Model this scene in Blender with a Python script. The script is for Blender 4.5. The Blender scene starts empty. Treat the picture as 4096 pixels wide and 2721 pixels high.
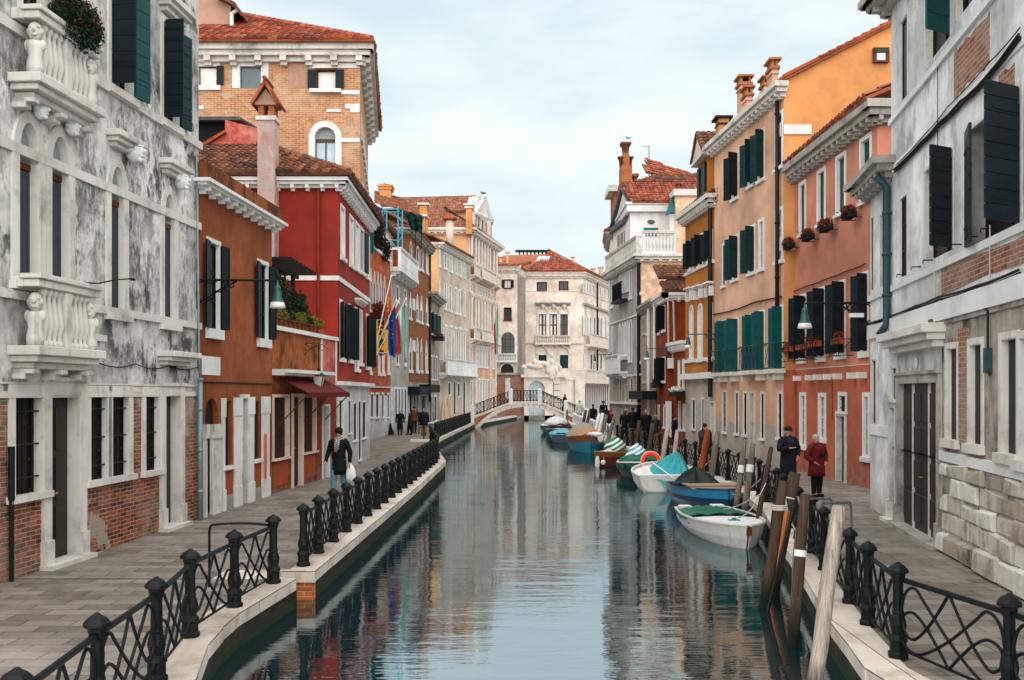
import bpy, bmesh, math, random
from mathutils import Vector, Matrix
random.seed(7)
C=bpy.context.scene.collection
F=3992.0; CX=2048.0; HY=1570.7; EYE=2.8; WZ=-0.45
RG=dict(A1=(0,0,1.7427),A2=(0,900,1.7427),A3=(0,1800,1.7024),A4=(780,0,2.2405),A5=(780,600,1.9595),A6=(780,1300,1.9595),
 B1=(1440,720,2.7033),B2=(1440,1200,2.6133),C1=(1960,960,2.9038),C4=(1850,1450,3.92),F5=(2400,500,2.614),F6=(2400,1000,2.09),
 E1=(2700,60,1.7422),E2=(2700,900,1.7422),D3=(3400,0,1.7428),D4=(3400,900,1.7428),D5=(3100,1700,1.5361),G6=(2150,1600,3.485),G7=(2500,1700,2.613),
 O=(0,0,0.57617))
def S(r,x,y):
    a,b,s=RG[r]; return a+x/s,b+y/s
def at(r,x,y,Y):            # photo measurement at a known depth -> world point
    sx,sy=S(r,x,y); return Vector(((sx-CX)/F*Y,Y,EYE+(HY-sy)/F*Y))
def gp(r,x,y,z=0):          # photo measurement on a horizontal level -> world point
    sx,sy=S(r,x,y); Y=F*(EYE-z)/(sy-HY); return Vector(((sx-CX)/F*Y,Y,z))
WO={}
def _reg(o,loc): WO[o.name]=Vector(loc)
def tag(o,label=None,cat=None,group=None,kind=None):
    if label:o['label']=label
    if cat:o['category']=cat
    if group:o['group']=group
    if kind:o['kind']=kind
    return o
def thing(name,loc,label,cat,group=None,rz=0):
    o=bpy.data.objects.new(name,None); C.objects.link(o); o.location=loc; o.rotation_euler=(0,0,rz)
    o.empty_display_size=.3; WO[o.name]=Vector(loc); return tag(o,label,cat,group)
class MB:
    def __init__(s): s.v=[]; s.f=[]; s.uv=None; s.mi=[]; s.cm=0
    def add(s,vs,fs):
        b=len(s.v); s.v+= [tuple(v) for v in vs]; s.f+=[tuple(b+i for i in f) for f in fs]; s.mi+=[s.cm]*len(fs); return s
    def quad(s,a,b,c,d): return s.add([a,b,c,d],[(0,1,2,3)])
    def hexa(s,p):  # p: 8 pts bottom 4, top 4
        return s.add(p,[(3,2,1,0),(4,5,6,7),(0,1,5,4),(1,2,6,5),(2,3,7,6),(3,0,4,7)])
    def box(s,x0,x1,y0,y1,z0,z1):
        return s.hexa([(x0,y0,z0),(x1,y0,z0),(x1,y1,z0),(x0,y1,z0),(x0,y0,z1),(x1,y0,z1),(x1,y1,z1),(x0,y1,z1)])
    def fb(s,f,u0,u1,z0,z1,w0,w1):
        P=f.P; return s.hexa([P(u0,z0,w0),P(u1,z0,w0),P(u1,z0,w1),P(u0,z0,w1),P(u0,z1,w0),P(u1,z1,w0),P(u1,z1,w1),P(u0,z1,w1)])
    def tube(s,pts,r,n=6,cap=True,rs=None):
        pts=[Vector(p) for p in pts]; rings=[]; up=Vector((0,0,1)); prev=None
        for i,p in enumerate(pts):
            t=(pts[min(i+1,len(pts)-1)]-pts[max(i-1,0)])
            if t.length<1e-6:t=Vector((0,0,1))
            t.normalize()
            if prev is None:
                a=up if abs(t.z)<.9 else Vector((1,0,0)); x=t.cross(a).normalized()
            else:
                x=prev-t*prev.dot(t)
                x=x.normalized() if x.length>1e-5 else t.cross(Vector((1,0,0))).normalized()
            prev=x; y=t.cross(x); rr=rs[i] if rs else r
            rings.append([p+(x*math.cos(2*math.pi*k/n)+y*math.sin(2*math.pi*k/n))*rr for k in range(n)])
        return s.loft(rings,cap)
    def loft(s,rings,cap=True):
        n=len(rings[0]); vs=[v for r in rings for v in r]; fs=[]
        for i in range(len(rings)-1):
            for k in range(n):
                fs.append((i*n+k,i*n+(k+1)%n,(i+1)*n+(k+1)%n,(i+1)*n+k))
        if cap: fs.append(tuple(range(n-1,-1,-1))); fs.append(tuple((len(rings)-1)*n+k for k in range(n)))
        return s.add(vs,fs)
    def lathe(s,c,prof,n=12,rib=0):
        c=Vector(c); rings=[]
        for r,z in prof:
            rings.append([c+Vector((math.cos(2*math.pi*k/n)*r*(1-(rib if k%2 else 0)),math.sin(2*math.pi*k/n)*r*(1-(rib if k%2 else 0)),z)) for k in range(n)])
        return s.loft(rings)
    def prism(s,poly,d):
        d=Vector(d); n=len(poly); a=[Vector(p) for p in poly]; b=[p+d for p in a]
        return s.add(a+b,[tuple(range(n-1,-1,-1)),tuple(range(n,2*n))]+[(i,(i+1)%n,n+(i+1)%n,n+i) for i in range(n)])
    def ell(s,c,rx,ry,rz,n=10,m=6,jit=0):
        c=Vector(c); rings=[]
        for j in range(m+1):
            a=-math.pi/2+math.pi*j/m; a=max(-1.5,min(1.5,a))
            rings.append([c+Vector((rx*math.cos(a)*math.cos(2*math.pi*k/n),ry*math.cos(a)*math.sin(2*math.pi*k/n),rz*math.sin(a)))*(1+jit*(random.random()-.5)) for k in range(n)])
        return s.loft(rings)
    def build(s,name,mat,parent=None,smooth=False,uv=None,bev=0,local=False,loc=None,rot=None,fixn=True):
        me=bpy.data.meshes.new(name)
        off=Vector((0,0,0))
        if parent is not None and not local: off=WO.get(parent.name,Vector((0,0,0)))
        if parent is None and not local and loc is None and s.v:
            xs=[v[0] for v in s.v]; ys=[v[1] for v in s.v]; zs=[v[2] for v in s.v]
            off=Vector(((min(xs)+max(xs))/2,(min(ys)+max(ys))/2,min(zs)))
        me.from_pydata([(v[0]-off.x,v[1]-off.y,v[2]-off.z) for v in s.v],[],s.f)
        if fixn:
            bm=bmesh.new(); bm.from_mesh(me)
            bmesh.ops.recalc_face_normals(bm,faces=bm.faces[:]); bm.to_mesh(me); bm.free()
        ms=mat if isinstance(mat,(list,tuple)) else [mat]
        for q in ms: me.materials.append(q)
        if len(ms)>1:
            for p,i in zip(me.polygons,s.mi): p.material_index=i
        ul=me.uv_layers.new(name='UVMap')
        for p in me.polygons:
            n=p.normal
            if uv is None:
                if abs(n.z)<.75:
                    l=math.hypot(n.x,n.y) or 1; tx,ty=-n.y/l,n.x/l
                    if abs(ty)>abs(tx):
                        if ty<0: tx,ty=-tx,-ty
                    elif tx<0: tx,ty=-tx,-ty
                    for li in p.loop_indices:
                        c=me.vertices[me.loops[li].vertex_index].co
                        ul.data[li].uv=((c.x+off.x)*tx+(c.y+off.y)*ty,c.z+off.z)
                else:
                    for li in p.loop_indices:
                        c=me.vertices[me.loops[li].vertex_index].co
                        ul.data[li].uv=(c.x+off.x,c.y+off.y)
            else:
                for li in p.loop_indices: ul.data[li].uv=uv[me.loops[li].vertex_index]
            if smooth:p.use_smooth=True
        o=bpy.data.objects.new(name,me); C.objects.link(o)
        if parent is not None: o.parent=parent
        if loc is not None: o.location=loc
        elif parent is None: o.location=off
        if rot is not None: o.rotation_euler=rot
        WO[o.name]=off if not local else Vector((0,0,0))
        if bev:
            b=o.modifiers.new('bevel','BEVEL'); b.width=bev; b.segments=1; b.limit_method='ANGLE'
        return o
# ---------- materials
MT={}
def hexc(h):
    c=[int(h[i:i+2],16)/255 for i in (0,2,4)]
    return tuple([(x/12.92 if x<=.04045 else ((x+.055)/1.055)**2.4) for x in c]+[1])
def _new(name):
    m=bpy.data.materials.new(name); m.use_nodes=True; nt=m.node_tree; b=nt.nodes['Principled BSDF']; return m,nt,b
class G:
    def __init__(s,nt): s.nt=nt
    def n(s,t,ins=None,**kw):
        x=s.nt.nodes.new(t)
        for k,v in kw.items(): setattr(x,k,v)
        if ins:
            for k,v in ins.items():
                sk=x.inputs[k]
                if hasattr(v,'is_output'): s.nt.links.new(v,sk)
                else: sk.default_value=v
        return x
    def uv(s,sx=1,sy=1): 
        t=s.n('ShaderNodeUVMap'); return s.n('ShaderNodeMapping',{'Vector':t.outputs[0],'Scale':(sx,sy,1)}).outputs[0]
    def oc(s,sx=1,sy=1,sz=1):
        t=s.n('ShaderNodeTexCoord'); return s.n('ShaderNodeMapping',{'Vector':t.outputs['Object'],'Scale':(sx,sy,sz)}).outputs[0]
    def noise(s,vec,sc,det=5,ro=.6): return s.n('ShaderNodeTexNoise',{'Vector':vec,'Scale':sc,'Detail':det,'Roughness':ro}).outputs[0]
    def ramp(s,f,a,b): return s.n('ShaderNodeMapRange',{'Value':f,'From Min':a,'From Max':b}).outputs[0]
    def mul(s,a,b): return s.n('ShaderNodeMath',{0:a,1:b},operation='MULTIPLY').outputs[0]
    def math(s,op,a,b=0): return s.n('ShaderNodeMath',{0:a,1:b},operation=op).outputs[0]
    def mix(s,f,a,b,bl='MIX'):
        x=s.nt.nodes.new('ShaderNodeMix'); x.data_type='RGBA'; x.blend_type=bl
        for k,v in ((0,f),(6,a),(7,b)):
            if hasattr(v,'is_output'): s.nt.links.new(v,x.inputs[k])
            else: x.inputs[k].default_value=v
        return x.outputs[2]
    def bump(s,h,st,b,dist=.02):
        x=s.n('ShaderNodeBump',{'Height':h,'Strength':st,'Distance':dist}); s.nt.links.new(x.outputs[0],b.inputs['Normal'])
    def L(s,a,b): s.nt.links.new(a,b)
def sc(c,k): return (c[0]*k,c[1]*k,c[2]*k,1)
def plain(name,h,rough=.7,var=.18,vs=6,metal=0,k=1.0,bump=.15):
    m,nt,b=_new(name); g=G(nt); c=sc(hexc(h),k)
    o=g.oc(); n=g.noise(o,vs); col=g.mix(g.ramp(n,.3,.7),sc(c,1-var),sc(c,1+var*.6)); g.L(col,b.inputs['Base Color'])
    b.inputs['Roughness'].default_value=rough; b.inputs['Metallic'].default_value=metal; b.inputs['Specular IOR Level'].default_value=.5 if rough<.42 else .2
    if bump: g.bump(g.noise(o,vs*8,3),bump,b,.01)
    MT[name]=m; return m
def plaster(name,h,stain='3a2a22',amt=.35,streak=.5,k=1.0,dark2=None,peel=None,pamt=.0,rough=.9,sz=.6,grime=.18,mould=0,damp=.45):
    m,nt,b=_new(name); g=G(nt); c=sc(hexc(h),k); st=hexc(stain); u=g.uv(); us=g.uv(3.2,.35)
    big=g.noise(u,.35,4); col=g.mix(g.ramp(big,.36,.64),sc(c,.68),sc(c,1.14))
    med=g.noise(u,2.1,6,.65); col=g.mix(g.mul(g.ramp(med,.46,.72),grime*3),col,sc(st,1.6))
    s1=g.noise(us,1.0,6,.7); s2=g.noise(u,sz,3)
    f=g.mul(g.mul(g.ramp(s1,.48,.72),g.ramp(s2,.42,.66)),streak); col=g.mix(f,col,st)
    if amt:
        p=g.noise(g.uv(1.3,.7),1.35,8,.72); p2=g.noise(u,.45,2); f2=g.mul(g.mul(g.ramp(p,.5,.57),g.ramp(p2,.38,.6)),amt); col=g.mix(f2,col,sc(st,.9) if not dark2 else hexc(dark2))
    if peel:
        bt=g.n('ShaderNodeTexBrick',{'Vector':u,'Color1':sc(hexc(peel),1),'Color2':sc(hexc(peel),.5),'Mortar':(.32,.29,.25,1),'Scale':1.0,'Mortar Size':.012,'Brick Width':.26,'Row Height':.075})
        f3=g.math('GREATER_THAN',g.noise(u,.55,5,.6),pamt); col=g.mix(f3,col,bt.outputs[0])
    if damp:
        zd=g.n('ShaderNodeSeparateXYZ',{0:u}).outputs[1]; zd=g.math('ADD',zd,g.mul(g.noise(g.uv(1.2,.8),1.4,6,.7),1.6)); col=g.mix(g.mul(g.ramp(zd,1.75,.95),damp),col,g.mix(g.ramp(g.noise(u,3,5,.7),.4,.6),hexc('8d857c'),sc(st,1.2)))
    if mould:
        q=g.noise(g.uv(3.4,1.7),2.4,9,.8); q2=g.noise(g.uv(.8,.45),1.0,3); zz=g.n('ShaderNodeSeparateXYZ',{0:u}).outputs[1]; bd=g.math('ADD',.38,g.mul(.62,g.mul(g.ramp(zz,3.9,4.7),g.math('SUBTRACT',1.0,g.ramp(zz,7.6,9.2))))); f4=g.mul(g.mul(g.ramp(g.math('ADD',g.mul(q,.6),g.mul(q2,.45)),.5,.62),.9),bd); col=g.mix(f4,col,hexc('3a3b39'))
    fine=g.noise(u,28,3); col=g.mix(.12,col,g.mix(fine,(0,0,0,1),(1,1,1,1)),'OVERLAY')
    g.L(col,b.inputs['Base Color']); b.inputs['Roughness'].default_value=rough
    b.inputs['Specular IOR Level'].default_value=.2
    g.bump(g.mix(.35,g.noise(u,9,6),med),.35,b,.03); MT[name]=m; return m
def brick(name,c1,c2,mort,k=1.0,w=.27,h=.075,stain='1c1512',amt=.4,patch=None,pth=.62,bump=.6):
    m,nt,b=_new(name); g=G(nt); u=g.uv(); wob=g.n('ShaderNodeVectorMath',{0:u,1:g.n('ShaderNodeVectorMath',{0:g.n('ShaderNodeTexNoise',{'Vector':u,'Scale':3.0}).outputs[1],1:(.035,.035,0)},operation='MULTIPLY').outputs[0]},operation='ADD').outputs[0]
    bt=g.n('ShaderNodeTexBrick',{'Vector':wob,'Color1':sc(hexc(c1),k),'Color2':sc(hexc(c2),k),'Mortar':sc(hexc(mort),k),'Scale':1.0,'Mortar Size':.009,'Mortar Smooth':.4,'Bias':0,'Brick Width':w,'Row Height':h})
    col=bt.outputs[0]; bg=g.noise(u,.6,5); col=g.mix(g.mul(g.ramp(bg,.42,.7),.55),col,sc(hexc(mort),k*.9))
    f=g.noise(u,3,6,.7); col=g.mix(g.mul(g.ramp(f,.5,.72),amt),col,hexc(stain))
    if patch: col=g.mix(g.ramp(g.noise(u,.5,6,.62),pth,pth+.02),col,sc(hexc(patch),k))
    if name=='bk_quay': zq=g.math('ADD',g.n('ShaderNodeSeparateXYZ',{0:u}).outputs[1],g.mul(g.noise(g.uv(2,1),2,5,.7),.25)); col=g.mix(g.ramp(zq,-.12,-.28),col,hexc('1c2a16'))
    g.L(col,b.inputs['Base Color']); b.inputs['Roughness'].default_value=.92; b.inputs['Specular IOR Level'].default_value=.2
    g.bump(g.mix(.3,g.math('SUBTRACT',1.0,bt.outputs[1]),g.noise(u,20,4)),bump,b,.03); MT[name]=m; return m
def tiles(name,cs,k=1.0):
    m,nt,b=_new(name); g=G(nt); t=g.n('ShaderNodeUVMap'); fl=g.n('ShaderNodeVectorMath',{0:t.outputs[0]},operation='FLOOR')
    wn=g.n('ShaderNodeTexWhiteNoise',{'Vector':fl.outputs[0]}); cr=g.n('ShaderNodeValToRGB',{'Fac':wn.outputs[0]})
    e=cr.color_ramp.elements; e[0].color=sc(hexc(cs[0]),k); e[1].color=sc(hexc(cs[-1]),k)
    for i,c in enumerate(cs[1:-1]):
        x=e.new((i+1)/(len(cs)-1)); x.color=sc(hexc(c),k)
    n=g.noise(g.oc(),1.3,6,.7); col=g.mix(g.mul(g.ramp(n,.46,.68),.6),cr.outputs[0],hexc('241a15'))
    n2=g.noise(g.oc(),9,4,.7); col=g.mix(g.mul(g.ramp(n2,.5,.75),.35),col,hexc('8a8272'))
    g.L(col,b.inputs['Base Color']); b.inputs['Roughness'].default_value=.9; MT[name]=m; return m
def stone(name,h,dirt='2e2c28',amt=.45,k=1.0,blocks=None,rough=.8,bump=.35):
    m,nt,b=_new(name); g=G(nt); c=sc(hexc(h),k); u=g.uv(); n=g.noise(u,1.1,7,.68); col=g.mix(g.ramp(g.noise(u,.5,3),.35,.65),sc(c,.85),sc(c,1.08))
    hh=n
    if blocks:
        bt=g.n('ShaderNodeTexBrick',{'Vector':u,'Color1':(1,1,1,1),'Color2':(.72,.7,.68,1),'Mortar':(.12,.11,.1,1),'Scale':1.0,'Mortar Size':blocks[2],'Mortar Smooth':.3,'Brick Width':blocks[0],'Row Height':blocks[1]})
        col=g.mix(1.0,col,bt.outputs[0],'MULTIPLY'); hh=g.mix(.6,g.math('SUBTRACT',1.0,bt.outputs[1]),n)
    col=g.mix(g.mul(g.ramp(n,.5,.68),amt),col,hexc(dirt)); col=g.mix(g.mul(g.ramp(g.noise(g.uv(6,.5),1,5),.55,.75),amt*.6),col,hexc(dirt))
    g.L(col,b.inputs['Base Color']); b.inputs['Roughness'].default_value=rough; b.inputs['Specular IOR Level'].default_value=.25
    g.bump(hh,bump,b,.03); MT[name]=m; return m
def glass(name,h='0b1014',rough=.12):
    m,nt,b=_new(name); g=G(nt); g.L(g.mix(g.noise(g.oc(),1.2,2),sc(hexc(h),.6),sc(hexc(h),1.6)),b.inputs['Base Color']); b.inputs['Roughness'].default_value=rough
    g.bump(g.noise(g.oc(),1.5,2),.08,b,.05); MT[name]=m; return m
def polemat(name,h,k=1.0):
    m,nt,b=_new(name); g=G(nt); c=sc(hexc(h),k); n=g.noise(g.uv(26,1.2),1,6,.75); n2=g.noise(g.uv(6,2),1,4,.7)
    col=g.mix(g.ramp(n,.35,.65),sc(c,.4),sc(c,1.45)); col=g.mix(g.mul(g.ramp(n2,.55,.7),.5),col,sc(c,.3))
    z=g.n('ShaderNodeSeparateXYZ',{0:g.uv()}).outputs[1]; zn=g.math('ADD',z,g.mul(g.noise(g.uv(5,2),2),.35)); col=g.mix(g.ramp(zn,.25,-.12),col,hexc('141a12'))
    g.L(col,b.inputs['Base Color']); b.inputs['Roughness'].default_value=.9; b.inputs['Specular IOR Level'].default_value=.15; g.bump(n,1.0,b,.03); MT[name]=m; return m
def planks(name,h,k=1.0,rough=.6,h2=None):
    m,nt,b=_new(name); g=G(nt); c=sc(hexc(h),k); u=g.uv(1,1); n=g.noise(g.uv(14,.8),1,5,.7)
    col=g.mix(n,sc(c,.55),sc(c,1.5) if not h2 else hexc(h2)); col=g.mix(g.mul(g.ramp(g.noise(g.oc(),2.2,6,.7),.55,.7),.4),col,sc(c,.4))
    g.L(col,b.inputs['Base Color']); b.inputs['Roughness'].default_value=rough; g.bump(n,.4,b,.01); MT[name]=m; return m
# ---------- facade helper
class Fac:
    def __init__(s,A,B,cen):
        s.A=Vector((A[0],A[1])); s.B=Vector((B[0],B[1])); s.L=(s.B-s.A).length; s.d=(s.B-s.A)/s.L
        n=Vector((s.d.y,-s.d.x))
        if n.dot(s.A-Vector(cen))<0:n=-n
        s.n=n; s.holes=[]
    def P(s,u,z,w=0): q=s.A+s.d*u+s.n*w; return Vector((q.x,q.y,z))
    def hit(s,sx,sy,w=0):
        k=(sx-CX)/F; A=s.A+s.n*w; t=A.dot(s.n)/(k*s.n.x+s.n.y); p=Vector((k*t,t)); return (p-A).dot(s.d),EYE+(HY-sy)/F*t
    def r(s,reg,x0,x1,yt,yb,w=0,side='l'):
        sx0,_=S(reg,x0,0); sx1,_=S(reg,x1,0)
        xr=x0 if side=='l' else x1
        u0,zt=s.hit(*S(reg,xr,yt),w=w)
        if isinstance(yb,tuple): _,zb=s.hit(*S(yb[0],yb[1],yb[2]),w=w)
        else: _,zb=s.hit(*S(reg,xr,yb),w=w)
        a=s.hit(sx0,HY,w)[0]; b=s.hit(sx1,HY,w)[0]
        return min(a,b),max(a,b),zb,zt
def shutter(par,f,uh,dr,w0,L,z0,z1,ang,mat,pl=0,name='shutter',mats=None):
    a=math.radians(ang); du=dr*math.cos(a); dw=math.sin(a); t=.045
    if ang>90: w0+=t
    P=f.P
    def pt(s,z,k): # s along leaf, k thickness
        return P(uh+du*s-dr*dw*k*1.0*0+(-dw*dr)*k, z, w0+dw*s+(math.cos(a))*k)
    m=MB(); nb=pl or 1
    if nb<2:
        for (a0,a1,b0,b1,k0,k1) in ((0,L,z0,z1,.008,t-.008),(0,.06,z0,z1,0,t),(L-.06,L,z0,z1,0,t),(.06,L-.06,z0,z0+.08,0,t),(.06,L-.06,z1-.08,z1,0,t),(.06,L-.06,(z0+z1)/2-.04,(z0+z1)/2+.04,0,t)):
            m.hexa([pt(a0,b0,k0),pt(a1,b0,k0),pt(a1,b0,k1),pt(a0,b0,k1),pt(a0,b1,k0),pt(a1,b1,k0),pt(a1,b1,k1),pt(a0,b1,k1)])
    else:
        h=(z1-z0)/nb
        for i in range(nb):
            b0=z0+i*h+.008; b1=z0+(i+1)*h-.004
            m.hexa([pt(0,b0,0),pt(L,b0,0),pt(L,b0,t),pt(0,b0,t),pt(0,b1,0),pt(L,b1,0),pt(L,b1,t),pt(0,b1,t)])
        m.hexa([pt(.02,z0,.012),pt(L-.02,z0,.012),pt(L-.02,z0,t-.012),pt(.02,z0,t-.012),pt(.02,z1,.012),pt(L-.02,z1,.012),pt(L-.02,z1,t-.012),pt(.02,z1,t-.012)])
        for zz in (z0+(z1-z0)*.15,z0+(z1-z0)*.8):
            m.hexa([pt(0,zz,-.012),pt(L*.8,zz,-.012),pt(L*.8,zz,t+.01),pt(0,zz,t+.01),pt(0,zz+.04,-.012),pt(L*.8,zz+.04,-.012),pt(L*.8,zz+.04,t+.01),pt(0,zz+.04,t+.01)])
    return m.build(name,mat,par)
def archpts(u0,u1,zs,rise,n=12,pt=False):
    c=(u0+u1)/2; R=(u1-u0)/2; out=[]
    for i in range(n+1):
        a=math.pi-math.pi*i/n
        if pt: # pointed arch
            t=i/n; x=u0+(u1-u0)*t; q=abs(2*t-1); out.append((x,zs+rise*(1-q**1.6)))
        else: out.append((c+R*math.cos(a),zs+rise*math.sin(a)))
    return out
class Bldg:
    def __init__(s,name,label,cat,poly,H,bands,group=None,z0=-.3):
        s.poly=[Vector(p) for p in poly]; c=sum(s.poly,Vector((0,0)))/len(poly); s.c=c; s.H=H; s.z0=z0
        s.o=thing(name,(s.poly[0].x,s.poly[0].y,0),label,cat,group)
        s.f=[Fac(s.poly[i],s.poly[(i+1)%len(poly)],c) for i in range(len(poly))]
        s.bands=bands
    def win(s,i,reg,x0,x1,yt,yb,side='l',**k):
        f=s.f[i]; u0,u1,z0,z1=f.r(reg,x0,x1,yt,yb,side=side); return s.w(i,u0,u1,z0,z1,**k)
    def w(s,i,u0,u1,z0,z1,fr='stone',fw=.12,fp=.03,sill=.1,sh=None,ang=170,pl=0,shm='sh_green',pane='glass',dep=.2,arch=0,pt=False,mull='wood_d',mw=.03,grid=(1,2),grille=0,lun=None,name='window',fill=None,lintel=0,closed=0,nosh='',leafk=.5,spand=True,curt=None):
        f=s.f[i]; u0=max(u0,.03); u1=min(u1,f.L-.03); vc=f.A+f.d*(u0+u1)/2; tt=abs(vc.dot(f.n))/max(.001,abs(vc.dot(f.d))); dep=max(.03,min(dep,.4*(u1-u0)*tt)); fp=max(.008,min(fp,.14*(u1-u0)*tt)); f.holes.append((u0,u1,z0,z1,dep)); m=MB(); zt=z1
        ah=0
        if arch:
            ah=(u1-u0)/2 if arch is True else arch; zs=z1-ah; pts=archpts(u0,u1,zs,ah,pt=pt)
        if fw:
            g=.004
            zt_=z1 if not arch else zs; g=.012
            m.fb(f,u0-fw,u0,z0,zt_,-.02,fp); m.fb(f,u1,u1+fw,z0,zt_,-.02,fp); m.fb(f,u0-.004,u0+g,z0,zt_,-dep,fp-.004); m.fb(f,u1-g,u1+.004,z0,zt_,-dep,fp-.004); g=0
            if not arch: m.fb(f,u0-fw,u1+fw,z1,z1+fw,-.02,fp); m.fb(f,u0+.012,u1-.012,z1-.012,z1+.004,-dep,fp-.004)
            else:
                po=archpts(u0-fw,u1+fw,zs,ah+fw,pt=pt)
                for j in range(len(pts)-1):
                    a,b,c,d=pts[j],pts[j+1],po[j+1],po[j]
                    m.hexa([f.P(a[0],a[1]-.006,-dep),f.P(b[0],b[1]-.006,-dep),f.P(c[0],c[1],-.02),f.P(d[0],d[1],-.02),f.P(a[0],a[1]-.006,fp),f.P(b[0],b[1]-.006,fp),f.P(c[0],c[1],fp),f.P(d[0],d[1],fp)])
            if lintel: m.fb(f,u0-fw-.06,u1+fw+.06,z1+fw,z1+fw+lintel,-.02,fp+.12)
        if sill: m.fb(f,u0-fw-.04,u1+fw+.04,z0-sill,z0+.004,-.05,fp+.07)
        if not m.v: m.fb(f,u0,u1,z0,z0+.02,-dep,-dep+.05)
        W=m.build(name,MT[fr],s.o)
        if arch and spand:
            q=MB()
            for a,b in zip(pts[:-1],pts[1:]):
                q.hexa([f.P(a[0],a[1],-dep),f.P(b[0],b[1],-dep),f.P(b[0],z1,-dep),f.P(a[0],z1,-dep),f.P(a[0],a[1],0),f.P(b[0],b[1],0),f.P(b[0],z1,0),f.P(a[0],z1,0)])
            q.build('spandrel',MT[fill] if fill else s.bands[-1][2],W)
        if pane:
            q=MB(); q.fb(f,u0,u1,z0,z1,-dep-.05,-dep); q.build('pane',MT[pane],W)
        if curt:
            q=MB(); q.fb(f,u0+.05,u1-.05,z0+(z1-z0)*curt[1],z0+(z1-z0)*curt[2],-dep+.02,-dep+.035); q.build('curtain',MT[curt[0]],W)
        if lun:
            q=MB(); q.fb(f,u0,u1,zs-.02,z1,-dep-.01,-dep+.015); q.build('lunette',MT[lun],W)
            q=MB(); q.fb(f,u0,u1,zs-.12,zs-.02,-dep-.01,-dep+.03); q.build('transom',MT['wood_b'],W)
            zt=zs-.12
        if mull and not closed:
            q=MB(); t=mw; nx,nz=grid; a,b=-dep-.01,-dep+min(.04,dep*.5)
            for e0,e1 in ((u0,u0+.02+mw),(u1-.02-mw,u1)): q.fb(f,e0,e1,z0,zt,a,b)
            for e0,e1 in ((z0,z0+.06),(zt-.06,zt)): q.fb(f,u0+.05,u1-.05,e0,e1,a,b)
            for j in range(1,nx+1): x=u0+(u1-u0)*j/(nx+1); q.fb(f,x-t,x+t,z0+.06,zt-.06,a,b-.005)
            for j in range(1,nz+1): x=z0+(zt-z0)*j/(nz+1); q.fb(f,u0+.05,u1-.05,x-t*.7,x+t*.7,a,b-.01)
            q.build('sash',MT[mull],W)
        if grille:
            q=MB(); n=max(2,int((u1-u0)/.13))
            for j in range(1,n): x=u0+(u1-u0)*j/n; q.tube([f.P(x,z0,-dep*.3),f.P(x,z1,-dep*.3)],.011,5)
            nn=max(2,int((z1-z0)/.45))
            for j in range(nn): x=z0+(z1-z0)*(j+.5)/nn; q.tube([f.P(u0-.02,x,-dep*.25),f.P(u1+.02,x,-dep*.25)],.014,5)
            q.build('grille',MT['iron'],W)
        if closed:
            L=(u1-u0)/2-.006
            for d,uh in ((1,u0+.003),(-1,u1-.003)): shutter(W,f,uh,d,-dep-.03,L,z0+.02,zt-.02,0,MT[shm],pl)
        elif sh:
            L=(u1-u0)*leafk
            for d,uh,nm in ((1,u0,'n'),(-1,u1,'f')):
                if nm in nosh: continue
                shutter(W,f,uh-d*.01,d,fp+.01,L,z0+.02,zt-.01,ang if not isinstance(ang,tuple) else ang[0 if nm=='n' else 1],MT[shm if isinstance(shm,str) else shm[0 if nm=='n' else 1]],pl)
        return W
    def box(s,i,reg,x0,x1,yt,yb,w1,name,mat,w0=0,side='l',par=None):
        f=s.f[i]; u0,u1,z0,z1=f.r(reg,x0,x1,yt,yb,side=side); m=MB(); m.fb(f,u0,u1,z0,z1,w0,w1); return m.build(name,MT[mat],par or s.o)
    def string(s,i,z,h=.12,w=.06,mat='stone',u0=0,u1=None,name='string_course'):
        f=s.f[i]; m=MB(); m.fb(f,u0-(w if u0==0 else 0),(f.L+w) if u1 is None else u1,z,z+h,-.02,w); return m.build(name,MT[mat],s.o)
    def cornice(s,idx,z,proj=.4,h=.35,mat='stone',dent=.5,dw=.12,name='cornice',dh=.12):
        m=MB()
        for i in idx:
            f=s.f[i]; a=-proj; b=f.L+proj
            m.fb(f,a,b,z+h*.62,z+h,-.05,proj); m.fb(f,a+proj*.25,b-proj*.25,z+h*.3,z+h*.62,-.05,proj*.75); m.fb(f,a+proj*.6,b-proj*.6,z,z+h*.3,-.05,proj*.35)
            if dent:
                n=max(2,int(f.L/dent))
                for j in range(n+1):
                    u=f.L*j/n; m.fb(f,u-dw/2,u+dw/2,z+h*.3-dh,z+h*.3-.004,0,proj*.72); m.fb(f,u-dw/2,u+dw/2,z+h*.3-dh*1.7,z+h*.3-dh,0,proj*.4)
        return m.build(name,MT[mat],s.o)
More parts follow.
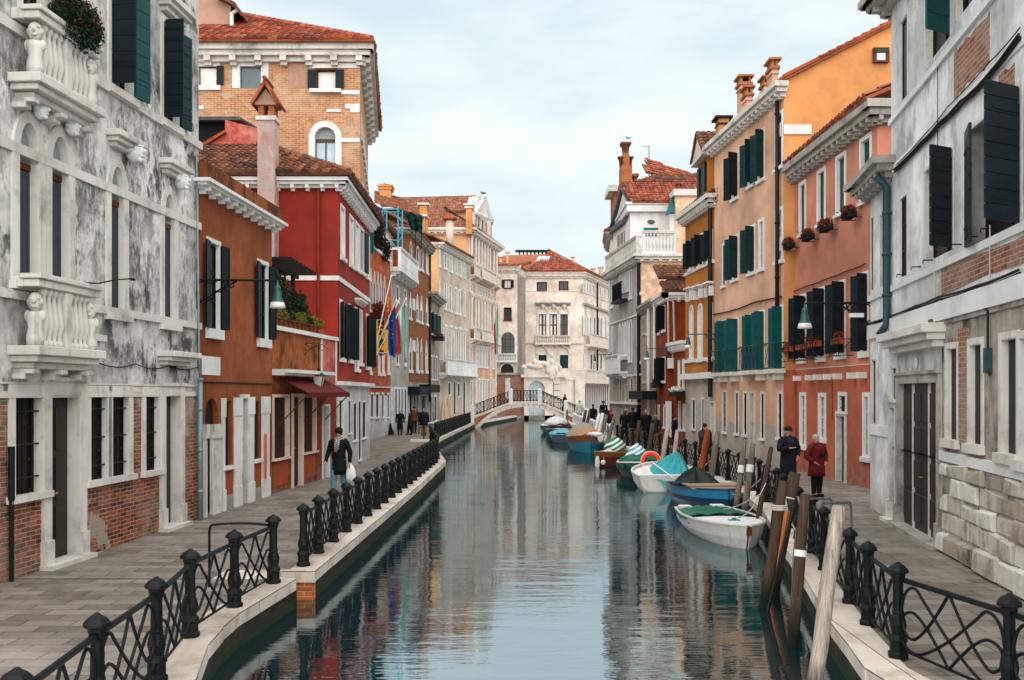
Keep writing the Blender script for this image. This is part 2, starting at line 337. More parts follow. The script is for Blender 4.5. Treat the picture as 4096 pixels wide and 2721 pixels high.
    def finish(s,top=True):
        for bi,(za,zb,mat) in enumerate(s.bands):
            m=MB(); sp=getattr(s,'split',{}).get(bi)
            for f in s.f:
                us={0.,f.L}; zs={za,zb}
                if sp and f is s.f[0]: us.add(sp[0])
                hs=[(max(h[0],0),min(h[1],f.L),max(h[2],za),min(h[3],zb),h[4]) for h in f.holes if h[2]<zb and h[3]>za]
                hs=[h for h in hs if h[1]>h[0] and h[3]>h[2]]
                for h in hs: us|={h[0],h[1]}; zs|={h[2],h[3]}
                us=sorted(us); zs=sorted(zs)
                for a,b in zip(us[:-1],us[1:]):
                    if b-a<1e-5: continue
                    run=None
                    for c,d in zip(zs[:-1],zs[1:]):
                        if d-c<1e-5: continue
                        x=(a+b)/2; y=(c+d)/2; ins=any(h[0]<x<h[1] and h[2]<y<h[3] for h in hs)
                        m.cm=1 if (sp and f is s.f[0] and x<sp[0]) else 0
                        if not ins: m.quad(f.P(a,c),f.P(b,c),f.P(b,d),f.P(a,d))
                for h in hs:
                    a,b,c,d,e=h
                    m.quad(f.P(a,c),f.P(a,d),f.P(a,d,-e),f.P(a,c,-e)); m.quad(f.P(b,c),f.P(b,d),f.P(b,d,-e),f.P(b,c,-e))
                    m.quad(f.P(a,c),f.P(b,c),f.P(b,c,-e),f.P(a,c,-e)); m.quad(f.P(a,d),f.P(b,d),f.P(b,d,-e),f.P(a,d,-e))
            if top and bi==len(s.bands)-1: m.add([(p.x,p.y,zb) for p in s.poly],[tuple(range(len(s.poly)))])
            m.build('wall' if bi==len(s.bands)-1 else 'lower_wall',[mat,MT[sp[1]]] if sp else mat,s.o,fixn=False)
        return s.o
def roof(par,poly,mat='tiles',rw=.24,ch=.36,name='roof',dr=None,thick=.1,verge='wood_d'):
    """tiled slope: poly = 3D points, first edge is the eave; rows run up the slope"""
    P=[Vector(p) for p in poly]; e=(P[1]-P[0]); e.normalize(); nrm=e.cross(P[2]-P[0]).normalized()
    if nrm.z<0:nrm=-nrm
    up=nrm.cross(e).normalized()
    if (P[2]-P[0]).dot(up)<0: up=-up
    q=[((p-P[0]).dot(e),(p-P[0]).dot(up)) for p in P]; smin=min(a for a,b in q); smax=max(a for a,b in q); tmax=max(b for a,b in q)
    def span(t):
        xs=[]
        for (a,b),(c,d) in zip(q,q[1:]+q[:1]):
            if (b-t)*(d-t)<=0 and abs(b-d)>1e-9: xs.append(a+(c-a)*(t-b)/(d-b))
        return (min(xs),max(xs)) if len(xs)>1 else None
    m=MB(); uv=[]; K=5; nc=max(1,int(tmax/ch)); nr=int((smax-smin)/rw)+1
    for c in range(nc+1):
        t0=c*ch; t1=min((c+1)*ch+.03,tmax)
        if t0>=tmax-.02: break
        sp=span(min(max((t0+t1)/2,.001),tmax-.001))
        if not sp: continue
        for r in range(nr):
            s0=smin+r*rw
            if s0+rw*.5<sp[0] or s0+rw*.5>sp[1]: continue
            jt=random.uniform(-.03,.03); jh=random.uniform(-.008,.008); js=random.uniform(-.012,.012)
            ra=[];rb=[]
            for k in range(K):
                a=math.pi*k/(K-1); s_=s0+rw*.5+js-math.cos(a)*rw*.5; h=.075*math.sin(a)**.8 if k not in(0,K-1) else 0
                ra.append(P[0]+e*s_+up*(t0+jt)+nrm*(h+.055+jh)); rb.append(P[0]+e*s_+up*(t1+jt)+nrm*(h*.85+.012))
            b=len(m.v); vs=ra+rb; front=[P[0]+e*(s0+rw*(k/(K-1)))+up*(t0+jt)+nrm*.0 for k in range(K)]
            m.add(vs+front,[(k,k+1,K+k+1,K+k) for k in range(K-1)]+[(2*K+k,2*K+k+1,k+1,k) for k in range(K-1)]); uv+=[(r+.5,c+.5)]*(3*K)
    b=len(m.v); base=[p-nrm*.005 for p in P]; n=len(P); m.add(base+[p-nrm*thick for p in P],[tuple(range(n)),tuple(range(2*n-1,n-1,-1))]+[(i,(i+1)%n,n+(i+1)%n,n+i) for i in range(n)]); uv+=[(.5,.5)]*(2*n)
    return m.build(name,MT[mat],par,uv=uv,smooth=False,fixn=False)
def ridge(par,a,b,mat='tiles',r=.12):
    a=Vector(a);b=Vector(b); n=max(2,int((b-a).length/.4)); m=MB(); uv=[]
    for i in range(n):
        p=a.lerp(b,i/n); q=a.lerp(b,(i+1)/n+.02); k0=len(m.v); m.tube([p,q],r,8,rs=[r*1.08,r*.9]); uv+=[(i+.5,77.5)]*(len(m.v)-k0)
    return m.build('ridge_tiles',MT[mat],par,uv=uv)
def balusters(par,a,b,z0,z1,n,r=.06,name='baluster',mat='stone'):
    a=Vector(a);b=Vector(b); h=z1-z0; prof=[(r*.9,0),(r*.9,.08*h),(r*.45,.12*h),(r*.6,.2*h),(r*1.05,.38*h),(r*.85,.55*h),(r*.42,.82*h),(r*.5,.88*h),(r*.85,.92*h),(r*.85,h)]
    me=None
    for i in range(n):
        p=a.lerp(b,(i+.5)/n); o=None
        if me is None:
            m=MB(); m.lathe((0,0,0),prof,10); o=m.build(name,MT[mat],par,smooth=True,local=True,loc=Vector((p.x,p.y,z0))-WO[par.name]); me=o.data
        else:
            o=bpy.data.objects.new(name,me); C.objects.link(o); o.parent=par; o.location=Vector((p.x,p.y,z0))-WO[par.name]
def balcony(b,i,u0,u1,zb,zt,proj,n=8,mat='stone',r=.06,solid=False,brk=3,slab=.16,ped=True):
    f=b.f[i]; m=MB(); m.fb(f,u0-.05,u1+.05,zb-slab,zb,-.02,proj+.06); m.fb(f,u0,u1,zt-.14,zt,proj-.2,proj+.04)
    m.fb(f,u0,u0+.2,zt-.14,zt,0,proj-.2); m.fb(f,u1-.2,u1,zt-.14,zt,0,proj-.2); m.fb(f,u0-.03,u1+.03,zt-.05,zt+.02,proj-.24,proj+.08)
    m.fb(f,u0,u1,zb,zb+.1,proj-.2,proj)
    for k in ([0,.5,1] if ped else [0,1]):
        u=u0+.09+(u1-u0-.18)*k; m.fb(f,u-.09,u+.09,zb+.1,zt-.14,proj-.19,proj+.005)
    for k in range(brk):
        u=u0+.15+(u1-u0-.3)*k/max(1,brk-1); m.fb(f,u-.1,u+.1,zb-slab-.16,zb-slab,0,proj*.85); m.fb(f,u-.1,u+.1,zb-slab-.32,zb-slab-.16,0,proj*.5)
    o=m.build('balcony',MT[mat],b.o)
    if solid:
        m=MB(); m.fb(f,u0+.1,u1-.1,zb+.1,zt-.14,proj-.15,proj-.05)
        nn=max(2,int((u1-u0)/.7))
        for k in range(nn): a=u0+.2+(u1-u0-.4)*k/nn; c=u0+.2+(u1-u0-.4)*(k+1)/nn-.12; m.fb(f,a,c,zb+.2,zt-.24,proj-.06,proj-.025)
        m.build('parapet_panel',MT[mat],o)
    else:
        h=(u1-u0)/2; k=n//2 if ped else n
        if ped:
            balusters(o,f.P(u0+.22,0,proj-.1),f.P(u0+h-.12,0,proj-.1),zb+.1,zt-.14,k,r,mat=mat); balusters(o,f.P(u0+h+.12,0,proj-.1),f.P(u1-.22,0,proj-.1),zb+.1,zt-.14,n-k,r,mat=mat)
        else: balusters(o,f.P(u0+.2,0,proj-.1),f.P(u1-.2,0,proj-.1),zb+.1,zt-.14,n,r,mat=mat)
        if proj>.6: balusters(o,f.P(u0+.1,0,.1),f.P(u0+.1,0,proj-.25),zb+.1,zt-.14,max(1,int(proj/.25)),r,mat=mat)
    return o
def leaves(name,mat,par,c,rad,n,sz=.05,shape=None,loc=None):
    m=MB(); c=Vector(c)
    for _ in range(n):
        while True:
            p=Vector((random.uniform(-1,1),random.uniform(-1,1),random.uniform(-1,1)))
            if .25<p.length<1: break
        p=p*(.75+.25*random.random()); p=Vector((p.x*rad[0],p.y*rad[1],p.z*rad[2])); q=c+p
        a=Vector((random.gauss(0,1),random.gauss(0,1),random.gauss(0,1))).normalized(); b=a.cross(Vector((random.gauss(0,1),random.gauss(0,1),random.gauss(0,1)))).normalized(); s=sz*random.uniform(.6,1.4)
        m.add([q-a*s,q+b*s*.5,q+a*s,q-b*s*.5],[(0,1,2,3)])
    return m.build(name,MT[mat],par,fixn=False)
# ================= materials
stone('stone','cfcac3',amt=.5); stone('stone_w','d9d8d6',amt=.15); stone('stone_dirty','a39d94',amt=.8,dirt='24221f'); stone('stone_pink','d8c2b2',amt=.25)
stone('rustic','b9b4ab',amt=.6,blocks=(.95,.42,.022),dirt='55483c',bump=.9); stone('stone_far','d6cabf',amt=.3)
stone('kerb_stone','d6cbc0',amt=.6,dirt='6e523c',blocks=(1.3,9,.008)); 
plaster('pl_L1','dad6d3',stain='2f302e',amt=.9,streak=.85,sz=.5,mould=1); plaster('pl_L1low','bfbab2',stain='55504a',amt=.4,streak=.5)
plaster('pl_orange','925232',stain='57230f',amt=.22,streak=.45); plaster('pl_orange_d','94542c',stain='2e1a0e',amt=.8,streak=.95,sz=.9)
plaster('pl_red','8e2c1f',stain='6e2016',amt=.25,streak=.3,rough=.85,grime=.06); plaster('pl_redpink','b04a3a',stain='b98a80',amt=.5,streak=.3)
plaster('pl_white','d0d1d2',stain='6d675f',amt=.3,streak=.35,grime=.12); plaster('pl_white_r','dcdcdc',stain='6a6258',amt=.45,streak=.5,peel=None,grime=.14)
plaster('pl_gray_r','a79c90',stain='2c251e',amt=.85,streak=.9,sz=.9)
brick('bk_base','a04c2a','4e1f12','a09385',stain='120b08',patch='9d8f82',pth=.6,amt=.65); brick('bk_base2','a0583c','6b3220','b3a699',amt=.4)
brick('bk_palace','b98560','9c6440','cbb095',amt=.45,stain='4a2c18',patch='b99a80',pth=.6,w=.3,h=.09); brick('bk_brown','9a5a36','7d4526','8a5c3c',amt=.45,w=.3,h=.09)
brick('bk_expo','9a6a50','7a4a34','b0a396',amt=.35,w=.28,h=.085,bump=.9); brick('bk_gray','a89484','8a7262','b8aa9c',amt=.5,stain='2e2620')
brick('bk_quay','3d332b','231d19','2c2722',amt=.7,stain='0b0d0c',w=.3,h=.09); brick('bk_chim','a85a30','8a4422','b08660',amt=.35)
plaster('pl_rust','86391d',stain='5e2210',amt=.5,streak=.7); plaster('pl_hotel','9a3c20',stain='ba7a4a',amt=.35,streak=.7); plaster('pl_gray','a8a29b',stain='5d564e',amt=.25,streak=.4)
plaster('pl_beige','c5b4a4',stain='7d6b5c',amt=.15,streak=.45); plaster('pl_peachL','d7a77b',stain='b0835c',amt=.1,streak=.2); plaster('pl_pinkpal','cb9e85',stain='9a7460',amt=.2,streak=.35)
plaster('pl_far','e2d5ca',stain='b58f76',amt=.4,streak=.6,k=1.05); plaster('pl_farw','dcdbdb',stain='c0a99a',amt=.15,streak=.2); plaster('pl_farg','a5a4a3',stain='6e6a66',amt=.3,streak=.6)
plaster('pl_pink','c28069',stain='a85c46',amt=.14,streak=.25,grime=.06); plaster('pl_salmon','b0634b',stain='8e3d28',amt=.35,streak=.45); plaster('pl_peach','d0a58a',stain='bd8660',amt=.1,streak=.25,grime=.05)
plaster('pl_yellow','c98c58',stain='c07c34',amt=.15,streak=.2,grime=.08); plaster('pl_ochre','ac6c30',stain='a5601c',amt=.12,streak=.25,grime=.06); plaster('pl_gpal','a5a09b',stain='6c6660',amt=.3,streak=.4)
plaster('pl_gwall','cfa587',stain='e0cbb8',amt=.5,streak=.3); plaster('pl_tan','b08c78',stain='8d6c5b',amt=.05,streak=.1); plaster('pl_base_r','b9b0a6',stain='6e655b',amt=.3,streak=.6)
plain('sh_dark','08191e',.5,.3,3); plain('sh_green','0a2c2e',.5,.3,3); plain('sh_teal','0e4f50',.5,.3,3); plain('sh_grn','0c4238',.55,.2,3); plain('sh_lit','0f4645',.5,.3,3); plain('sh_gray','3a4348',.6,.2,3); plain('sh_brown','2a1611',.6,.3,3); plain('sh_navy','0d1f28',.45,.5,2)  # sh_lit: lighter shutter colour, with the light on the leaf painted in
plain('pan_gray','373b40',.6,.15,2); plain('lun_gray','8b938f',.6,.1,2); plain('iron','070c0f',.5,.3,20,k=1,bump=.3); plain('wood_d','1c1613',.6,.3,5); plain('wood_b','5d2f1c',.6,.3,5); plain('wood_w','c9c6c2',.6,.1,5)
plain('pan_brown','6b2f1c',.7,.25,2); plain('pan_ter','9a4a2a',.8,.15,2); plain('gray_d','4c4f50',.7,.3,2); plain('pipe_blue','7b929c',.5,.25,3,metal=.3); plain('pipe_teal','2a444b',.5,.25,4); plain('pipe_dark','1e1614',.55,.25,4); plain('pipe_red','7c2412',.6,.2,3); plain('lead','55585a',.6,.3,4); plain('white_p','d8d8d6',.5,.06,3); plain('blind','c8c6c3',.7,.08,2); plain('cable','28201d',.8,.3,5); plain('cable_w','b5aca4',.8,.2,5)
plain('lamp_green','0d4a44',.4,.2,6); plain('lamp_glass','c9c8c2',.3,.05,6); plain('awning','5c1710',.8,.2,3); plain('awn_dark','10171a',.8,.2,3); plain('steel_cyan','2f9ab8',.4,.1,5); plain('net_green','0c3530',.9,.35,5)
plain('leaf_d','16301a',.7,.6,12); plain('leaf_y','6d6a22',.7,.5,14); plain('leaf_r','6a2c18',.8,.6,14); plain('leaf_b','221a14',.8,.6,9); plain('box_dark','1b1d1c',.7,.3,5); plain('pot_ter','9c4d2e',.8,.25,5); plain('flower_w','d9d5d2',.8,.1,9)
plain('yellow_sign','eda51b',.45,.05,2); plain('black_p','0a0a0b',.5,.1,3); plain('flag_blue','0d3f73',.8,.2,3); plain('flag_or','b5472a',.8,.2,4); plain('flag_gold','d39a4a',.8,.15,6); plain('flag_g','5f9c86',.8,.15,3); plain('flag_w','cfd9d7',.8,.08,3); plain('flag_r','b5242a',.8,.15,3)
plain('roller','3b1b16',.6,.2,3); plain('sidewin','8a8f90',.3,.2,2); plain('gold','b98a3c',.35,.1,5,metal=.6)
glass('glass','0d1316'); glass('glass_l','9fb2bb',.15); glass('glass_b','4a565c',.15); glass('blindp','d2cdc8',.5); glass('dark','060809',.6); glass('dark_wood','14100e',.5)
tiles('tiles',['4a1c10','7a3018','a14522','6a2a18','b86a40','8e3c20','3a1c14']); tiles('tiles_r',['6a2210','9a3a1c','b84c24','8a3018','c06a3c','a8421f','5a2014'],k=.74); tiles('tiles_b',['6a3a26','8a4e34','9a5c3e','7a4430','a87050','5a3022']); tiles('tiles_d',['241410','5a2c18','7a3c20','8a4c2a','3a2018','9a5c38','4a2416'])
# ================= LEFT
B_=-8.587
def lx(Y): return B_+.0745*Y
# --- weathered white palazzo
b=Bldg('palazzo','weathered white palazzo with black mould stains and carved balconies at the left edge','palazzo',[(lx(9.5),9.5),(lx(22.1),22.1),(lx(22.1)-9,22.1),(lx(9.5)-9,9.5)],14,[(-.3,2.78,MT['bk_base']),(2.78,14,MT['pl_L1'])])
f=b.f[0]
def gw(x0,x1,xb,yb,**k): return b.win(0,'A2',x0,x1,1185,('A3',xb,yb),fr='stone',fw=.16,dep=.2,pane='dark',**k)
gw(97,290,80,320,grille=1,mull='wood_d'); gw(625,742,600,215,grille=1); gw(777,893,750,188,grille=1); gw(1010,1098,980,150,grille=1)
def door(b,i,reg,x0,x1,yt,yb,mat='dark_wood',fw=.2,hood=None,panel=4,side='l',leaf='door',zb0=None,fr='stone',dep=.3):
    f=b.f[i]; u0,u1,z0,z1=f.r(reg,x0,x1,yt,yb,side=side); z0=.06 if zb0 is None else zb0; f.holes.append((u0,u1,z0-.2,z1,dep)); m=MB()
    m.fb(f,u0-fw,u0,-.1,z1,-.02,.06); m.fb(f,u1,u1+fw,-.1,z1,-.02,.06); m.fb(f,u0-fw,u1+fw,z1,z1+fw,-.02,.06); m.fb(f,u0-.004,u0+.012,0,z1,-dep,.054); m.fb(f,u1-.012,u1+.004,0,z1,-dep,.054); m.fb(f,u0+.012,u1-.012,z1-.012,z1+.004,-dep,.054)
    if fw>.1:
        m.fb(f,u0-fw-.02,u0+.01,-.1,.45,-.02,.1); m.fb(f,u1-.01,u1+fw+.02,-.1,.45,-.02,.1); m.fb(f,u0-fw-.05,u1+fw+.05,-.1,.07,-.3,.22)
        m.fb(f,u0-fw-.04,u1+fw+.04,z1+fw,z1+fw+.06,-.02,.1)
    W=m.build('doorway',MT[fr],b.o); q=MB(); q.fb(f,u0,u1,z0-.2,z1,-dep-.02,-dep+.03)
    if panel:
        for k in range(panel):
            a=z0+.15+(z1-z0-.25)*k/panel; c=z0+.15+(z1-z0-.25)*(k+1)/panel-.1
            for e0,e1 in ((u0+.07,(u0+u1)/2-.04),((u0+u1)/2+.04,u1-.07)): q.fb(f,e0,e1,a,c,-dep+.03,-dep+.055)
    d=q.build(leaf,MT[mat],W,bev=.01)
    q=MB(); q.tube([f.P((u0+u1)/2-.1,1.15,-dep+.04),f.P((u0+u1)/2-.1,1.15,-dep+.1),f.P((u0+u1)/2,1.15,-dep+.1)],.015,5); q.build('handle',MT['gold'],W)
    return W,(u0,u1,z0,z1)
def hood(b,i,u0,u1,z,h=.3,p=.4,mat='stone'):
    f=b.f[i]; m=MB(); m.fb(f,u0,u1,z+h*.6,z+h,-.02,p); m.fb(f,u0+.06,u1-.06,z+h*.3,z+h*.6,-.02,p*.75); m.fb(f,u0+.14,u1-.14,z,z+h*.3,-.02,p*.45); return m.build('hood_cornice',MT[mat],b.o,bev=.01)
W,r=door(b,0,'A2',340,540,1185,('A3',305,775),fw=.22,panel=3,fr='stone',dep=.2); hood(b,0,r[0]-.35,r[1]+.35,r[3]+.72,.3,.35)
m=MB(); P0=f.P((r[0]+r[1])/2-.25,r[3]+.52,.02); R_=[P0+f.d.to_3d()*(.16*math.cos(k*math.pi/8))+Vector((0,0,.14*math.sin(k*math.pi/8))) for k in range(16)]; m.prism(R_,f.n.to_3d()*.03); m.build('number_plaque',MT['white_p'],b.o)
W,r=door(b,0,'A2',1140,1245,1190,('A3',1098,515),fw=.2,panel=3,dep=.2); hood(b,0,r[0]-.3,r[1]+.4,r[3]+.62,.28,.35)
b.string(0,2.72,.1,.04); b.string(0,4.2,.14,.06); b.string(0,6.4,.16,.05); b.string(0,8.18,.16,.07); b.string(0,2.93,.03,.03)
kw=dict(fr='stone',fw=.17,fp=.05,dep=.14,shm='pan_gray',closed=1,lun='lun_gray',arch=.58,sill=.12,pl=0)
b.win(0,'A1',118,260,820,('A2',120,395),**kw); b.win(0,'A1',347,472,920,('A2',350,400),**kw)
b.win(0,'A1',765,858,1140,('A2',770,615),**kw); b.win(0,'A1',1140,1212,1335,('A2',1155,690),**kw)
def headsculpt(b,i,u,z,w=.12,s=1.0,mat='stone_w',name='carved_head'):
    f=b.f[i]; c=f.P(u,z,w); n=f.n.to_3d(); m=MB()
    def E(dx,dz,dn,rx,rn,rz,N=12,M=8): q=MB(); q.ell((0,0,0),rx*s,rn*s,rz*s,N,M); m.add([c+f.d.to_3d()*(v[0]+dx*s)+n*(v[1]+dn*s)+Vector((0,0,v[2]+dz*s)) for v in q.v],q.f)
    E(0,0,0,.13,.16,.18);E(0,.02,.15,.035,.06,.045);E(0,-.07,.13,.05,.04,.025);E(0,-.13,.09,.07,.06,.05);E(.055,.05,.12,.03,.02,.02);E(-.055,.05,.12,.03,.02,.02);E(0,.1,.1,.1,.05,.03)
    for k in range(9): a=math.pi*k/8; E(.14*math.cos(a),.03+.15*math.sin(a),-.02,.05,.07,.06,6,4)
    return m.build(name,MT[mat],b.o,smooth=True)
for (x,y,sz) in ((250,790,.75),(470,905,.75),(905,1075,1.1),(1235,1275,1.0)):
    u,z=f.hit(*S('A1',x,y)); headsculpt(b,0,u-.12,z,.15,sz)
for (x0,x1,y) in ((725,890,1000),(1100,1235,1190)):
    u0,u1,z0,z1=f.r('A1',x0,x1,y-60,y); hood(b,0,u0+.05,u1+.25,z0,.28,.28)
# carved balconies with caryatid piers
for zb,zt,(n0,n1) in ((3.5,4.56,(4,4)),(7.56,8.56,(4,4))):
    ua=(f.A-Vector((lx(14.9),14.9))).length; ub=(f.A-Vector((lx(16.75),16.75))).length; pr=.42
    m=MB(); m.fb(f,ua-.1,ub+.1,zb-.14,zb,-.02,pr+.08); m.fb(f,ua-.02,ub+.02,zb-.24,zb-.14,-.02,pr); m.fb(f,ua+.1,ub-.1,zb-.34,zb-.24,-.02,pr*.7)
    for k in (0,.5,1): u=ua+.1+(ub-ua-.2)*k; m.fb(f,u-.09,u+.09,zb-.5,zb-.34,-.02,pr*.5); m.fb(f,u-.09,u+.09,zb-.42,zb-.34,-.02,pr*.8)
    m.fb(f,ua-.02,ub+.02,zt-.18,zt-.06,pr-.22,pr+.02); m.fb(f,ua-.06,ub+.06,zt-.06,zt+.02,pr-.26,pr+.07); m.fb(f,ua-.02,ua+.2,zt-.18,zt-.002,0,pr-.22); m.fb(f,ub-.2,ub+.02,zt-.18,zt-.002,0,pr-.22)
    m.fb(f,(ua+ub)/2-.09,(ua+ub)/2+.09,zb,zt-.18,pr-.2,pr-.01)
    bo=m.build('balcony',MT['stone'],b.o,bev=.012)
    h=(ub-ua)/2; balusters(bo,f.P(ua+.24,0,pr-.1),f.P(ua+h-.1,0,pr-.1),zb,zt-.18,4,.085); balusters(bo,f.P(ua+h+.1,0,pr-.1),f.P(ub-.24,0,pr-.1),zb,zt-.18,4,.085)
    for u in (ua+.11,ub-.11):
        m=MB(); c=f.P(u,0,pr-.11); rr=[]
        for (rz,ra) in ((zb,.12),(zb+.12,.13),(zb+.28,.1),(zb+.42,.13),(zb+.5,.12),(zb+.53,.07)): rr.append([Vector((c.x+ra*math.cos(k*math.pi/5),c.y+ra*math.sin(k*math.pi/5),rz)) for k in range(10)])
        m.loft(rr); m.ell((c.x,c.y,zb+.66),.105,.11,.15,12,8); m.ell((c.x+.03,c.y-.1,zb+.66),.03,.05,.035,8,6); m.ell((c.x+.03,c.y-.095,zb+.585),.05,.03,.02,8,6); m.ell((c.x-.02,c.y-.08,zb+.71),.03,.03,.018,6,5); m.ell((c.x+.08,c.y-.07,zb+.71),.03,.03,.018,6,5)
        for sgn in (-1,1): m.ell((c.x+sgn*.11,c.y,zb+.45),.05,.06,.09,8,6); m.ell((c.x+sgn*.1,c.y,zb+.66),.025,.04,.05,8,6)
        m.build('caryatid',MT['stone'],bo,smooth=True)
# second floor windows with outward shutters
kw=dict(fr='stone',fw=.1,fp=.04,dep=.3,sill=.14,sh='o',ang=(92,168),pl=9,mull='wood_d')
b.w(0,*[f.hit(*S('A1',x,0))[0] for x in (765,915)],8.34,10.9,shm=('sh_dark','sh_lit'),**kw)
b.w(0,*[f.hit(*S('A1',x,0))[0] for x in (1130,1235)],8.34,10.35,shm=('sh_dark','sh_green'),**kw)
hu=[f.hit(*S('A1',x,0))[0] for x in (1100,1265)]; hood(b,0,hu[0],hu[1]+.1,10.52,.32,.3)
hu=[f.hit(*S('A1',x,0))[0] for x in (110,640)]; b.w(0,hu[0]+.15,hu[0]+.75,8.5,11,fr='stone',fw=.12,dep=.3); b.w(0,hu[0]+1.0,hu[0]+1.6,8.5,11,fr='stone',fw=.12,dep=.3)
m=MB(); c=f.P(f.L-.22,0,.12); m.tube([(c.x,c.y,.0),(c.x,c.y,3.1)],.055,10)
for zz in (.6,1.5,2.4,3.05): m.tube([(c.x,c.y,zz),(c.x,c.y,zz+.07)],.068,10)
m.tube([(c.x,c.y,3.1),(c.x-.02,c.y,3.6),(c.x-.08,c.y,8.0)],.022,6); m.build('drainpipe',MT['pipe_blue'],b.o,smooth=True)
u,_=f.hit(*S('O',16,1200)); m=MB(); c=f.P(u,0,.07); m.tube([(c.x,c.y,0),(c.x,c.y,1.2)],.035,8); m.tube([(c.x,c.y,1.2),(c.x,c.y,2.0)],.05,8); m.build('standpipe',MT['iron'],b.o)
m=MB(); ca=f.hit(*S('A2',650,955)); cb=f.hit(*S('A2',1370,990)); m.tube([f.P(ca[0]+(cb[0]-ca[0])*t,ca[1]+(cb[1]-ca[1])*t-.08*math.sin(math.pi*((t*3)%1)),.04) for t in [i/18 for i in range(19)]],.012,5); m.build('cable',MT['cable'],b.o)
b.finish()
# bush on the upper balcony
bo=thing('balcony_bush',tuple(f.P(ua+1.0,8.5,.3)),'dense green and rust bush in a trough on the topmost left balcony','shrub')
cc=f.P(ua+1.15,8.72,.4); leaves('foliage','leaf_d',bo,cc,(.36,.8,.46),4200,.035); leaves('autumn_foliage','leaf_r',bo,cc+Vector((0,.05,.06)),(.37,.78,.45),1100,.03); m=MB(); m.box(cc.x-.12,cc.x+.08,cc.y-.4,cc.y+.4,8.6,8.74); m.build('trough',MT['box_dark'],bo)
# small flood light arm
fl=thing('flood_light',tuple(f.P(ua+1.2,4.5,.4)),'thin black spotlight arm reaching over the lower carved balcony rail','lamp'); m=MB(); a=f.P(ua+1.3,4.58,.45); m.tube([a,a+Vector((.1,.3,.02)),a+Vector((.3,.6,.12)),a+Vector((.42,.8,.15))],.013,6); m.build('arm',MT['iron'],fl); m=MB(); m.ell(a+Vector((.46,.85,.15)),.05,.1,.025,8,6); m.build('lamp_head',MT['iron'],fl)
# --- orange house
b=Bldg('town_house','orange stucco two-storey house with rain-streaked eaves beside the white palazzo','house',[(-6.93,22.14),(-6.62,27.5),(-14.5,27.5),(-14.5,22.14)],7.3,[(-.3,7.3,MT['pl_orange'])]); f=b.f[0]
for x0,x1,yt,yb in ((98,186,712,1400),(495,565,880,1478)):
    b.win(0,'A5',x0,x1,yt,yb,fr='stone_w',fw=.09,fp=.03,sh='o',ang=(172,170),shm='sh_dark',sill=.22,leafk=.5)
b.win(0,'A6',78,182,575,('A6',90,1500),fr='stone',fw=0,arch=True,dep=.35,pane='dark',mull=None,sill=0,fill='pl_orange')
for x0,x1,yb,mt in ((215,288,1115,'pan_ter'),(458,512,1060,'pan_ter')):
    b.win(0,'A6',x0,x1,600,yb,fr='stone_w',fw=0,fp=.04,dep=.45,sill=.08,mull=None,pane='dark')
    b.box(0,'A6',x0,x1,yb+22,{215:1470,458:1410}[x0]-130,.012,'window_apron',mt); b.box(0,'A6',x0,x1,{215:1470,458:1410}[x0]-125,{215:1490,458:1410}[x0],.03,'plinth','pl_gray')
W,r=door(b,0,'A6',360,402,575,1410,mat='sh_dark',fw=.1,panel=6,dep=.3)
for x0,x1,yt,yb in ((303,352,570,1435),(405,450,565,1395),(520,572,562,1360),(207,222,575,1480)):
    m=MB(); u0,u1,z0,z1=f.r('A6',x0,x1,yt,yb); m.fb(f,u0,u1,-.1,z1,-.02,.05); m.fb(f,u0-.02,u1+.02,-.1,.5,-.02,.075); m.fb(f,u0-.02,u1+.02,z1-.45,z1,-.02,.07); m.build('pilaster',MT['stone_w'],b.o)
for x0,x1 in ((62,75),(122,188)):
    u0,u1,z0,z1=f.r('A6',x0,x1,780,1490); m=MB(); m.fb(f,u0,u1,-.1,z1,-.02,.07); m.fb(f,u0-.03,u1+.03,z1-.32,z1,-.02,.11); m.build('pilaster',MT['stone'],b.o)
m=MB(); u,z=f.hit(*S('A6',525,1100)); m.tube([f.P(u,.5,.1),f.P(u,1.7,.1)],.03,8); m.build('orange_pipe',plain('org_pipe','d5521f',.6,.1,3),b.o)
b.cornice([0],7.3,.36,.2,'stone_w',dent=.55,dw=.07,dh=.09); m=MB(); m.fb(f,-.1,f.L+.3,7.515,7.9,-.5,.2); m.build('parapet',MT['pl_orange_d'],b.o)
u,z=f.hit(*S('A5',25,700)); m=MB(); m.fb(f,0,f.L,3.02,3.05,0,.03); m.build('cable',MT['cable'],b.o)
b.box(0,'A6',52,196,240,390,.01,'bare_plaster_patch','stone_w'); b.finish()
# --- terrace shop
b=Bldg('terrace_shop','single-storey stained orange shop with brown roller shutters and a roof terrace','shop',[(-6.62,27.53),(-5.98,33.95),(-12,33.95),(-12,27.53)],4.62,[(-.3,2.9,MT['pl_rust']),(2.9,4.62,MT['pl_orange_d'])]); f=b.f[0]
for x0,x1,yb in ((612,728,1055),(846,940,1005)):
    b.win(0,'A6',x0,x1,565,yb,fr='stone_pink',fw=.07,fp=.04,dep=.12,sill=.05,mull=None,pane='roller'); u0,u1,z0,z1=f.r('A6',x0,x1,565,yb)
    m=MB(); n=int((z1-z0)/.07)
    for k in range(n): m.fb(f,u0,u1,z0+k*.07+.012,z0+k*.07+.07,-.11,-.085)
    m.build('roller_shutter',MT['roller'],b.o); m=MB(); m.fb(f,u0,u1,.18,z0-.08,0,.012); m.build('panel',MT['pan_ter'],b.o)
W,r=door(b,0,'A6',762,832,560,1265,mat='roller',fw=.08,panel=0,dep=.15,fr='stone_pink'); m=MB()
for k in range(int(r[3]/.09)): m.fb(f,r[0],r[1],.05+k*.09,.05+k*.09+.075,-.12,-.09)
m.build('roller_shutter',MT['roller'],b.o)
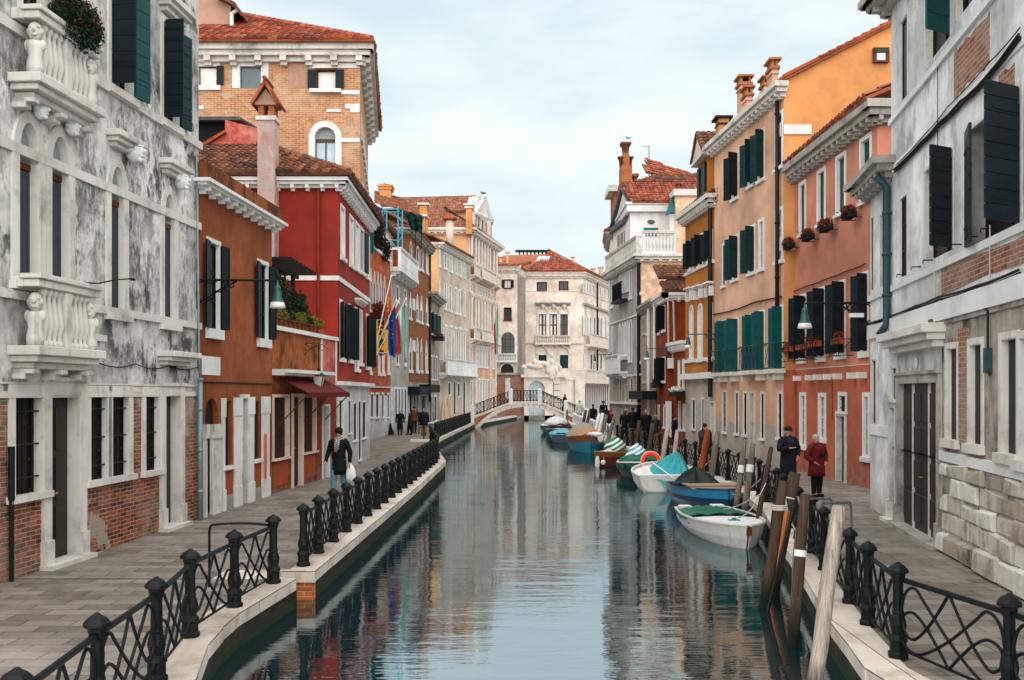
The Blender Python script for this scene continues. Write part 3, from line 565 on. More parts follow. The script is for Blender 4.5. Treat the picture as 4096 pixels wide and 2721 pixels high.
W,r=door(b,0,'A6',1000,1042,640,1190,mat='gray_d',fw=.07,panel=0,dep=.12,fr='stone_w')
b.string(0,4.55,.12,.08,'stone_w'); u1=f.hit(*S('A6',985,400))[0]; m=MB(); m.fb(f,0,u1,3.35,3.45,-.02,.5); m.fb(f,0,u1,3.28,3.35,-.02,.35); m.build('canopy_slab',MT['stone_w'],b.o)
ur=f.hit(*S('A6',990,100))[0]; m=MB(); m.fb(f,ur,f.L,2.9,4.54,0,.012); m.build('red_panel',MT['pl_redpink'],b.o); m=MB(); m.fb(f,ur-.06,ur+.06,3.0,4.54,0,.03); m.fb(f,f.L-.15,f.L,3.0,4.54,0,.03); m.build('white_strip',MT['stone_w'],b.o)
u0=f.hit(*S('A6',650,400))[0]; u1=f.hit(*S('A6',1010,400))[0]; m=MB(); a0,a1,c0,c1=f.P(u0,3.2,.04),f.P(u1,3.2,.04),f.P(u0+.05,2.78,.85),f.P(u1+.0,2.78,.85); dz=Vector((0,0,.025)); m.hexa([a0,a1,c1,c0,a0+dz,a1+dz,c1+dz,c0+dz]); m.hexa([c0,c1,c1-Vector((0,0,.12)),c0-Vector((0,0,.12)),c0+Vector((.02,0,0)),c1+Vector((.02,0,0)),c1+Vector((.02,0,-.12)),c0+Vector((.02,0,-.12))])
aw=m.build('awning',MT['awning'],b.o); m=MB()
for u in (u0+.05,(u0+u1)/2,u1-.02): m.tube([f.P(u,1.9,.03),f.P(u,2.73,.83)],.018,6)
m.build('awning_arm',MT['wood_b'],aw); 
# lattice trellis on terrace edge
m=MB()
for k in range(12): m.fb(f,.1+k*.4,.16+k*.4,4.67,4.9,-.1,-.06)
m.fb(f,.1,4.9,4.9,4.94,-.1,-.05); m.build('terrace_rail',MT['wood_b'],b.o); b.finish()
pg=thing('pergola',(-7,29.5,4.62),'dark timber pergola smothered in vines on the shop roof terrace','pergola'); m=MB()
for x in (-7.0,-8.6):
    for y in (29.2,31.9): m.box(x-.06,x+.06,y-.06,y+.06,4.62,6.6)
for x in (-7.0,-8.6): m.box(x-.04,x+.04,28.7,32.6,6.5,6.62)
for k in range(9): m.box(-9,-6.35,28.8+k*.45,28.86+k*.45,6.62,6.72)
m.build('timber_frame',MT['wood_d'],pg)
for c,r_,n in (((-7.3,30.2,5.8),(.6,1.6,.95),3600),((-7.0,32.2,5.4),(.5,.9,.8),2200),((-8,29,6.3),(.8,.6,.6),900),((-7.9,28.6,6.9),(.5,.5,.5),300)): leaves('vine_foliage','leaf_d' if n>1000 else 'leaf_b',pg,c,r_,n,.05)
hd=thing('planter_hedge',(-6.6,30,4.6),'yellow-green hedge in a long trough along the shop terrace edge','planter'); m=MB(); m.fb(f,.2,5.6,4.67,4.86,-.45,-.14); m.build('trough',MT['pot_ter'],hd)
for k in range(9): p=f.P(.5+k*.6,5.05,-.28); leaves('foliage','leaf_y' if k%3 else 'leaf_d',hd,p,(.22,.4,.24+.04*(k%2)),420,.035)
# wrought lantern by the shop
def lantern(name,pos,label,par=None,s=1.0):
    o=par or thing(name,pos,label,'lantern'); x,y,z=pos; m=MB(); m.loft([[Vector((x+a*r,y+c*r,zz)) for a,c in ((-1,-1),(1,-1),(1,1),(-1,1))] for r,zz in ((.08*s,z-.4*s),(.16*s,z))],cap=True); m.build('glass_body',MT['lamp_glass'],o); m=MB()
    for a,c in ((-1,-1),(1,-1),(1,1),(-1,1)): m.tube([(x+a*.085*s,y+c*.085*s,z-.41*s),(x+a*.165*s,y+c*.165*s,z)],.012*s,4)
    m.loft([[Vector((x+a*r,y+c*r,zz)) for a,c in ((-1,-1),(1,-1),(1,1),(-1,1))] for r,zz in ((.19*s,z),(.05*s,z+.14*s),(.03*s,z+.24*s))]); m.box(x-.09*s,x+.09*s,y-.09*s,y+.09*s,z-.45*s,z-.4*s); m.build('lantern_frame',MT['iron'],o); return o
p=at('A6',970,400,30.5); ln=lantern('wall_lantern',tuple(p),'old glass lantern hanging from a scrolled iron bracket over the red awning'); m=MB(); w=at('A6',815,215,30.5); w2=Vector((w.x,w.y,p.z+1.0)); 
m.tube([w2,(p.x,p.y,w2.z),(p.x,p.y,p.z+.24)],.018,6); m.tube([w2-Vector((0,0,.5)),w2+Vector((.15,0,-.4)),w2+Vector((.35,0,-.15)),w2+Vector((.6,0,-.05))],.014,6); m.tube([w2-Vector((0,0,.6)),w2+Vector((0,0,.3))],.02,6)
for k in range(3): m.tube([w2+Vector((.2+.25*k+.09*math.cos(a),0,-.13+.09*math.sin(a))) for a in [i*.6 for i in range(10)]],.01,5)
m.build('bracket',MT['iron'],ln)
# --- red house
b=Bldg('red_house','vivid red hip-roofed house with a white-painted ground floor and tall gabled chimney','house',[(-5.93,34),(-6.07,42.6),(-14.5,42.6),(-14.5,34)],9.85,[(-.3,3.1,MT['pl_white']),(3.1,9.85,MT['pl_red'])]); f=b.f[0]
for x0,x1,yt,yb,sh in ((1142,1172,440,830,0),(1212,1243,520,890,0),(1258,1286,570,920,0),(1297,1322,615,945,1),(1340,1366,665,985,0)):
    b.win(0,'A5',x0,x1,yt,yb,fr='stone_w',fw=.1,fp=.04,pane='blindp' if not sh else 'glass',mull=None,sill=.14,sh='o' if sh else None,shm='sh_dark',ang=(120,170),nosh='n',dep=.15)
for x0,x1,yt,yb,sh in ((1136,1165,1190,('A6',1140,262),1),(1206,1228,1225,('A6',1208,275),1),(1255,1282,1250,('A6',1255,345),0),(1292,1310,1265,('A6',1292,300),0),(1342,1362,1300,('A6',1342,330),1)):
    b.win(0,'A5',x0,x1,yt,yb,fr='stone_w',fw=.1,fp=.04,sill=.12,sh='o' if sh else None,shm='sh_dark',ang=(160,150),mull='wood_w' if not sh else 'wood_d')
for x0,x1,yt,yb in ((1130,1152,590,810),(1203,1220,590,850)): b.win(0,'A6',x0,x1,yt,yb,fr='stone_w',fw=.06,fp=.02,sill=.05,mull='wood_d',pane='glass_b')
for x0,x1,yt,yb in ((1240,1266,615,910),(1282,1300,600,1060),(1310,1338,605,890)): b.win(0,'A6',x0,x1,yt,yb,fr='stone_w',fw=.05,fp=.03,sill=.05,mull='wood_d')
b.string(0,6.62,.16,.04,'stone_w'); b.string(3,6.62,.16,.04,'stone_w'); b.string(0,3.05,.14,.2,'stone_w'); u0,u1,z0,z1=f.r('A5',1250,1310,1175,1200); hood(b,0,u0,u1,z0,.2,.25,'stone_w')
b.cornice([0,3],9.75,.38,.34,'stone_w',dent=.48,dw=.12); g=b.f[3]
m=MB(); u=g.hit(*S('A5',970,300))[0]; m.tube([g.P(u,.2,.08),g.P(u,9.7,.08)],.055,8); 
for zz in (3,5,7,9): m.tube([g.P(u,zz,.08),g.P(u,zz+.08,.08)],.07,8)
m.build('drainpipe',MT['pipe_red'],b.o); m=MB(); m.fb(g,0,g.L,10.09,10.3,-.3,.15); m.build('eave_band',MT['pan_ter'],b.o)
e=10.2; roof(b.o,[(-15,33.5,e),(-5.45,33.5,e),(-9.6,38,12.2),(-15,38,12.2)],'tiles_d'); roof(b.o,[(-5.45,33.5,e),(-5.5,43,e),(-9.6,42.6,12.2),(-9.6,38,12.2)],'tiles_d'); roof(b.o,[(-15,42.7,e),(-15,38,12.2),(-9.6,38,12.2),(-9.6,42.6,12.2)],'tiles_d',ch=2); ridge(b.o,(-5.5,33.6,e+.05),(-9.6,38,12.3),'tiles_d')
# chimney: own small mass on the front wall
c0=at('A4',570,1088,33.5); c1=at('A4',722,1088,33.5); ch=MB(); ch.box(c0.x,c1.x,33.35,33.98,5.5,c0.z); ch_o=ch.build('chimney',plaster('pl_chim','b9a7a0',stain='8f3a24',amt=.3,streak=.3),b.o)
m=MB(); m.box(c0.x-.05,c1.x+.05,33.3,34.03,c0.z,c0.z+.14); m.build('chimney_band',MT['stone'],ch_o)
m=MB()
for x in (c0.x+.02,c1.x-.2): m.box(x,x+.18,33.36,33.96,c0.z+.14,c0.z+.5)
m.build('vent_pier',MT['bk_chim'],ch_o); m=MB(); zz=c0.z+.5; xm=(c0.x+c1.x)/2; m.box(c0.x-.08,c1.x+.08,33.28,34.05,zz,zz+.1); m.prism([(c0.x-.04,33.32,zz+.1),(c1.x+.04,33.32,zz+.1),(xm,33.32,zz+.55)],(0,.68,0)); m.build('chimney_gable',MT['pl_tan'],ch_o)
m=MB(); 
for sg in (-1,1): 
    a=Vector((xm,33.15,zz+.85)); q=Vector((xm+sg*.5,33.15,zz+.02)); m.prism([a,q,q+Vector((-sg*.06,0,-.06)),a+Vector((0,0,-.2))],(0,1.0,0))
m.tube([(xm,33.1,zz+.85),(xm,34.2,zz+.85)],.07,8); m.build('chimney_roof',MT['tiles_r'],ch_o)
# rear annexe seen over the roof
m=MB(); A=[at('A4',x,y,40) for x,y in ((20,1500),(20,1330),(268,1180),(270,1075),(520,1140),(600,1160),(600,1500))]; m.prism(A,(0,3,0)); m.build('annexe_wall',MT['pl_redpink'],b.o); 
m=MB(); A=[at('A4',x,y,39.8) for x,y in ((15,1345),(15,1310),(262,1165),(272,1185))]; m.prism(A,(0,3.2,0)); m.build('annexe_verge',MT['tiles_r'],b.o)
m=MB(); A=[at('A4',x,y,41.5) for x,y in ((-60,1300),(-60,1058),(400,1058),(400,1300))]; m.prism(A,(0,2,0)); m.build('loggia',MT['awn_dark'],b.o)
m=MB(); n=24
for k in range(n): a=at('A4',-60+470*k/n,1060,40.9); m.tube([a,a+Vector((0,2.6,.3))],.08,6)
m.build('corrugated_sheet',MT['lead'],b.o); b.finish()
# --- brick palace behind
b=Bldg('brick_palace','tall pale-brick palace with a tiled hip roof and white arched window','palace',[(-6.7,44.05),(-8.35,57.9),(-20,57.9),(-20,44.05)],17.7,[(-.3,17.7,MT['bk_palace'])]); g=b.f[3]; f=b.f[0]
b.win(3,'A4',30,195,592,770,fr='stone_w',fw=.14,sh='o',shm='sh_dark',ang=174,nosh='f' if g.d.x<0 else 'n',pl=6,pane='blindp',mull='wood_b',sill=.2,grid=(0,0),dep=.15,leafk=.38)
b.win(3,'A4',400,594,592,792,fr='stone_w',fw=.32,sill=0,mull=None,pane='glass_b',dep=.15)
b.win(3,'A4',1088,1262,625,803,fr='wood_b',fw=.05,sh='o',shm='sh_dark',ang=174,pl=6,pane='blindp',mull='wood_b',sill=.0,grid=(0,0),dep=.2,leafk=.42)
b.box(3,'A4',1035,1315,808,838,.25,'sill','stone_w'); b.win(3,'A4',1072,1262,1140,1560,fr='stone_w',fw=.26,arch=True,lun='pl_tan_l' if 0 else 'lun_gray',pane='glass_l',mull='gray_d',grid=(1,0),sill=0,dep=.2,fp=.06)
for x0,x1,y0,y1 in ((1300,1475,1240,1275),(1345,1475,935,975),(1390,1475,975,1010),(1180,1310,978,1005),(1315,1475,812,848),(10,80,950,980),(1030,1480,570,612),(1025,1072,1240,1272)): b.box(3,'A4',x0,x1,y0,y1,.04,'stone_block','stone_w')
for r_ in ((840,880,590,800),(900,1000,585,790)): b.box(3,'A4',*r_,.012,'plaster_patch','pl_tan')
b.cornice([0,3],17.35,.6,.7,'stone',dent=1.1,dw=.28,dh=.22)
for k in range(9): b.w(0,1.2+k*1.45,1.9+k*1.45,14.3,15.6,fr='stone',fw=.12,pane='glass'); 
for k in range(5): b.w(0,1.5+k*2.5,2.4+k*2.5,9.6,12,fr='stone',fw=.15,fp=.1,lintel=.2,sill=.15,sh='o' if k==1 else None,shm='sh_teal',ang=100)
e=18.1; roof(b.o,[(-21,43.2,e),(-5.95,43.2,e),(-13.4,49.2,21.3),(-21,49.2,21.3)],'tiles_r',rw=.36,ch=.45); roof(b.o,[(-5.95,43.2,e),(-7.6,58.3,e),(-14.5,55,21.3),(-13.4,49.2,21.3)],'tiles_r',ch=.8); ridge(b.o,(-6.1,43.3,e+.05),(-13.4,49.2,21.42),'tiles_r',.15)
m=MB(); A=[at('A4',x,y,46.5) for x,y in ((-150,255),(320,255),(320,5),(200,-60),(-150,-60))]; m.prism(A,(0,5,0)); m.build('penthouse',MT['pl_tan'],b.o)
m=MB(); A=[at('A4',x,y,46) for x,y in ((190,-70),(360,20),(430,140),(415,145),(345,45),(180,-40))]; m.prism(A,(0,6,0)); m.build('penthouse_eave',MT['tiles_d'],b.o); m=MB(); m.tube([at('A4',x,y,46.3) for x,y in ((380,40),(385,90),(330,125),(330,250))],.1,8); m.build('gutter_pipe',MT['stone_w'],b.o)
m=MB(); a=at('A4',740,252,49); c=at('A4',940,238,49); m.hexa([(a.x,48.5,a.z-.1),(c.x,48.5,c.z-.3),(c.x,51,c.z-.3),(a.x,51,a.z-.1),(a.x,48.5,a.z),(c.x,48.5,c.z),(c.x,51,c.z),(a.x,51,a.z)]); m.box(a.x+1,c.x-.1,48.8,50.5,a.z-1.5,a.z-.1); m.build('dormer',MT['tiles_d'],b.o)
sk=at('A4',478,299,46.4); m=MB(); m.hexa([(sk.x-.5,46.0,sk.z-.2),(sk.x+.4,46.0,sk.z-.2),(sk.x+.5,46.7,sk.z+.15),(sk.x-.4,46.7,sk.z+.15),(sk.x-.5,46.0,sk.z-.05),(sk.x+.4,46.0,sk.z-.05),(sk.x+.5,46.7,sk.z+.3),(sk.x-.4,46.7,sk.z+.3)]); m.build('skylight',MT['glass_l'],b.o)
b.finish()
# ================= further left
def addwins(b,i,lst,**kw):
    for it in lst:
        k=dict(kw); 
        if len(it)>5: k.update(it[5])
        b.win(i,*it[:5],**k)
b=Bldg('hotel_house','rust-red hotel building with pointed white windows behind the flags','house',[(-8.5,59.3),(-8.22,67.3),(-18,67.3),(-18,59.3)],11.7,[(-.3,2.6,MT['pl_white']),(2.6,11.7,MT['pl_hotel'])])
for x0,x1,y0 in ((112,128,975),(150,166,1000),(186,200,1015),(218,232,1030),(256,272,1050)): b.win(0,'B1',x0,x1,y0,y0+430,fr='stone_w',fw=.16,arch=.9,pt=True,fp=.06,pane='glass',mull='wood_d',dep=.12,sill=.15)
for x0,x1,y0,y1 in ((192,208,565,760),(234,252,565,762),(291,308,560,755),(98,116,560,750)): b.win(0,'B2',x0,x1,y0,y1,fr='stone_w',fw=.12,fp=.05,mull='wood_w',pane='blindp',dep=.12,sill=.2)
for x0,x1,y0 in ((112,140,985),(165,195,985),(228,248,985),(286,302,985)): b.win(0,'B2',x0,x1,y0,y0+240,fr='stone_w',fw=.1,mull='wood_d',pane='glass',dep=.2)
b.string(0,11.55,.18,.1,'stone_w'); b.string(3,11.55,.18,.1,'stone_w'); b.string(0,3.1,.08,.1,'stone'); b.finish()
tv=thing('terrace_garden',(-8.6,62,11.7),'dark ivy and shrubs tumbling over the hotel roof terrace','shrub')
for c,r_,n in (((-8.3,61,12.6),(.5,1.5,1.1),1300),((-8.6,63.5,13.2),(.6,1.6,1.5),1400),((-8.2,64.3,12),(.5,1.2,.9),700),((-8.1,60.5,7.6),(.5,1.2,.8),800),((-8.0,61,6.2),(.35,.8,1.3),500)): leaves('foliage','leaf_b' if c[2]>9 else 'leaf_r',tv,c,r_,n,.09)
# white pilaster blocks of the brick palace side seen beyond
b=Bldg('balcony_house','grey rendered house with a white corner balcony below the cyan scaffold','house',[(-8.2,67.5),(-7.82,75.6),(-18,75.6),(-18,67.5)],11.2,[(-.3,3.2,MT['pl_white']),(3.2,11.2,MT['pl_gray'])])
addwins(b,0,[('B1',397,418,1155,1300),('B1',478,498,1195,1330),('B2',380,400,440,660),('B2',460,478,450,668)],fr='stone_w',fw=.12,fp=.05,mull='wood_b',sill=.2)
addwins(b,0,[('B2',368,385,930,1250),('B2',402,418,930,1250),('B2',432,448,930,1250),('B2',466,482,930,1250)],fr='stone_w',fw=.14,fp=.08,mull='wood_d',sill=.1)
b.finish(); balcony(b,0,-.1,b.f[0].L+.1,11.3,12.6,.7,14,'stone_w',solid=True,brk=6,slab=.3)
m=MB(); m.box(-17.5,-9.0,69.5,75.5,11.2,14.6); m.build('attic',MT['pl_far'],b.o); roof(b.o,[(-8.6,69,14.6),(-8.4,76,14.6),(-13,76,17),(-13,69,17)],'tiles_b'); roof(b.o,[(-17,69,14.6),(-8.6,69,14.6),(-10.5,71,16)],'tiles_b')
m=MB(); m.box(-9.2,-9.0,70.2,72,12.4,13.6); m.build('attic_window',MT['sh_brown'],b.o)
sf=thing('scaffold',(-8.4,68.5,11.3),'cyan tubular scaffold on the white-balconied terrace','scaffold'); m=MB()
for (x,z0,z1) in ((240,290,520),(288,330,530),(412,285,780),(458,330,790)): p=at('B1',x,z0,68.6); q=at('B1',x,z1,68.6); m.tube([p,q],.05,5)
for (xa,ya,xb,yb) in ((240,318,412,318),(240,345,412,350),(240,400,288,335),(412,420,365,350),(300,650,412,655),(412,760,330,655),(412,520,458,600),(458,600,412,680),(412,400,458,470)): m.tube([at('B1',xa,ya,68.6),at('B1',xb,yb,68.6)],.035,4)
for x in (240,412): m.tube([at('B1',x,318,68.6),at('B1',x,318,68.6)+Vector((0,1.5,0))],.04,4)
m.build('tubes',MT['steel_cyan'],sf)
nt=thing('debris_net',(-7.6,69,13),'dark green debris netting hung above the brown brick gables','netting'); m=MB(); N=8; g_=[]
A=[at('B1',x,y,74) for x,y in ((485,348),(675,380),(670,590),(540,520))]
for i in range(N+1):
    for j in range(N+1):
        p=A[0].lerp(A[1],i/N).lerp(A[3].lerp(A[2],i/N),j/N); g_.append(p+Vector((0,.3*math.sin(i*1.7)+.2*math.cos(j*2.1+i),0)))
m.add(g_+[p+Vector((0,.03,0)) for p in g_],[(i*(N+1)+j,(i+1)*(N+1)+j,(i+1)*(N+1)+j+1,i*(N+1)+j+1) for i in range(N) for j in range(N)]+[((N+1)**2+i*(N+1)+j,(N+1)**2+(i+1)*(N+1)+j,(N+1)**2+(i+1)*(N+1)+j+1,(N+1)**2+i*(N+1)+j+1) for i in range(N) for j in range(N)])
m.build('net',MT['net_green'],nt,smooth=True); m=MB(); 
for x in (598,665): m.tube([at('B1',x,400,74),at('B1',x,830,74)],.03,5)
m.build('pole',MT['iron'],nt)
b=Bldg('gothic_house','brown brick house with pointed Gothic windows and dark shutters','house',[(-7.8,75.7),(-7.26,87.2),(-18,87.2),(-18,75.7)],14.9,[(-.3,3.6,MT['pl_gray']),(3.6,14.9,MT['bk_brown'])])
addwins(b,0,[('B1',540,560,675,885),('B1',610,638,720,935),('B1',657,680,745,955)],fr='stone_w',fw=.13,fp=.05,arch=.35,pane='sh_brown',mull=None,sill=.22)
addwins(b,0,[('B1',714,736,780,990)],fr='stone_w',fw=.13,arch=.35,pane='blindp',mull='wood_w',sill=.22)
for x0,x1,y0,y1 in ((534,556,1215,1485),(607,633,1240,1510),(652,678,1255,1530),(712,734,1280,1550)): b.win(0,'B1',x0,x1,y0,y1,fr='stone_w',fw=.09,fp=.03,arch=1.1,pt=True,pane='sh_brown',mull=None,lun='stone_w',sill=.2,fill='bk_brown')
for x0,x1,y0,y1,pn in ((513,545,400,728,'sh_brown'),(590,612,400,735,'blindp'),(633,650,410,735,'dark'),(685,705,430,740,'blindp')): b.win(0,'B2',x0,x1,y0,y1,fr='stone_w',fw=.09,fp=.03,arch=1.0,pt=True,pane=pn,mull='wood_w' if pn=='blindp' else None,lun='stone_w',sill=.25,fill='bk_brown')
b.box(0,'B2',548,572,420,535,.06,'white_panel','stone_w'); b.box(0,'B1',568,590,1280,1405,.06,'white_panel','stone_w')
addwins(b,0,[('B2',515,545,960,1200),('B2',560,578,960,1200),('B2',640,690,1000,1330),('B2',600,612,990,1330)],fr='stone_w',fw=.1,mull='wood_d',sill=.1)
m=MB(); u=b.f[0].L-.15; m.tube([b.f[0].P(u,2,.12),b.f[0].P(u,14.8,.12)],.1,6); m.build('drainpipe',MT['pipe_dark'],b.o)
for x0,x1,y0 in ((620,730,885),(500,610,910)): u0,u1,z0,z1=b.f[0].r('B2',x0,x1,y0,y0+30); m=MB(); m.fb(b.f[0],u0,u1,z0-.4,z0+.25,0,.9); m.build('shop_canopy',MT['awn_dark'],b.o)
b.cornice([0,3],14.8,.5,.5,'stone_dirty',dent=.8,dw=.3); b.finish(); roof(b.o,[(-7.2,75.3,15.3),(-6.7,87.5,15.3),(-10.5,87,17.2),(-10.8,75.5,17.2)],'tiles_b'); roof(b.o,[(-16,75.2,15.3),(-7.2,75.2,15.3),(-10.8,79,17.2),(-16,79,17.2)],'tiles_b')
for (x0,x1,y0,y1,Y) in ((632,735,255,380,80),(675,715,380,560,78)):
    a=at('B1',x0,y0,Y); c=at('B1',x1,y1,Y); m=MB(); m.box(a.x+.1,c.x-.1,Y,Y+1.2,min(c.z,15.6),a.z-.15); o=m.build('chimney',MT['pl_yellow'],b.o); m=MB(); m.box(a.x-.08,c.x+.08,Y-.15,Y+1.35,a.z-.12,a.z+.05); m.build('chimney_cap',MT['stone'],o)
b=Bldg('narrow_house','narrow dark stone house with a curved cornice and green shutters, between brick and beige fronts','house',[(-7.2,87.3),(-6.9,94.7),(-16,94.7),(-16,87.3)],11.2,[(-.3,11.2,MT['pl_gray_r'])])
addwins(b,0,[('B2',742,762,130,350),('B2',780,800,150,370)],fr='stone_w',fw=.1,sh='o',shm='sh_green',ang=160,sill=.1,dep=.2); addwins(b,0,[('B2',745,757,590,830),('B2',770,782,590,830),('B2',797,808,600,830),('B2',730,750,1010,1280),('B2',775,800,1010,1260)],fr='stone_w',fw=.14,fp=.06)
b.cornice([0,3],11.0,.7,.6,'stone_dirty',dent=0); b.finish()
fb_=thing('window_flowers',tuple(at('B2',780,400,90)),'red-flowered window box under the narrow dark house shutters','flower box'); m=MB(); p=at('B2',780,400,89.5); m.box(p.x-1.0,p.x+.8,88.6,90.8,p.z-.2,p.z+.15); m.build('trough',MT['box_dark'],fb_); leaves('flowers','leaf_r',fb_,(p.x,89.6,p.z+.2),(1.1,1.3,.3),500,.07)
# beige
b=Bldg('beige_house','plain beige four-storey house with white balcony and tall shuttered windows on the left bank','house',[(-6.9,95),(-4.6,106.3),(-14,108),(-14,95)],16.7,[(-.3,16.7,MT['pl_beige'])]); 
kw=dict(fr='stone_w',fw=.16,fp=.05,mull='wood_w',dep=.15,sill=.22)
addwins(b,0,[('B1',849,868,760,915,dict(pane='dark')),('B1',915,935,795,945),('B1',972,995,825,975,dict(pane='glass_l')),('B1',1033,1048,855,1002),('B1',1074,1090,880,1025),('B1',1129,1143,910,1050,dict(pane='dark')),
 ('B1',845,863,1100,1290,dict(pane='glass_b')),('B1',914,932,1130,1385),('B1',967,988,1150,1405,dict(pane='sh_gray')),('B1',1027,1046,1175,1430),('B1',1067,1083,1195,1440),('B1',1124,1136,1220,1460)],**kw)
addwins(b,0,[('B2',877,895,300,640),('B2',932,950,310,640),('B2',987,1003,325,642),('B2',1032,1048,330,645),('B2',1085,1100,345,648)],fr='stone_w',fw=.2,fp=.08,dep=.25,lintel=.25,mull='wood_w',pane='glass_b')
addwins(b,0,[('B2',922,945,870,990,dict(arch=0)),('B2',978,1000,850,1200,dict(arch=True)),('B2',1022,1042,875,1005,dict(arch=0)),('B2',1078,1100,845,1195,dict(arch=True))],fr='stone_w',fw=.12,mull='wood_d',fill='pl_beige')
b.cornice([0,3],16.55,.5,.5,'stone',dent=.7,dw=.25); b.finish()
u0,u1,_,_=b.f[0].r('B2',830,1153,650,770); z=b.f[0].hit(*S('B2',850,760))[1]; balcony(b,0,u0,u1,z,z+1.35,.8,12,'stone_w',solid=True,brk=8,slab=.25)
m=MB(); m.fb(b.f[3],0.2,b.f[3].L-.02,2,16.4,-.0,.012); m.build('side_render',MT['pl_peachL'],b.o)
roof(b.o,[(-6.3,94.6,17.1),(-4.0,106.2,17.1),(-9,107,19.0),(-10,94.8,19.0)],'tiles_b'); 
m=MB(); a=at('B1',930,430,99); c=at('B1',1012,700,99); m.tube([(.5*(a.x+c.x),99,c.z-.5),(.5*(a.x+c.x),99,a.z)],abs(c.x-a.x)/2,12); o=m.build('chimney',MT['stone_pink'],b.o,smooth=True); m=MB(); m.lathe((.5*(a.x+c.x),99,a.z),[(.5,-.1),(.75,0),(.75,.12),(.35,.45),(.1,.6)],12); m.build('chimney_cap',MT['tiles_r'],o)
# pink palace
PX,PY=-1.92,119.7
b=Bldg('pink_palace','pink and white columned palace with a rooftop pediment, last on the left bank','palace',[(-4.6,106.4),(PX,PY),(-14,122),(-18,106.4)],20.0,[(-.3,20.0,MT['pl_pinkpal'])]); f=b.f[0]; L=f.L
for z0,z1 in ((.9,4.0),(5.7,7.7),(10.2,12.7),(13.5,14.4),(17.2,19.2)):
    for k,(u,wd) in enumerate(((.8,.7),(3.9,.7),(5.3,.8),(6.7,.8),(8.2,.7),(11.6,.7))): b.w(0,u,u+wd,z0,z1,fr='stone_w',fw=.2,fp=.1,arch=(k in(2,3)) and z0 in(10.2,17.2),mull='wood_w',pane='glass_b' if z0>1 else 'glass',dep=.25,sill=.15,lintel=.15,fill='stone_w')
    m=MB()
    if z0 in(10.2,17.2):
        for u in (3.4,4.9,6.35,7.8,9.2,.3,2.0,11.1,12.7): m.tube([f.P(u,z0-.4,.25),f.P(u,z1+.5,.25)],.16,8); m.fb(f,u-.22,u+.22,z1+.4,z1+.7,0,.5); m.fb(f,u-.22,u+.22,z0-.6,z0-.3,0,.5)
        m.build('columns',MT['stone_far'],b.o)
        b.string(0,z1+.72,.2,.25,'stone_far')
for z in (8.4,15.2,3.9):
    if z!=3.9: balcony(b,0,3.0,9.6,z+.2,z+1.3,.9,10,'stone_far',brk=5,solid=True); balcony(b,0,.2,2.4,z+.2,z+1.3,.7,4,'stone_far',brk=2,solid=True)
balcony(b,0,11,13.2,15.4,16.5,.7,4,'stone_far',brk=2,solid=True); balcony(b,0,11,13.2,8.6,9.7,.7,4,'stone_far',brk=2,solid=True)
for u in (2.9,10.2,-.0,13.2): m=MB(); m.fb(f,u,u+.35,-.2,19.6,0,.1); m.build('pilaster',MT['stone_far'],b.o)
b.cornice([0,3],19.6,.9,.7,'stone_far',dent=.7,dw=.3); b.finish()
# side wall with pale peach render seen above the beige roof
m=MB(); g=b.f[3]; m.fb(g,0,g.L,10,19.6,0,.03); m.build('side_render',MT['pl_peachL'],b.o)
roof(b.o,[(-18,105.6,20.3),(-3.8,105.6,20.3),(-8,112,23.4),(-18,112,23.4)],'tiles_b',rw=.3,ch=.5); roof(b.o,[(-3.8,105.6,20.3),(-1,120.5,20.3),(-6,118,23.4),(-8,112,23.4)],'tiles_b',rw=.3,ch=.5)
A=[at('B1',x,y,111) for x,y in ((780,345),(1250,345),(1250,560),(900,480))]
m=MB(); m.prism([at('B1',x,y,112) for x,y in ((440,560),(440,345),(1250,335),(1250,600))],(0,5,0)); m.build('upper_storey',MT['pl_peachL'],b.o)
e0=at('B1',780,335,111.4); roof(b.o,[at('B1',430,350,111.4),at('B1',1250,330,111.4),at('B1',1285,172,116),at('B1',430,195,116)],'tiles_b',rw=.3,ch=.5)
m=MB(); P5=[(1245,560),(1245,350),(1350,172),(1412,420),(1412,640),(1340,640)]; A=[at('B1',x,y,113) for x,y in P5]
q=Vector((.55,1,0)); m.prism([at('B1',1240,600,111),at('B1',1240,350,111),at('B1',1285,168,112),at('B1',1350,168,113.5),at('B1',1412,420,115),at('B1',1412,640,115)],(-1.2,1.2,0)); o=m.build('pediment_attic',MT['stone_far'],b.o)
m=MB(); 
for (x0,y0,x1,y1) in ((1245,350,1345,170),(1345,170,1415,425),(1250,352,1412,432)): m.tube([at('B1',x0,y0,110.9),at('B1',x1,y1,113)],.22,4)
m.build('pediment_moulding',MT['stone_w'],o)
m=MB(); 
for x,y0,y1,ww in ((1285,400,500,14),(1325,440,540,16),(1365,470,560,14)): a=at('B1',x-ww/2,y0,110.8); c=at('B1',x+ww/2,y1,110.8); m.box(a.x,c.x,110.6,111.2,c.z,a.z)
m.build('attic_window',MT['glass'],o)
for x0,x1,y0,y1,Y in ((1130,1225,275,480,105),(1390,1435,430,640,121),(197,345,72,165,112)):
    a=at('B1',x0,y0,Y); c=at('B1',x1,y1,Y); m=MB(); m.box(a.x+.15,c.x-.15,Y,Y+1.8,c.z-1,a.z); o=m.build('chimney',MT['pl_yellow'],b.o); m=MB(); m.box(a.x,c.x,Y-.15,Y+1.95,a.z-.3,a.z-.12); m.box(a.x-.08,c.x+.08,Y-.2,Y+2,a.z,a.z+.2); m.build('chimney_cap',MT['stone'] if x0>1000 else MT['pl_yellow'],o)
roof(b.o,[at('B1',165,240,104),at('B1',720,390,104),at('B1',440,195,116),at('B1',160,155,116)],'tiles_b',rw=.3,ch=.5)
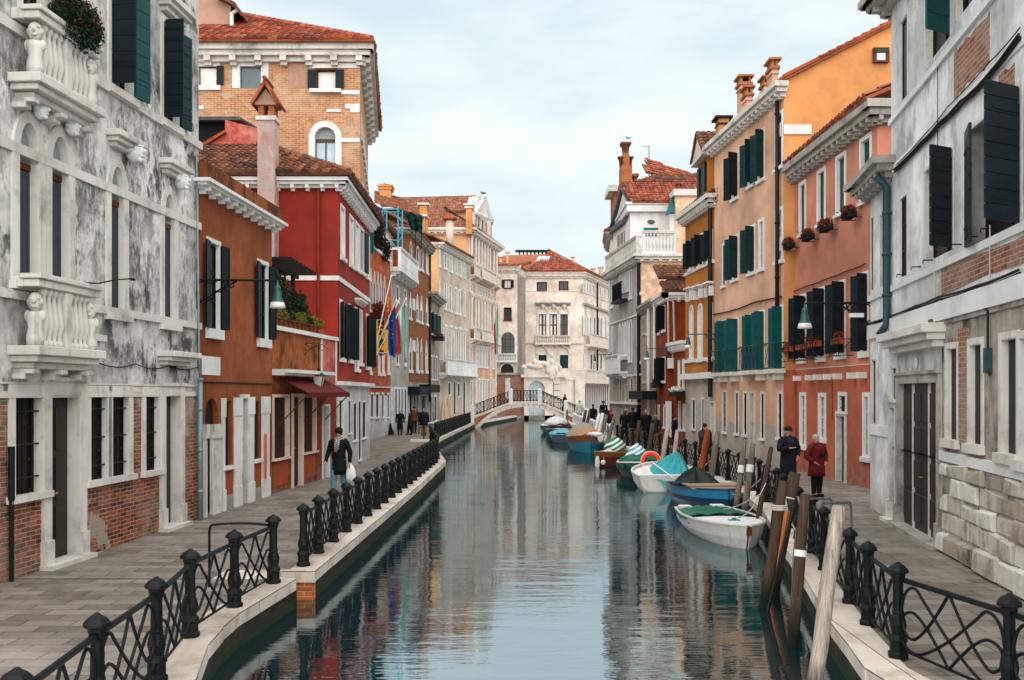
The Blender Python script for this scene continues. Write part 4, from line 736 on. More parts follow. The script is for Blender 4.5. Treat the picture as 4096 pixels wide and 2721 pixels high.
# ================= far palace at the bend
b=Bldg('corner_palace','pale cream palace with a red hip roof closing the canal view','palace',[(1.75,130.0),(9.33,130),(14.3,145),(14,160),(-6,160),(-6,124),(.66,124)],18.1,[(-.3,18.1,MT['pl_far'])]); f=b.f[0]
for x0,x1,y0,y1 in ((553,653,498,590),(807,903,488,580)): b.win(0,'C1',x0,x1,y0,y1,fr='wood_d',fw=.1,mull='wood_b',mw=.06,grid=(1,0),pane='glass',sill=.05,dep=.15)
b.box(0,'C1',680,780,490,595,.04,'blank_panel','stone_pink')
for x0,x1,pn in ((565,655,'blindp'),(690,782,'blindp'),(815,905,'glass_b')): b.win(0,'C1',x0,x1,862,1112,fr='stone_w',fw=.2,fp=.12,mull='wood_b',mw=.11,pane=pn,grid=(1,1),sill=.05,dep=.3)
for x0,x1 in ((560,660),(685,787),(810,912)):
    u0,u1,z0,z1=f.r('C1',x0,x1,785,860); pts=archpts(u0,u1,z0,z1-z0+.1); po=archpts(u0-.18,u1+.18,z0,z1-z0+.3); m=MB()
    for a,c,d,e_ in zip(pts[:-1],pts[1:],po[1:],po[:-1]): m.hexa([f.P(a[0],a[1],0),f.P(c[0],c[1],0),f.P(d[0],d[1],0),f.P(e_[0],e_[1],0),f.P(a[0],a[1],.18),f.P(c[0],c[1],.18),f.P(d[0],d[1],.18),f.P(e_[0],e_[1],.18)])
    m.build('blind_arch',MT['stone_far'],b.o); headsculpt(b,0,(u0+u1)/2,z1+.15,.25,1.8,'stone_far')
for x0,x1 in ((562,658),(810,910)):
    b.win(0,'C1',x0,x1,1335,1492,fr='stone_w',fw=.1,mull=None,closed=1,shm='sh_green',pl=5,sill=0); u0,u1,z0,z1=f.r('C1',x0-8,x1+8,1250,1325); pts=archpts(u0,u1,z0,z1-z0); po=archpts(u0-.22,u1+.22,z0,z1-z0+.22); m=MB()
    for a,c,d,e_ in zip(pts[:-1],pts[1:],po[1:],po[:-1]): m.hexa([f.P(a[0],a[1],0),f.P(c[0],c[1],0),f.P(d[0],d[1],0),f.P(e_[0],e_[1],0),f.P(a[0],a[1],.2),f.P(c[0],c[1],.2),f.P(d[0],d[1],.2),f.P(e_[0],e_[1],.2)])
    m.build('blind_arch',MT['stone_far'],b.o)
u0,u1,z0,z1=f.r('C1',527,935,1115,1205); balcony(b,0,u0,u1,z0,z1,.7,16,'stone_far',r=.11,brk=6); u0,u1,z0,z1=f.r('C1',523,940,728,765); hood(b,0,u0,u1,z0,z1-z0,.6,'stone_dirty')
b.string(0,f.hit(*S('C1',1000,1205))[1],.25,.2,'stone_far'); b.string(0,f.hit(*S('C1',1000,600))[1],.1,.06,'stone_far')
g=b.f[1]
for x0,x1 in ((1068,1078),(1096,1108),(1126,1138),(1156,1170),(1195,1208),(1245,1258),(1275,1288),(1328,1340),(1368,1385)): b.win(1,'C1',x0,x1,495 + (x0-1068)*.27,600+(x0-1068)*.25,fr='stone_w',fw=.14,mull=None,pane='glass_b',sill=.1)
for x0,x1 in ((1072,1082),(1100,1110),(1130,1142),(1162,1176),(1204,1224),(1250,1270),(1282,1300),(1338,1350)): b.win(1,'C1',x0,x1,880+(x0-1070)*.12,1108+(x0-1070)*.12,fr='stone_w',fw=.2,fp=.15,mull=None,pane='sh_navy' if x0>1190 else 'glass_b',sill=.05,arch=.6,fill='stone_far')
for x0,x1 in ((1070,1092),(1165,1190),(1200,1215),(1250,1262),(1280,1300)): b.win(1,'C1',x0,x1,1330,1500,fr='stone_w',fw=.15,pane='glass',mull='wood_d')
z=g.hit(*S('C1',1065,1205))[1]; balcony(b,1,.1,14,z,z+1.3,1.0,18,'stone_far',solid=True,brk=9,slab=.3); z=g.hit(*S('C1',1070,1560))[1]; balcony(b,1,-3,15.5,z-.9,z+.5,1.2,18,'stone_far',solid=True,brk=9,slab=.3); b.string(1,g.hit(*S('C1',1065,750))[1],.3,.3,'stone_dirty'); b.string(1,g.hit(*S('C1',1065,605))[1],.12,.08,'stone_far')
for k in range(12): b.w(1,.8+k*1.15,1.5+k*1.15,.6,3.9,fr='stone_w',fw=.1,pane='glass',mull='wood_d',sill=.1)
m=MB(); u=g.hit(*S('C1',1232,700))[0]; m.tube([g.P(u,4,.2),g.P(u,17.9,.2)],.12,6); m.build('drainpipe',MT['pipe_dark'],b.o)
w=b.f[5]
b.win(5,'C1',168,245,465,560,fr='wood_d',fw=.05,sh='o',ang=172,shm='sh_dark',pane='blindp',mull='wood_b',grid=(1,0),leafk=.38,sill=.1); b.win(5,'C1',165,247,790,925,fr='wood_b',fw=.06,pane='sh_gray',mull='wood_d',grid=(1,1),sill=.22)
b.win(5,'C1',130,287,1072,1318,fr='stone_w',fw=.14,fp=.08,arch=True,pane='glass',mull='wood_d',grid=(2,2),sill=.1,fill='pl_farw'); b.win(5,'C1',125,275,1440,1570,fr='stone_w',fw=.15,arch=True,pane='dark',mull=None,sill=0,fill='pl_farw')
m=MB(); 
for (a,c,zz0,zz1) in ((0,w.L,0,0),): pass
u0,u1,z0,z1=w.r('C1',75,315,1325,1410); balcony(b,5,u0,u1,z0,z1,.5,10,'stone_w',r=.12,ped=False,brk=0); 
b.bands=[(-.3,18.1,MT['pl_far'])]; s_=b.f[4]
b.cornice([5,6,0,1],17.7,.5,.9,'stone_far',dent=.85,dw=.3)
m=MB(); x=b.f[6]; m.fb(x,0,x.L,-.2,17.6,0,.03); m.build('side_render',MT['pl_farg'],b.o); m=MB(); m.tube([x.P(.15 if x.P(.15,0,0).y>127 else x.L-.15,2,.15),x.P(.15 if x.P(.15,0,0).y>127 else x.L-.15,17.6,.15)],.14,6); m.build('drainpipe',MT['pipe_dark'],b.o)
b.win(6,'C1',425,440,488,590,fr='stone_w',fw=.1,pane='glass') if False else None
# cover wing front with whiter render as its own panel ring around openings is avoided: separate top band only
b.finish(top=True)
e=18.6; TP=(5.05,138,22.0); R_=dict(rw=.32,ch=.55)
roof(b.o,[(1.75,129.3,e),(9.9,129.3,e),TP],'tiles_r',**R_); roof(b.o,[(-6,123.3,e),(.9,123.3,e),(1.75,129.3,e),TP,(-6,134,21.0)],'tiles_r',**R_); roof(b.o,[(9.9,129.3,e),(15,145,e),(9,147,22.0),TP],'tiles_r',**R_); 
ridge(b.o,(9.8,129.4,e),(5.05,138,22.1),'tiles_r',.22); ridge(b.o,(1.0,123.6,e),(2.4,131,19.9),'tiles_r',.2)
sk=at('C1',592,245,135); m=MB(); m.hexa([(sk.x-1.1,134,sk.z-.35),(sk.x+1.0,134,sk.z-.35),(sk.x+1.3,136,sk.z+.55),(sk.x-.7,136,sk.z+.55),(sk.x-1.1,134,sk.z-.1),(sk.x+1.0,134,sk.z-.1),(sk.x+1.3,136,sk.z+.8),(sk.x-.7,136,sk.z+.8)]); m.build('skylight',MT['glass_l'],b.o)
m=MB(); a=at('C1',345,200,141); c=at('C1',655,125,141); 
for t in range(8): x=a.x+(c.x-a.x)*t/7; m.box(x-.08,x+.08,141,141.16,a.z-1.5,c.z); m.box(x-.08,x+.08,144,144.16,a.z-1.5,c.z+.3)
m.hexa([(a.x-.6,140.5,c.z-.1),(c.x+.4,140.5,c.z-.1),(c.x+.4,145,c.z+.3),(a.x-.6,145,c.z+.3),(a.x-.6,140.5,c.z+.05),(c.x+.4,140.5,c.z+.05),(c.x+.4,145,c.z+.5),(a.x-.6,145,c.z+.5)]); m.box(a.x,c.x,141.02,141.1,a.z-1.5,a.z-.7); m.build('roof_terrace',MT['awn_dark'],b.o)
m=MB(); A=[at('C1',x,y,141) for x,y in ((660,240),(660,150),(680,105),(820,200),(1120,350),(1120,400),(820,300))]; m.prism(A,(0,3,0)); m.build('rear_gable',MT['pl_tan'],b.o); m=MB(); A=[at('C1',x,y,140.8) for x,y in ((655,130),(685,100),(830,200),(1132,345),(1128,362),(820,222),(685,118))]; m.prism(A,(0,3.4,0)); m.build('rear_roof',MT['tiles_r'],b.o)
for x0,x1,y0,y1,Y in ((955,978,200,285,142),(1190,1220,335,430,140),(1270,1315,325,460,141),(192,214,145,215,128),(112,140,200,225,127)):
    a=at('C1',x0,y0,Y); c=at('C1',x1,y1,Y); m=MB(); m.box(a.x,c.x,Y,Y+1,c.z-1,a.z); o=m.build('chimney',MT['pl_gwall'],b.o); m=MB(); m.box(a.x-.15,c.x+.15,Y-.15,Y+1.15,a.z,a.z+.25); m.build('chimney_cap',MT['stone'],o)
# garden wall and water gate in front
gw_=thing('garden_wall',(-3.8,122,0),'stained brick garden wall with a dark opening left of the white gateway','wall'); f=Fac((-3.6,121.9),(1.3,121.9),(0,130)); m=MB(); a=at('C4',530,195,121.9); c=at('C4',965,600,121.9); m.box(a.x,c.x,121.9,122.4,-.6,a.z); m.build('brickwork',MT['bk_base2'],gw_); m=MB(); m.box(a.x-.1,c.x+.1,121.7,122.6,a.z,a.z+.25); m.build('coping',MT['stone_dirty'],gw_); p=at('C4',710,270,121.8); m=MB(); m.box(p.x-.3,p.x+.3,121.85,121.95,p.z-2.3,p.z+.2); m.build('opening',MT['stone'],gw_)
gt=thing('gateway',(3,121.9,0),'white stone arched water gate topped by scrolls and carved figures','gateway'); a=at('C4',965,235,121.5); c=at('C4',1420,600,121.5); ar=at('C4',1165,290,121.5); R=(at('C4',1290,400,121.5).x-at('C4',1040,400,121.5).x)/2; m=MB(); zc=ar.z-R
f=Fac((a.x,121.5),(c.x,121.5),(0,130)); uc=ar.x-a.x; m.fb(f,0,uc-R,-.6,a.z,-.6,0); m.fb(f,uc+R,f.L,-.6,a.z,-.6,0); pts=archpts(uc-R,uc+R,zc,R,16)
for p,q in zip(pts[:-1],pts[1:]): m.hexa([f.P(p[0],p[1],-.6),f.P(q[0],q[1],-.6),f.P(q[0],a.z,-.6),f.P(p[0],a.z,-.6),f.P(p[0],p[1],0),f.P(q[0],q[1],0),f.P(q[0],a.z,0),f.P(p[0],a.z,0)])
m.build('gate_wall',MT['stone_far'],gt); m=MB(); m.fb(f,-.4,f.L+1.6,a.z,a.z+.35,-.7,.4); m.fb(f,0,f.L*.75,a.z+.35,a.z+1.2,-.5,.1)
for sg,x in ((1,.2),(1,1.6)): pass
for (xx,w_) in ((.45*f.L,3.0),(.95*f.L,2.2)):
    for k in range(10): t=math.pi*k/9; m.ell(f.P(xx+w_*.5*math.cos(t),a.z+.9+.9*math.sin(t),.1),.22,.2,.2,8,5)
m.build('entablature',MT['stone_far'],gt); m=MB(); p=at('C4',1160,60,121.3)
for (dx,dz,rx,rz) in ((0,0,.9,.35),(-.9,.1,.5,.25),(.8,.35,.5,.3),(1.4,.1,.4,.5),(-.2,.5,.35,.4),(-1.5,-.1,.4,.3),(.3,.3,.4,.4)): m.ell((p.x+dx,121.3,p.z+dz),rx,.35,rz,9,6,.1)
p=at('C4',1400,150,121.3)
for (dx,dz,rx,rz) in ((0,0,.6,1.0),(0,1.2,.35,.5),(-.5,.3,.3,.6),(.5,.3,.3,.6),(0,2.0,.2,.3)): m.ell((p.x+dx,121.3,p.z+dz),rx,.35,rz,9,6,.1)
m.build('carved_figures',MT['stone_far'],gt,smooth=True); m=MB(); m.fb(f,uc-R,uc+R,-.5,ar.z,-.55,-.45); m.build('glazing',MT['glass_l'],gt)
m=MB(); 
for k in range(7): m.fb(f,f.L+.1,f.L+.9,.1+k*.75,.1+k*.75+.68,-.4,.12)
for k in range(-3,4): m.tube([f.P(uc+k*R/3.5,0,-.4),f.P(uc+k*R/3.5,zc+R*.6,-.4)],.03,4)
m.build('banded_pier',MT['stone_far'],gt)
dd=thing('garden_door',(5.6,122,0),'tall dark green panelled door beside the white gateway','door'); a=at('C4',1425,310,122); c=at('C4',1520,600,122); f2=Fac((a.x,122),(c.x,122),(0,130)); m=MB(); m.box(a.x,c.x,122,122.15,0,a.z)
for k in range(6): m.box(a.x+.3,c.x-.3,121.95,122.02,.3+k*.9,.9+k*.9)
m.build('leaf',MT['sh_navy'],dd); m=MB(); m.box(c.x,c.x+1.6,121.9,122.6,0,a.z+.3); m.box(c.x-.1-.0,c.x+3.2,121.8,122.7,a.z+.3,a.z+1.2); m.box(c.x+1.9,c.x+3.1,121.7,122.7,0,a.z+.3); m.build('door_surround',MT['stone_far'],dd)
# ================= RIGHT
def rx(Y): return 7.0+.16*(Y-13.64)
# near white house (tall)
b=Bldg('white_house','tall white-rendered house with exposed brick patches and rusticated stone base at the right edge','house',[(rx(6.5),6.5),(rx(21.9),21.9),(rx(21.9)+10,21.9),(rx(6.5)+10,6.5)],11.2,[(-.3,1.6,MT['pl_white_r']),(1.6,4.1,MT['pl_white_r']),(4.1,11.2,MT['pl_white_r'])]); f=b.f[0]
UU=lambda r,x:f.hit(S(r,x,0)[0],HY)[0]
kw=dict(fr='stone',fw=.05,fp=.012,dep=.28,sill=.0,side='r')
# measured at the far (left) jamb
b.win(0,'D3',355,400,165,('D3',355,715),fr='stone',fw=.05,fp=.012,dep=.2,pane='gray_d',mull='wood_d',grid=(0,0),sill=.0)
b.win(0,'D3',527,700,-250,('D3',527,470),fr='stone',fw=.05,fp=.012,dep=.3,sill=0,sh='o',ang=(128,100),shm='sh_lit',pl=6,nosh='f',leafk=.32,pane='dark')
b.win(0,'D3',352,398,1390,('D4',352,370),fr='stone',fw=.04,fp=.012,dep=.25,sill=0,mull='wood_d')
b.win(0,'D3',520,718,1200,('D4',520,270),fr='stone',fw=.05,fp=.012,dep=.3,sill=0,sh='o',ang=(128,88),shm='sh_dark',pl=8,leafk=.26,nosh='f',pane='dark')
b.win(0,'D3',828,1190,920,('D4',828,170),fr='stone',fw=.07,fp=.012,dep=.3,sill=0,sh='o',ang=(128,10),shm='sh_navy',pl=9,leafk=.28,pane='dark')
b.win(0,'D3',740,905,-700,('D3',740,150),fr='stone',fw=.07,fp=.012,dep=.3,sill=0,sh='o',ang=(128,100),shm='sh_green',pl=8,nosh='f',leafk=.3)
# doorway and ground windows
W,r=door(b,0,'D4',345,622,1105,('D5',880,660),mat='dark_wood',fw=.16,panel=4,fr='stone_dirty',dep=.12); hood(b,0,r[0]-.45,r[1]+.3,r[3]+.62,.42,.42,'stone'); u=(r[0]+r[1])/2
m=MB(); m.fb(f,r[0]+(r[1]-r[0])*.3,r[0]+(r[1]-r[0])*.3+.06,0,r[3],-.1,-.05); m.fb(f,r[0]+(r[1]-r[0])*.7,r[0]+(r[1]-r[0])*.7+.06,0,r[3],-.1,-.05); m.build('door_mullion',MT['stone'],W); c=f.P(u,r[3]+.38,.02); q=MB(); q.prism([c+f.d.to_3d()*(.08*math.cos(k*math.pi/6))+Vector((0,0,.11*math.sin(k*math.pi/6))) for k in range(12)],f.n.to_3d()*.03); q.build('number_plaque',MT['white_p'],b.o)
for (x0,x1,yt) in ((678,750,865),(838,922,838),(1062,1170,800)): b.win(0,'D4',x0,x1,yt,('D4',x0,{678:1492,838:1525,1062:1590}[x0]),fr='stone',fw=.1,fp=.04,dep=.1,sill=.14,pane='dark',mull=None,lintel=0)
b.win(0,'D4',1195,1500,790,('D4',1195,1640),fr='stone',fw=.1,fp=.04,dep=.1,sill=.14,pane='dark',mull=None)
b.win(0,'D4',283,325,1000,('D4',283,1215),fr='stone',fw=.05,dep=.25,sill=0,pane='gray_d',mull=None); door(b,0,'D4',290,328,1275,('D5',720,560),mat='sh_dark',fw=.12,panel=0,fr='stone')
# strings, exposed masonry patches, cables
ub=UU('D4',640)
def patch(z0,z1,ua,ub_,mat,nm,w=.014,n=9):
    m=MB(); us=[ua+(ub_-ua)*k/n for k in range(n+1)]; lo=[z0+random.uniform(0,.12) for _ in us]; hi=[z1-random.uniform(0,.12) for _ in us]
    for k in range(n): m.hexa([f.P(us[k],lo[k],-.01),f.P(us[k+1],lo[k+1],-.01),f.P(us[k+1],lo[k+1],w),f.P(us[k],lo[k],w),f.P(us[k],hi[k],-.01),f.P(us[k+1],hi[k+1],-.01),f.P(us[k+1],hi[k+1],w),f.P(us[k],hi[k],w)])
    m.build(nm,MT[mat],b.o)
L=f.L; a,c=sorted((0.0,ub))
b.split={0:(ub,'rustic'),1:(ub,'pl_gray_r')}; patch(4.5,5.02,a,c,'bk_expo','exposed_brick',.012)
u1_,u2_=sorted((UU('D3',728),UU('D3',975))); patch(7.75,8.62,u1_,u2_,'bk_expo','exposed_brick',.012,14); u1_,u2_=sorted((UU('D3',1040),UU('D3',1150))); patch(6.9,7.5,u1_,u2_,'bk_expo','exposed_brick',.012,5)
for (x0,x1,z0,z1) in ((758,828,1.85,3.9),(655,668,1.8,2.3)): u1_,u2_=sorted((UU('D4',x0),UU('D4',x1))); patch(z0,z1,u1_,u2_,'bk_expo','exposed_brick',.016,5)
b.string(0,4.08,.34,.07,'stone_w'); b.string(0,4.0,.09,.035,'stone_dirty'); b.string(0,5.0,.13,.05,'stone_w'); b.string(0,8.66,.12,.06,'stone_w'); b.string(0,7.55,.18,.03,'stone_w'); b.string(0,1.6,.17,.05,'stone_w',u0=0,u1=ub)
# bulged rusticated blocks
random.seed(3); m,m2,m3=[],[],[]; MM=(m,m2,m3); z=.02; rows=[.36,.34,.3,.32,.27]
for ri,hh in enumerate(rows):
    u=random.uniform(-.3,0)
    while u<c-.1:
        w_=random.uniform(.5,1.15); a0,a1=max(u,.02),min(u+w_,c-.05)
        if a1-a0>.1: pr=random.uniform(.015,.1)+(.07 if ri==0 else 0); j1,j2=random.uniform(-.05,.05),random.uniform(-.05,.05); random.choice(MM).append([f.P(a0+.012,z,0),f.P(a1-.012,z,0),f.P(a1-.03,z+.015,pr),f.P(a0+.03,z+.015,pr*.85),f.P(a0+.012,z+hh-.015+j1,0),f.P(a1-.012,z+hh-.015+j2,0),f.P(a1-.03,z+hh-.04+j2,pr*random.uniform(.6,1)),f.P(a0+.03,z+hh-.04+j1,pr)])
        u+=w_
    z+=hh
stone('stone_rough2','d0cac2',amt=.5,dirt='6a5c4e',bump=1.5); stone('stone_rough3','a2978a',amt=.9,dirt='3a3028',bump=1.6); stone('stone_rough','bdb5a9',amt=.9,dirt='4a4036',bump=1.5)
for q_,mt_ in ((m,'stone_rough'),(m2,'stone_rough2'),(m3,'stone_rough3')):
    for h8 in q_: MB().hexa(h8).build('rusticated_block',MT[mt_],b.o,bev=.015)
def cab(r,pts,nm='cable',mat='cable',rad=.018,fc=None,n=1):
    ff=fc or f
    for j in range(n):
        m=MB(); P=[]
        for x,y in pts: u,z=ff.hit(*S(r,x,y)); P.append(ff.P(u,z+j*.04,.05+.02*j))
        Q=[]
        for p,q in zip(P[:-1],P[1:]):
            for t in range(4): Q.append(p.lerp(q,t/4)+Vector((0,0,-.02*math.sin(math.pi*t/4)+random.uniform(-.006,.006))))
        Q.append(P[-1]); m.tube(Q,rad,5); m.build(nm,MT[mat],b.o if ff is f else None)
cab('D3',((330,1195),(520,1010),(640,880),(800,725),(960,580),(1213,260)),rad=.025,n=2); cab('D3',((340,1150),(560,915),(700,745),(1000,430),(1213,190)),rad=.01); cab('D4',((120,705),(270,660),(480,580),(640,520),(920,440),(1213,335)),rad=.022,n=2)
cab('D4',((595,550),(600,640),(625,680),(605,760),(585,830)),rad=.02); cab('D4',((935,450),(945,550),(985,600),(985,900),(995,1050)),rad=.02); cab('D4',((1000,0),(1000,380),(1003,520)),rad=.012,mat='cable_w'); cab('D4',((605,230),(612,500)),rad=.014,mat='cable_w'); cab('D3',((632,470),(630,1010)),rad=.008)
u,z=f.hit(*S('D4',600,735)); m=MB(); m.fb(f,u-.08,u+.08,z-.18,z+.2,0,.12); m.build('meter_box',MT['gray_d'],b.o); u,z=f.hit(*S('D4',985,950)); m=MB(); m.fb(f,u-.06,u+.06,z-.18,z+.2,0,.1); m.build('meter_box',MT['pipe_teal'],b.o)
m=MB()
for x,y in ((495,292),(390,345),(580,245),(780,135),(890,80),(1000,25)): u,z=f.hit(*S('D4',x,y)); m.tube([f.P(u,z,0),f.P(u,z,.18),f.P(u,z-.06,.18)],.012,4)
m.build('shutter_catch',MT['iron'],b.o)
g=b.f[1]; 
b.cornice([0,1],11.15,.55,.4,'stone_dirty',dent=.9,dw=.2); b.finish(); cab0=cab
# lower white house with teal downpipe
b=Bldg('corner_house','low white house with a heavy dark cornice and teal downpipe, before the pink house','house',[(rx(21.9)+.02,21.95),(rx(24.2),24.2),(rx(24.2)+3,24.2),(rx(21.9)+3.5,21.95)],7.7,[(-.3,7.7,MT['pl_white_r'])]); f=b.f[0]
b.win(0,'D4',152,182,945,1383,fr='stone',fw=.03,dep=.2,pane='gray_d',mull=None,sill=0); b.win(0,'D4',142,165,-40,460,fr='stone',fw=.03,dep=.2,pane='gray_d',mull=None,sill=0); b.win(0,'D4',214,244,-60,432,fr='stone',fw=.03,dep=.2,pane='gray_d',mull=None,sill=0)
b.string(0,4.08,.34,.07,'stone_w'); b.string(0,5.0,.13,.05,'stone_w'); b.string(0,1.8,.24,.04,'stone_w'); b.cornice([0,1],7.5,.5,.42,'stone_dirty',dent=.42,dw=.12)
m=MB(); u,z=f.hit(*S('D4',298,800)); u=min(max(u,.1),f.L-.1); uu=f.hit(*S('D4',296,500))[0]; m.tube([f.P(uu,4.05,.28),f.P(uu,4.3,.12),f.P(uu,7.3,.12),f.P(uu,7.55,.35)],.085,10); 
for zz in (4.9,5.8,6.7): m.tube([f.P(uu,zz,.12),f.P(uu,zz+.06,.12)],.105,10)
m.build('downpipe',MT['pipe_teal'],b.o,smooth=True); f=b.f[0]; cab('D4',((118,700),(150,695),(200,680),(275,655)),rad=.02); b.finish()
# pink house
b=Bldg('pink_house','salmon pink house with dark shutters, window boxes and corbelled eaves on the right bank','house',[(10.4,28.4),(10.3,36.35),(19,36.35),(19,28.4)],10.7,[(-.3,3.62,MT['pl_salmon']),(3.62,10.7,MT['pl_pink'])]); f=b.f[0]
for x0,x1,yt,yb,cl in ((872,906,1195,1535,'sh_gray'),(1000,1043,1110,1465,'sh_green'),(1132,1184,1010,1395,'sh_gray'),(1300,1362,890,1310,'sh_grn')): b.win(0,'E1',x0,x1,yt,yb,fr='stone_w',fw=.12,fp=.03,closed=1,shm=cl if cl!='sh_green' else 'sh_grn',pl=0,dep=.12 if cl!='sh_gray' else .22,sill=.1)
for x0,x1,yt,yb in ((868,910,505,935),(1000,1045,455,920),(1133,1185,410,900),(1300,1345,350,885)):
    b.win(0,'E2',x0,x1,yt,yb,fr='stone_w',fw=.07,fp=.03,sh='o',ang=(108,150),shm='sh_navy',pl=9,dep=.2,sill=.18,leafk=.6)
for x0,x1,yt,yb in ((787,815,1185,1500),(876,908,1190,('D5',155,125)),(1008,1046,1195,('D5',265,80)),(1318,1350,1195,('D5',545,195))): b.win(0,'E2',x0,x1,yt,yb,fr='stone_w',fw=.12,fp=.03,pane='glass_b',mull='wood_w',grid=(1,3),sill=.14,dep=.25,grille=0)
W,r=door(b,0,'E2',1136,1190,1330,('D5',400,400),fw=.1,mat='dark_wood',panel=0,fr='stone',dep=.15); b.win(0,'E2',1148,1190,1190,1300,fr='stone_w',fw=.12,pane='dark',mull=None,grille=1,sill=.08)
b.cornice([0,3],10.45,.45,.6,'stone_dirty',dent=.48,dw=.12,dh=.14); roof(b.o,[(9.9,28,11.1),(9.9,36.4,11.1),(14,36.4,12.9),(14,28,12.9)],'tiles_r',ch=.5)
for x in (1003,1146): 
    pass
m=MB(); 
for x in (795,875,960,1020,1090,1160,1260,1330): u=f.hit(*S('E2',x,990))[0]; m.fb(f,u-.08,u+.08,3.22,3.4,0,.26)
m.fb(f,0,f.L,3.62,3.64,0,.01); m.build('corbels',MT['stone_w'],b.o)
cab('E2',((780,480),(920,430),(1060,378),(1200,325),(1338,270)),rad=.02,mat='cable',fc=None); m=MB(); u=f.hit(*S('E2',1100,1200))[0]; m.tube([f.P(u,1.9,.03),f.P(u,3.3,.03)],.02,4); m.tube([f.P(f.L-.3,.2,.05),f.P(f.L-.3,3.5,.05)],.03,5); m.build('conduit',MT['pan_ter'],b.o); b.finish()
for i,(x0,x1,yc,l) in enumerate(((800,905,140,'leftmost of the four trailing window boxes on the pink wall'),(932,1045,80,'second from left of the trailing window boxes on the pink wall'),(1052,1185,15,'third from left of the trailing window boxes on the pink wall'),(1228,1338,-75,'rightmost and highest trailing window box, next to the white cornice'))):
    u0,z=f.hit(*S('E2',x0,yc)); u1,_=f.hit(*S('E2',x1,yc)); u=(u0+u1)/2; z=f.hit(*S('E2',(x0+x1)/2,yc))[1]; c=f.P(u,z,.3); o=thing('window_box',tuple(c),l,'window box','window boxes high on the pink house'); m=MB(); m.fb(f,u-.32,u+.32,z-.12,z+.06,.16,.42); m.build('trough',MT['box_dark'],o,bev=.01); m=MB(); m.tube([f.P(u-.34,z+.4,0),f.P(u-.34,z+.42,.1)],.012,4); m.tube([f.P(u-.3,z-.13,0),f.P(u-.3,z-.14,.44)],.012,4); m.tube([f.P(u+.3,z-.13,0),f.P(u+.3,z-.14,.44)],.012,4); m.build('bracket',MT['iron'],o); leaves('dry_foliage','leaf_r',o,c+Vector((-.02,0,.1)),(.24,.45,.2),900,.032); leaves('dark_foliage','leaf_b',o,c+Vector((-.02,0,-.02)),(.24,.42,.18),400,.03)
for i,(x0,x1,yc,l) in enumerate(((760,880,870,'terracotta trough on an iron rail under the leftmost navy shutters, tall dry stem rising'),(925,1010,850,'iron railing planter tangled with dead vines between navy shutters'),(1000,1080,830,'terracotta window trough of rusty blooms on a scrolled iron bracket'),(1180,1245,810,'small trough of dry flowers by the rightmost navy shutters'))):
    u0,z=f.hit(*S('E2',x0,yc)); u1,_=f.hit(*S('E2',x1,yc)); u=(u0+u1)/2; a0,a1=min(u0,u1),max(u0,u1); z=f.hit(*S('E2',(x0+x1)/2,yc))[1]; c=f.P(u,z,.35); o=thing('rail_planter',tuple(c),l,'planter','planters on the first-floor rails of the pink house'); m=MB(); m.fb(f,a0+.05,a1-.05,z-.1,z+.08,.25,.45); m.build('trough',MT['pot_ter'],o,bev=.01)
    m=MB(); 
    for uu in (a0,a1): m.tube([f.P(uu,z+.05,0),f.P(uu,z+.05,.46),f.P(uu,z-.45,.46),f.P(uu,z-.45,0)],.012,4); m.tube([f.P(uu,z-.4,.46),f.P(uu,z+.02,.05)],.01,4)
    m.tube([f.P(a0,z+.05,.46),f.P(a1,z+.05,.46)],.012,4); m.tube([f.P(a0,z-.45,.46),f.P(a1,z-.45,.46)],.012,4); 
    for k in range(6): t=k/5; m.tube([f.P(a0+(a1-a0)*t,z-.45,.46),f.P(a0+(a1-a0)*((t+.4)%1),z+.05,.46)],.008,4)
    m.build('iron_rail',MT['iron'],o); leaves('foliage','leaf_r' if i!=1 else 'leaf_b',o,c+Vector((0,0,.16)),(.16,(a1-a0)*.5,.16 if i!=1 else .5),450,.03)
    if i==0: m=MB(); [m.tube([c+Vector((0,0,.1)),c+Vector((.02*k,.08*k-.1,.6)),c+Vector((0,.25*k-.3,1.1+.1*k))],.008,4) for k in range(5)]; m.build('dry_stem',MT['leaf_b'],o); leaves('dry_heads','leaf_b',o,c+Vector((0,.2,1.15)),(.15,.5,.25),260,.03)
# peach house with yellow gable
b=Bldg('peach_house','tall peach house with teal balcony shutters and a huge yellow side gable','house',[(9.88,36.4),(9.2,45.35),(20,46),(20,36.4)],13.6,[(-.3,1.55,MT['pl_base_r']),(1.55,13.6,MT['pl_peach'])]); f=b.f[0]; g=b.f[3]
m=MB(); A=[Vector((9.9,36.38,3.62)),Vector((9.9,36.38,14.25)),Vector((20.5,36.38,19.6)),Vector((20.5,36.38,3.62))]; m.prism(A,(0,-.03,0)); m.build('gable_wall',MT['pl_yellow'],b.o); m=MB(); m.box(9.9,10.28,36.3,36.38,-.2,3.62); m.build('gable_foot',MT['pl_salmon'],b.o)
m=MB(); m.prism([Vector((9.9,36.36,13.4)),Vector((9.9,36.36,14.22)),Vector((20.5,36.36,19.57)),Vector((20.5,36.36,13.4))],(0,.8,0)); m.build('gable_top',MT['pl_yellow'],b.o)
m=MB(); m.prism([Vector((9.85,36.1,14.22)),Vector((9.85,36.1,14.34)),Vector((20.5,36.1,19.72)),Vector((20.5,36.1,19.6))],(0,.4,0)); m.build('verge_tiles',MT['pan_ter'],b.o)
roof(b.o,[(9.5,45.8,14.2),(9.9,36.15,14.25),(20.5,36.15,19.7),(20.5,46,19.7)],'tiles_r')
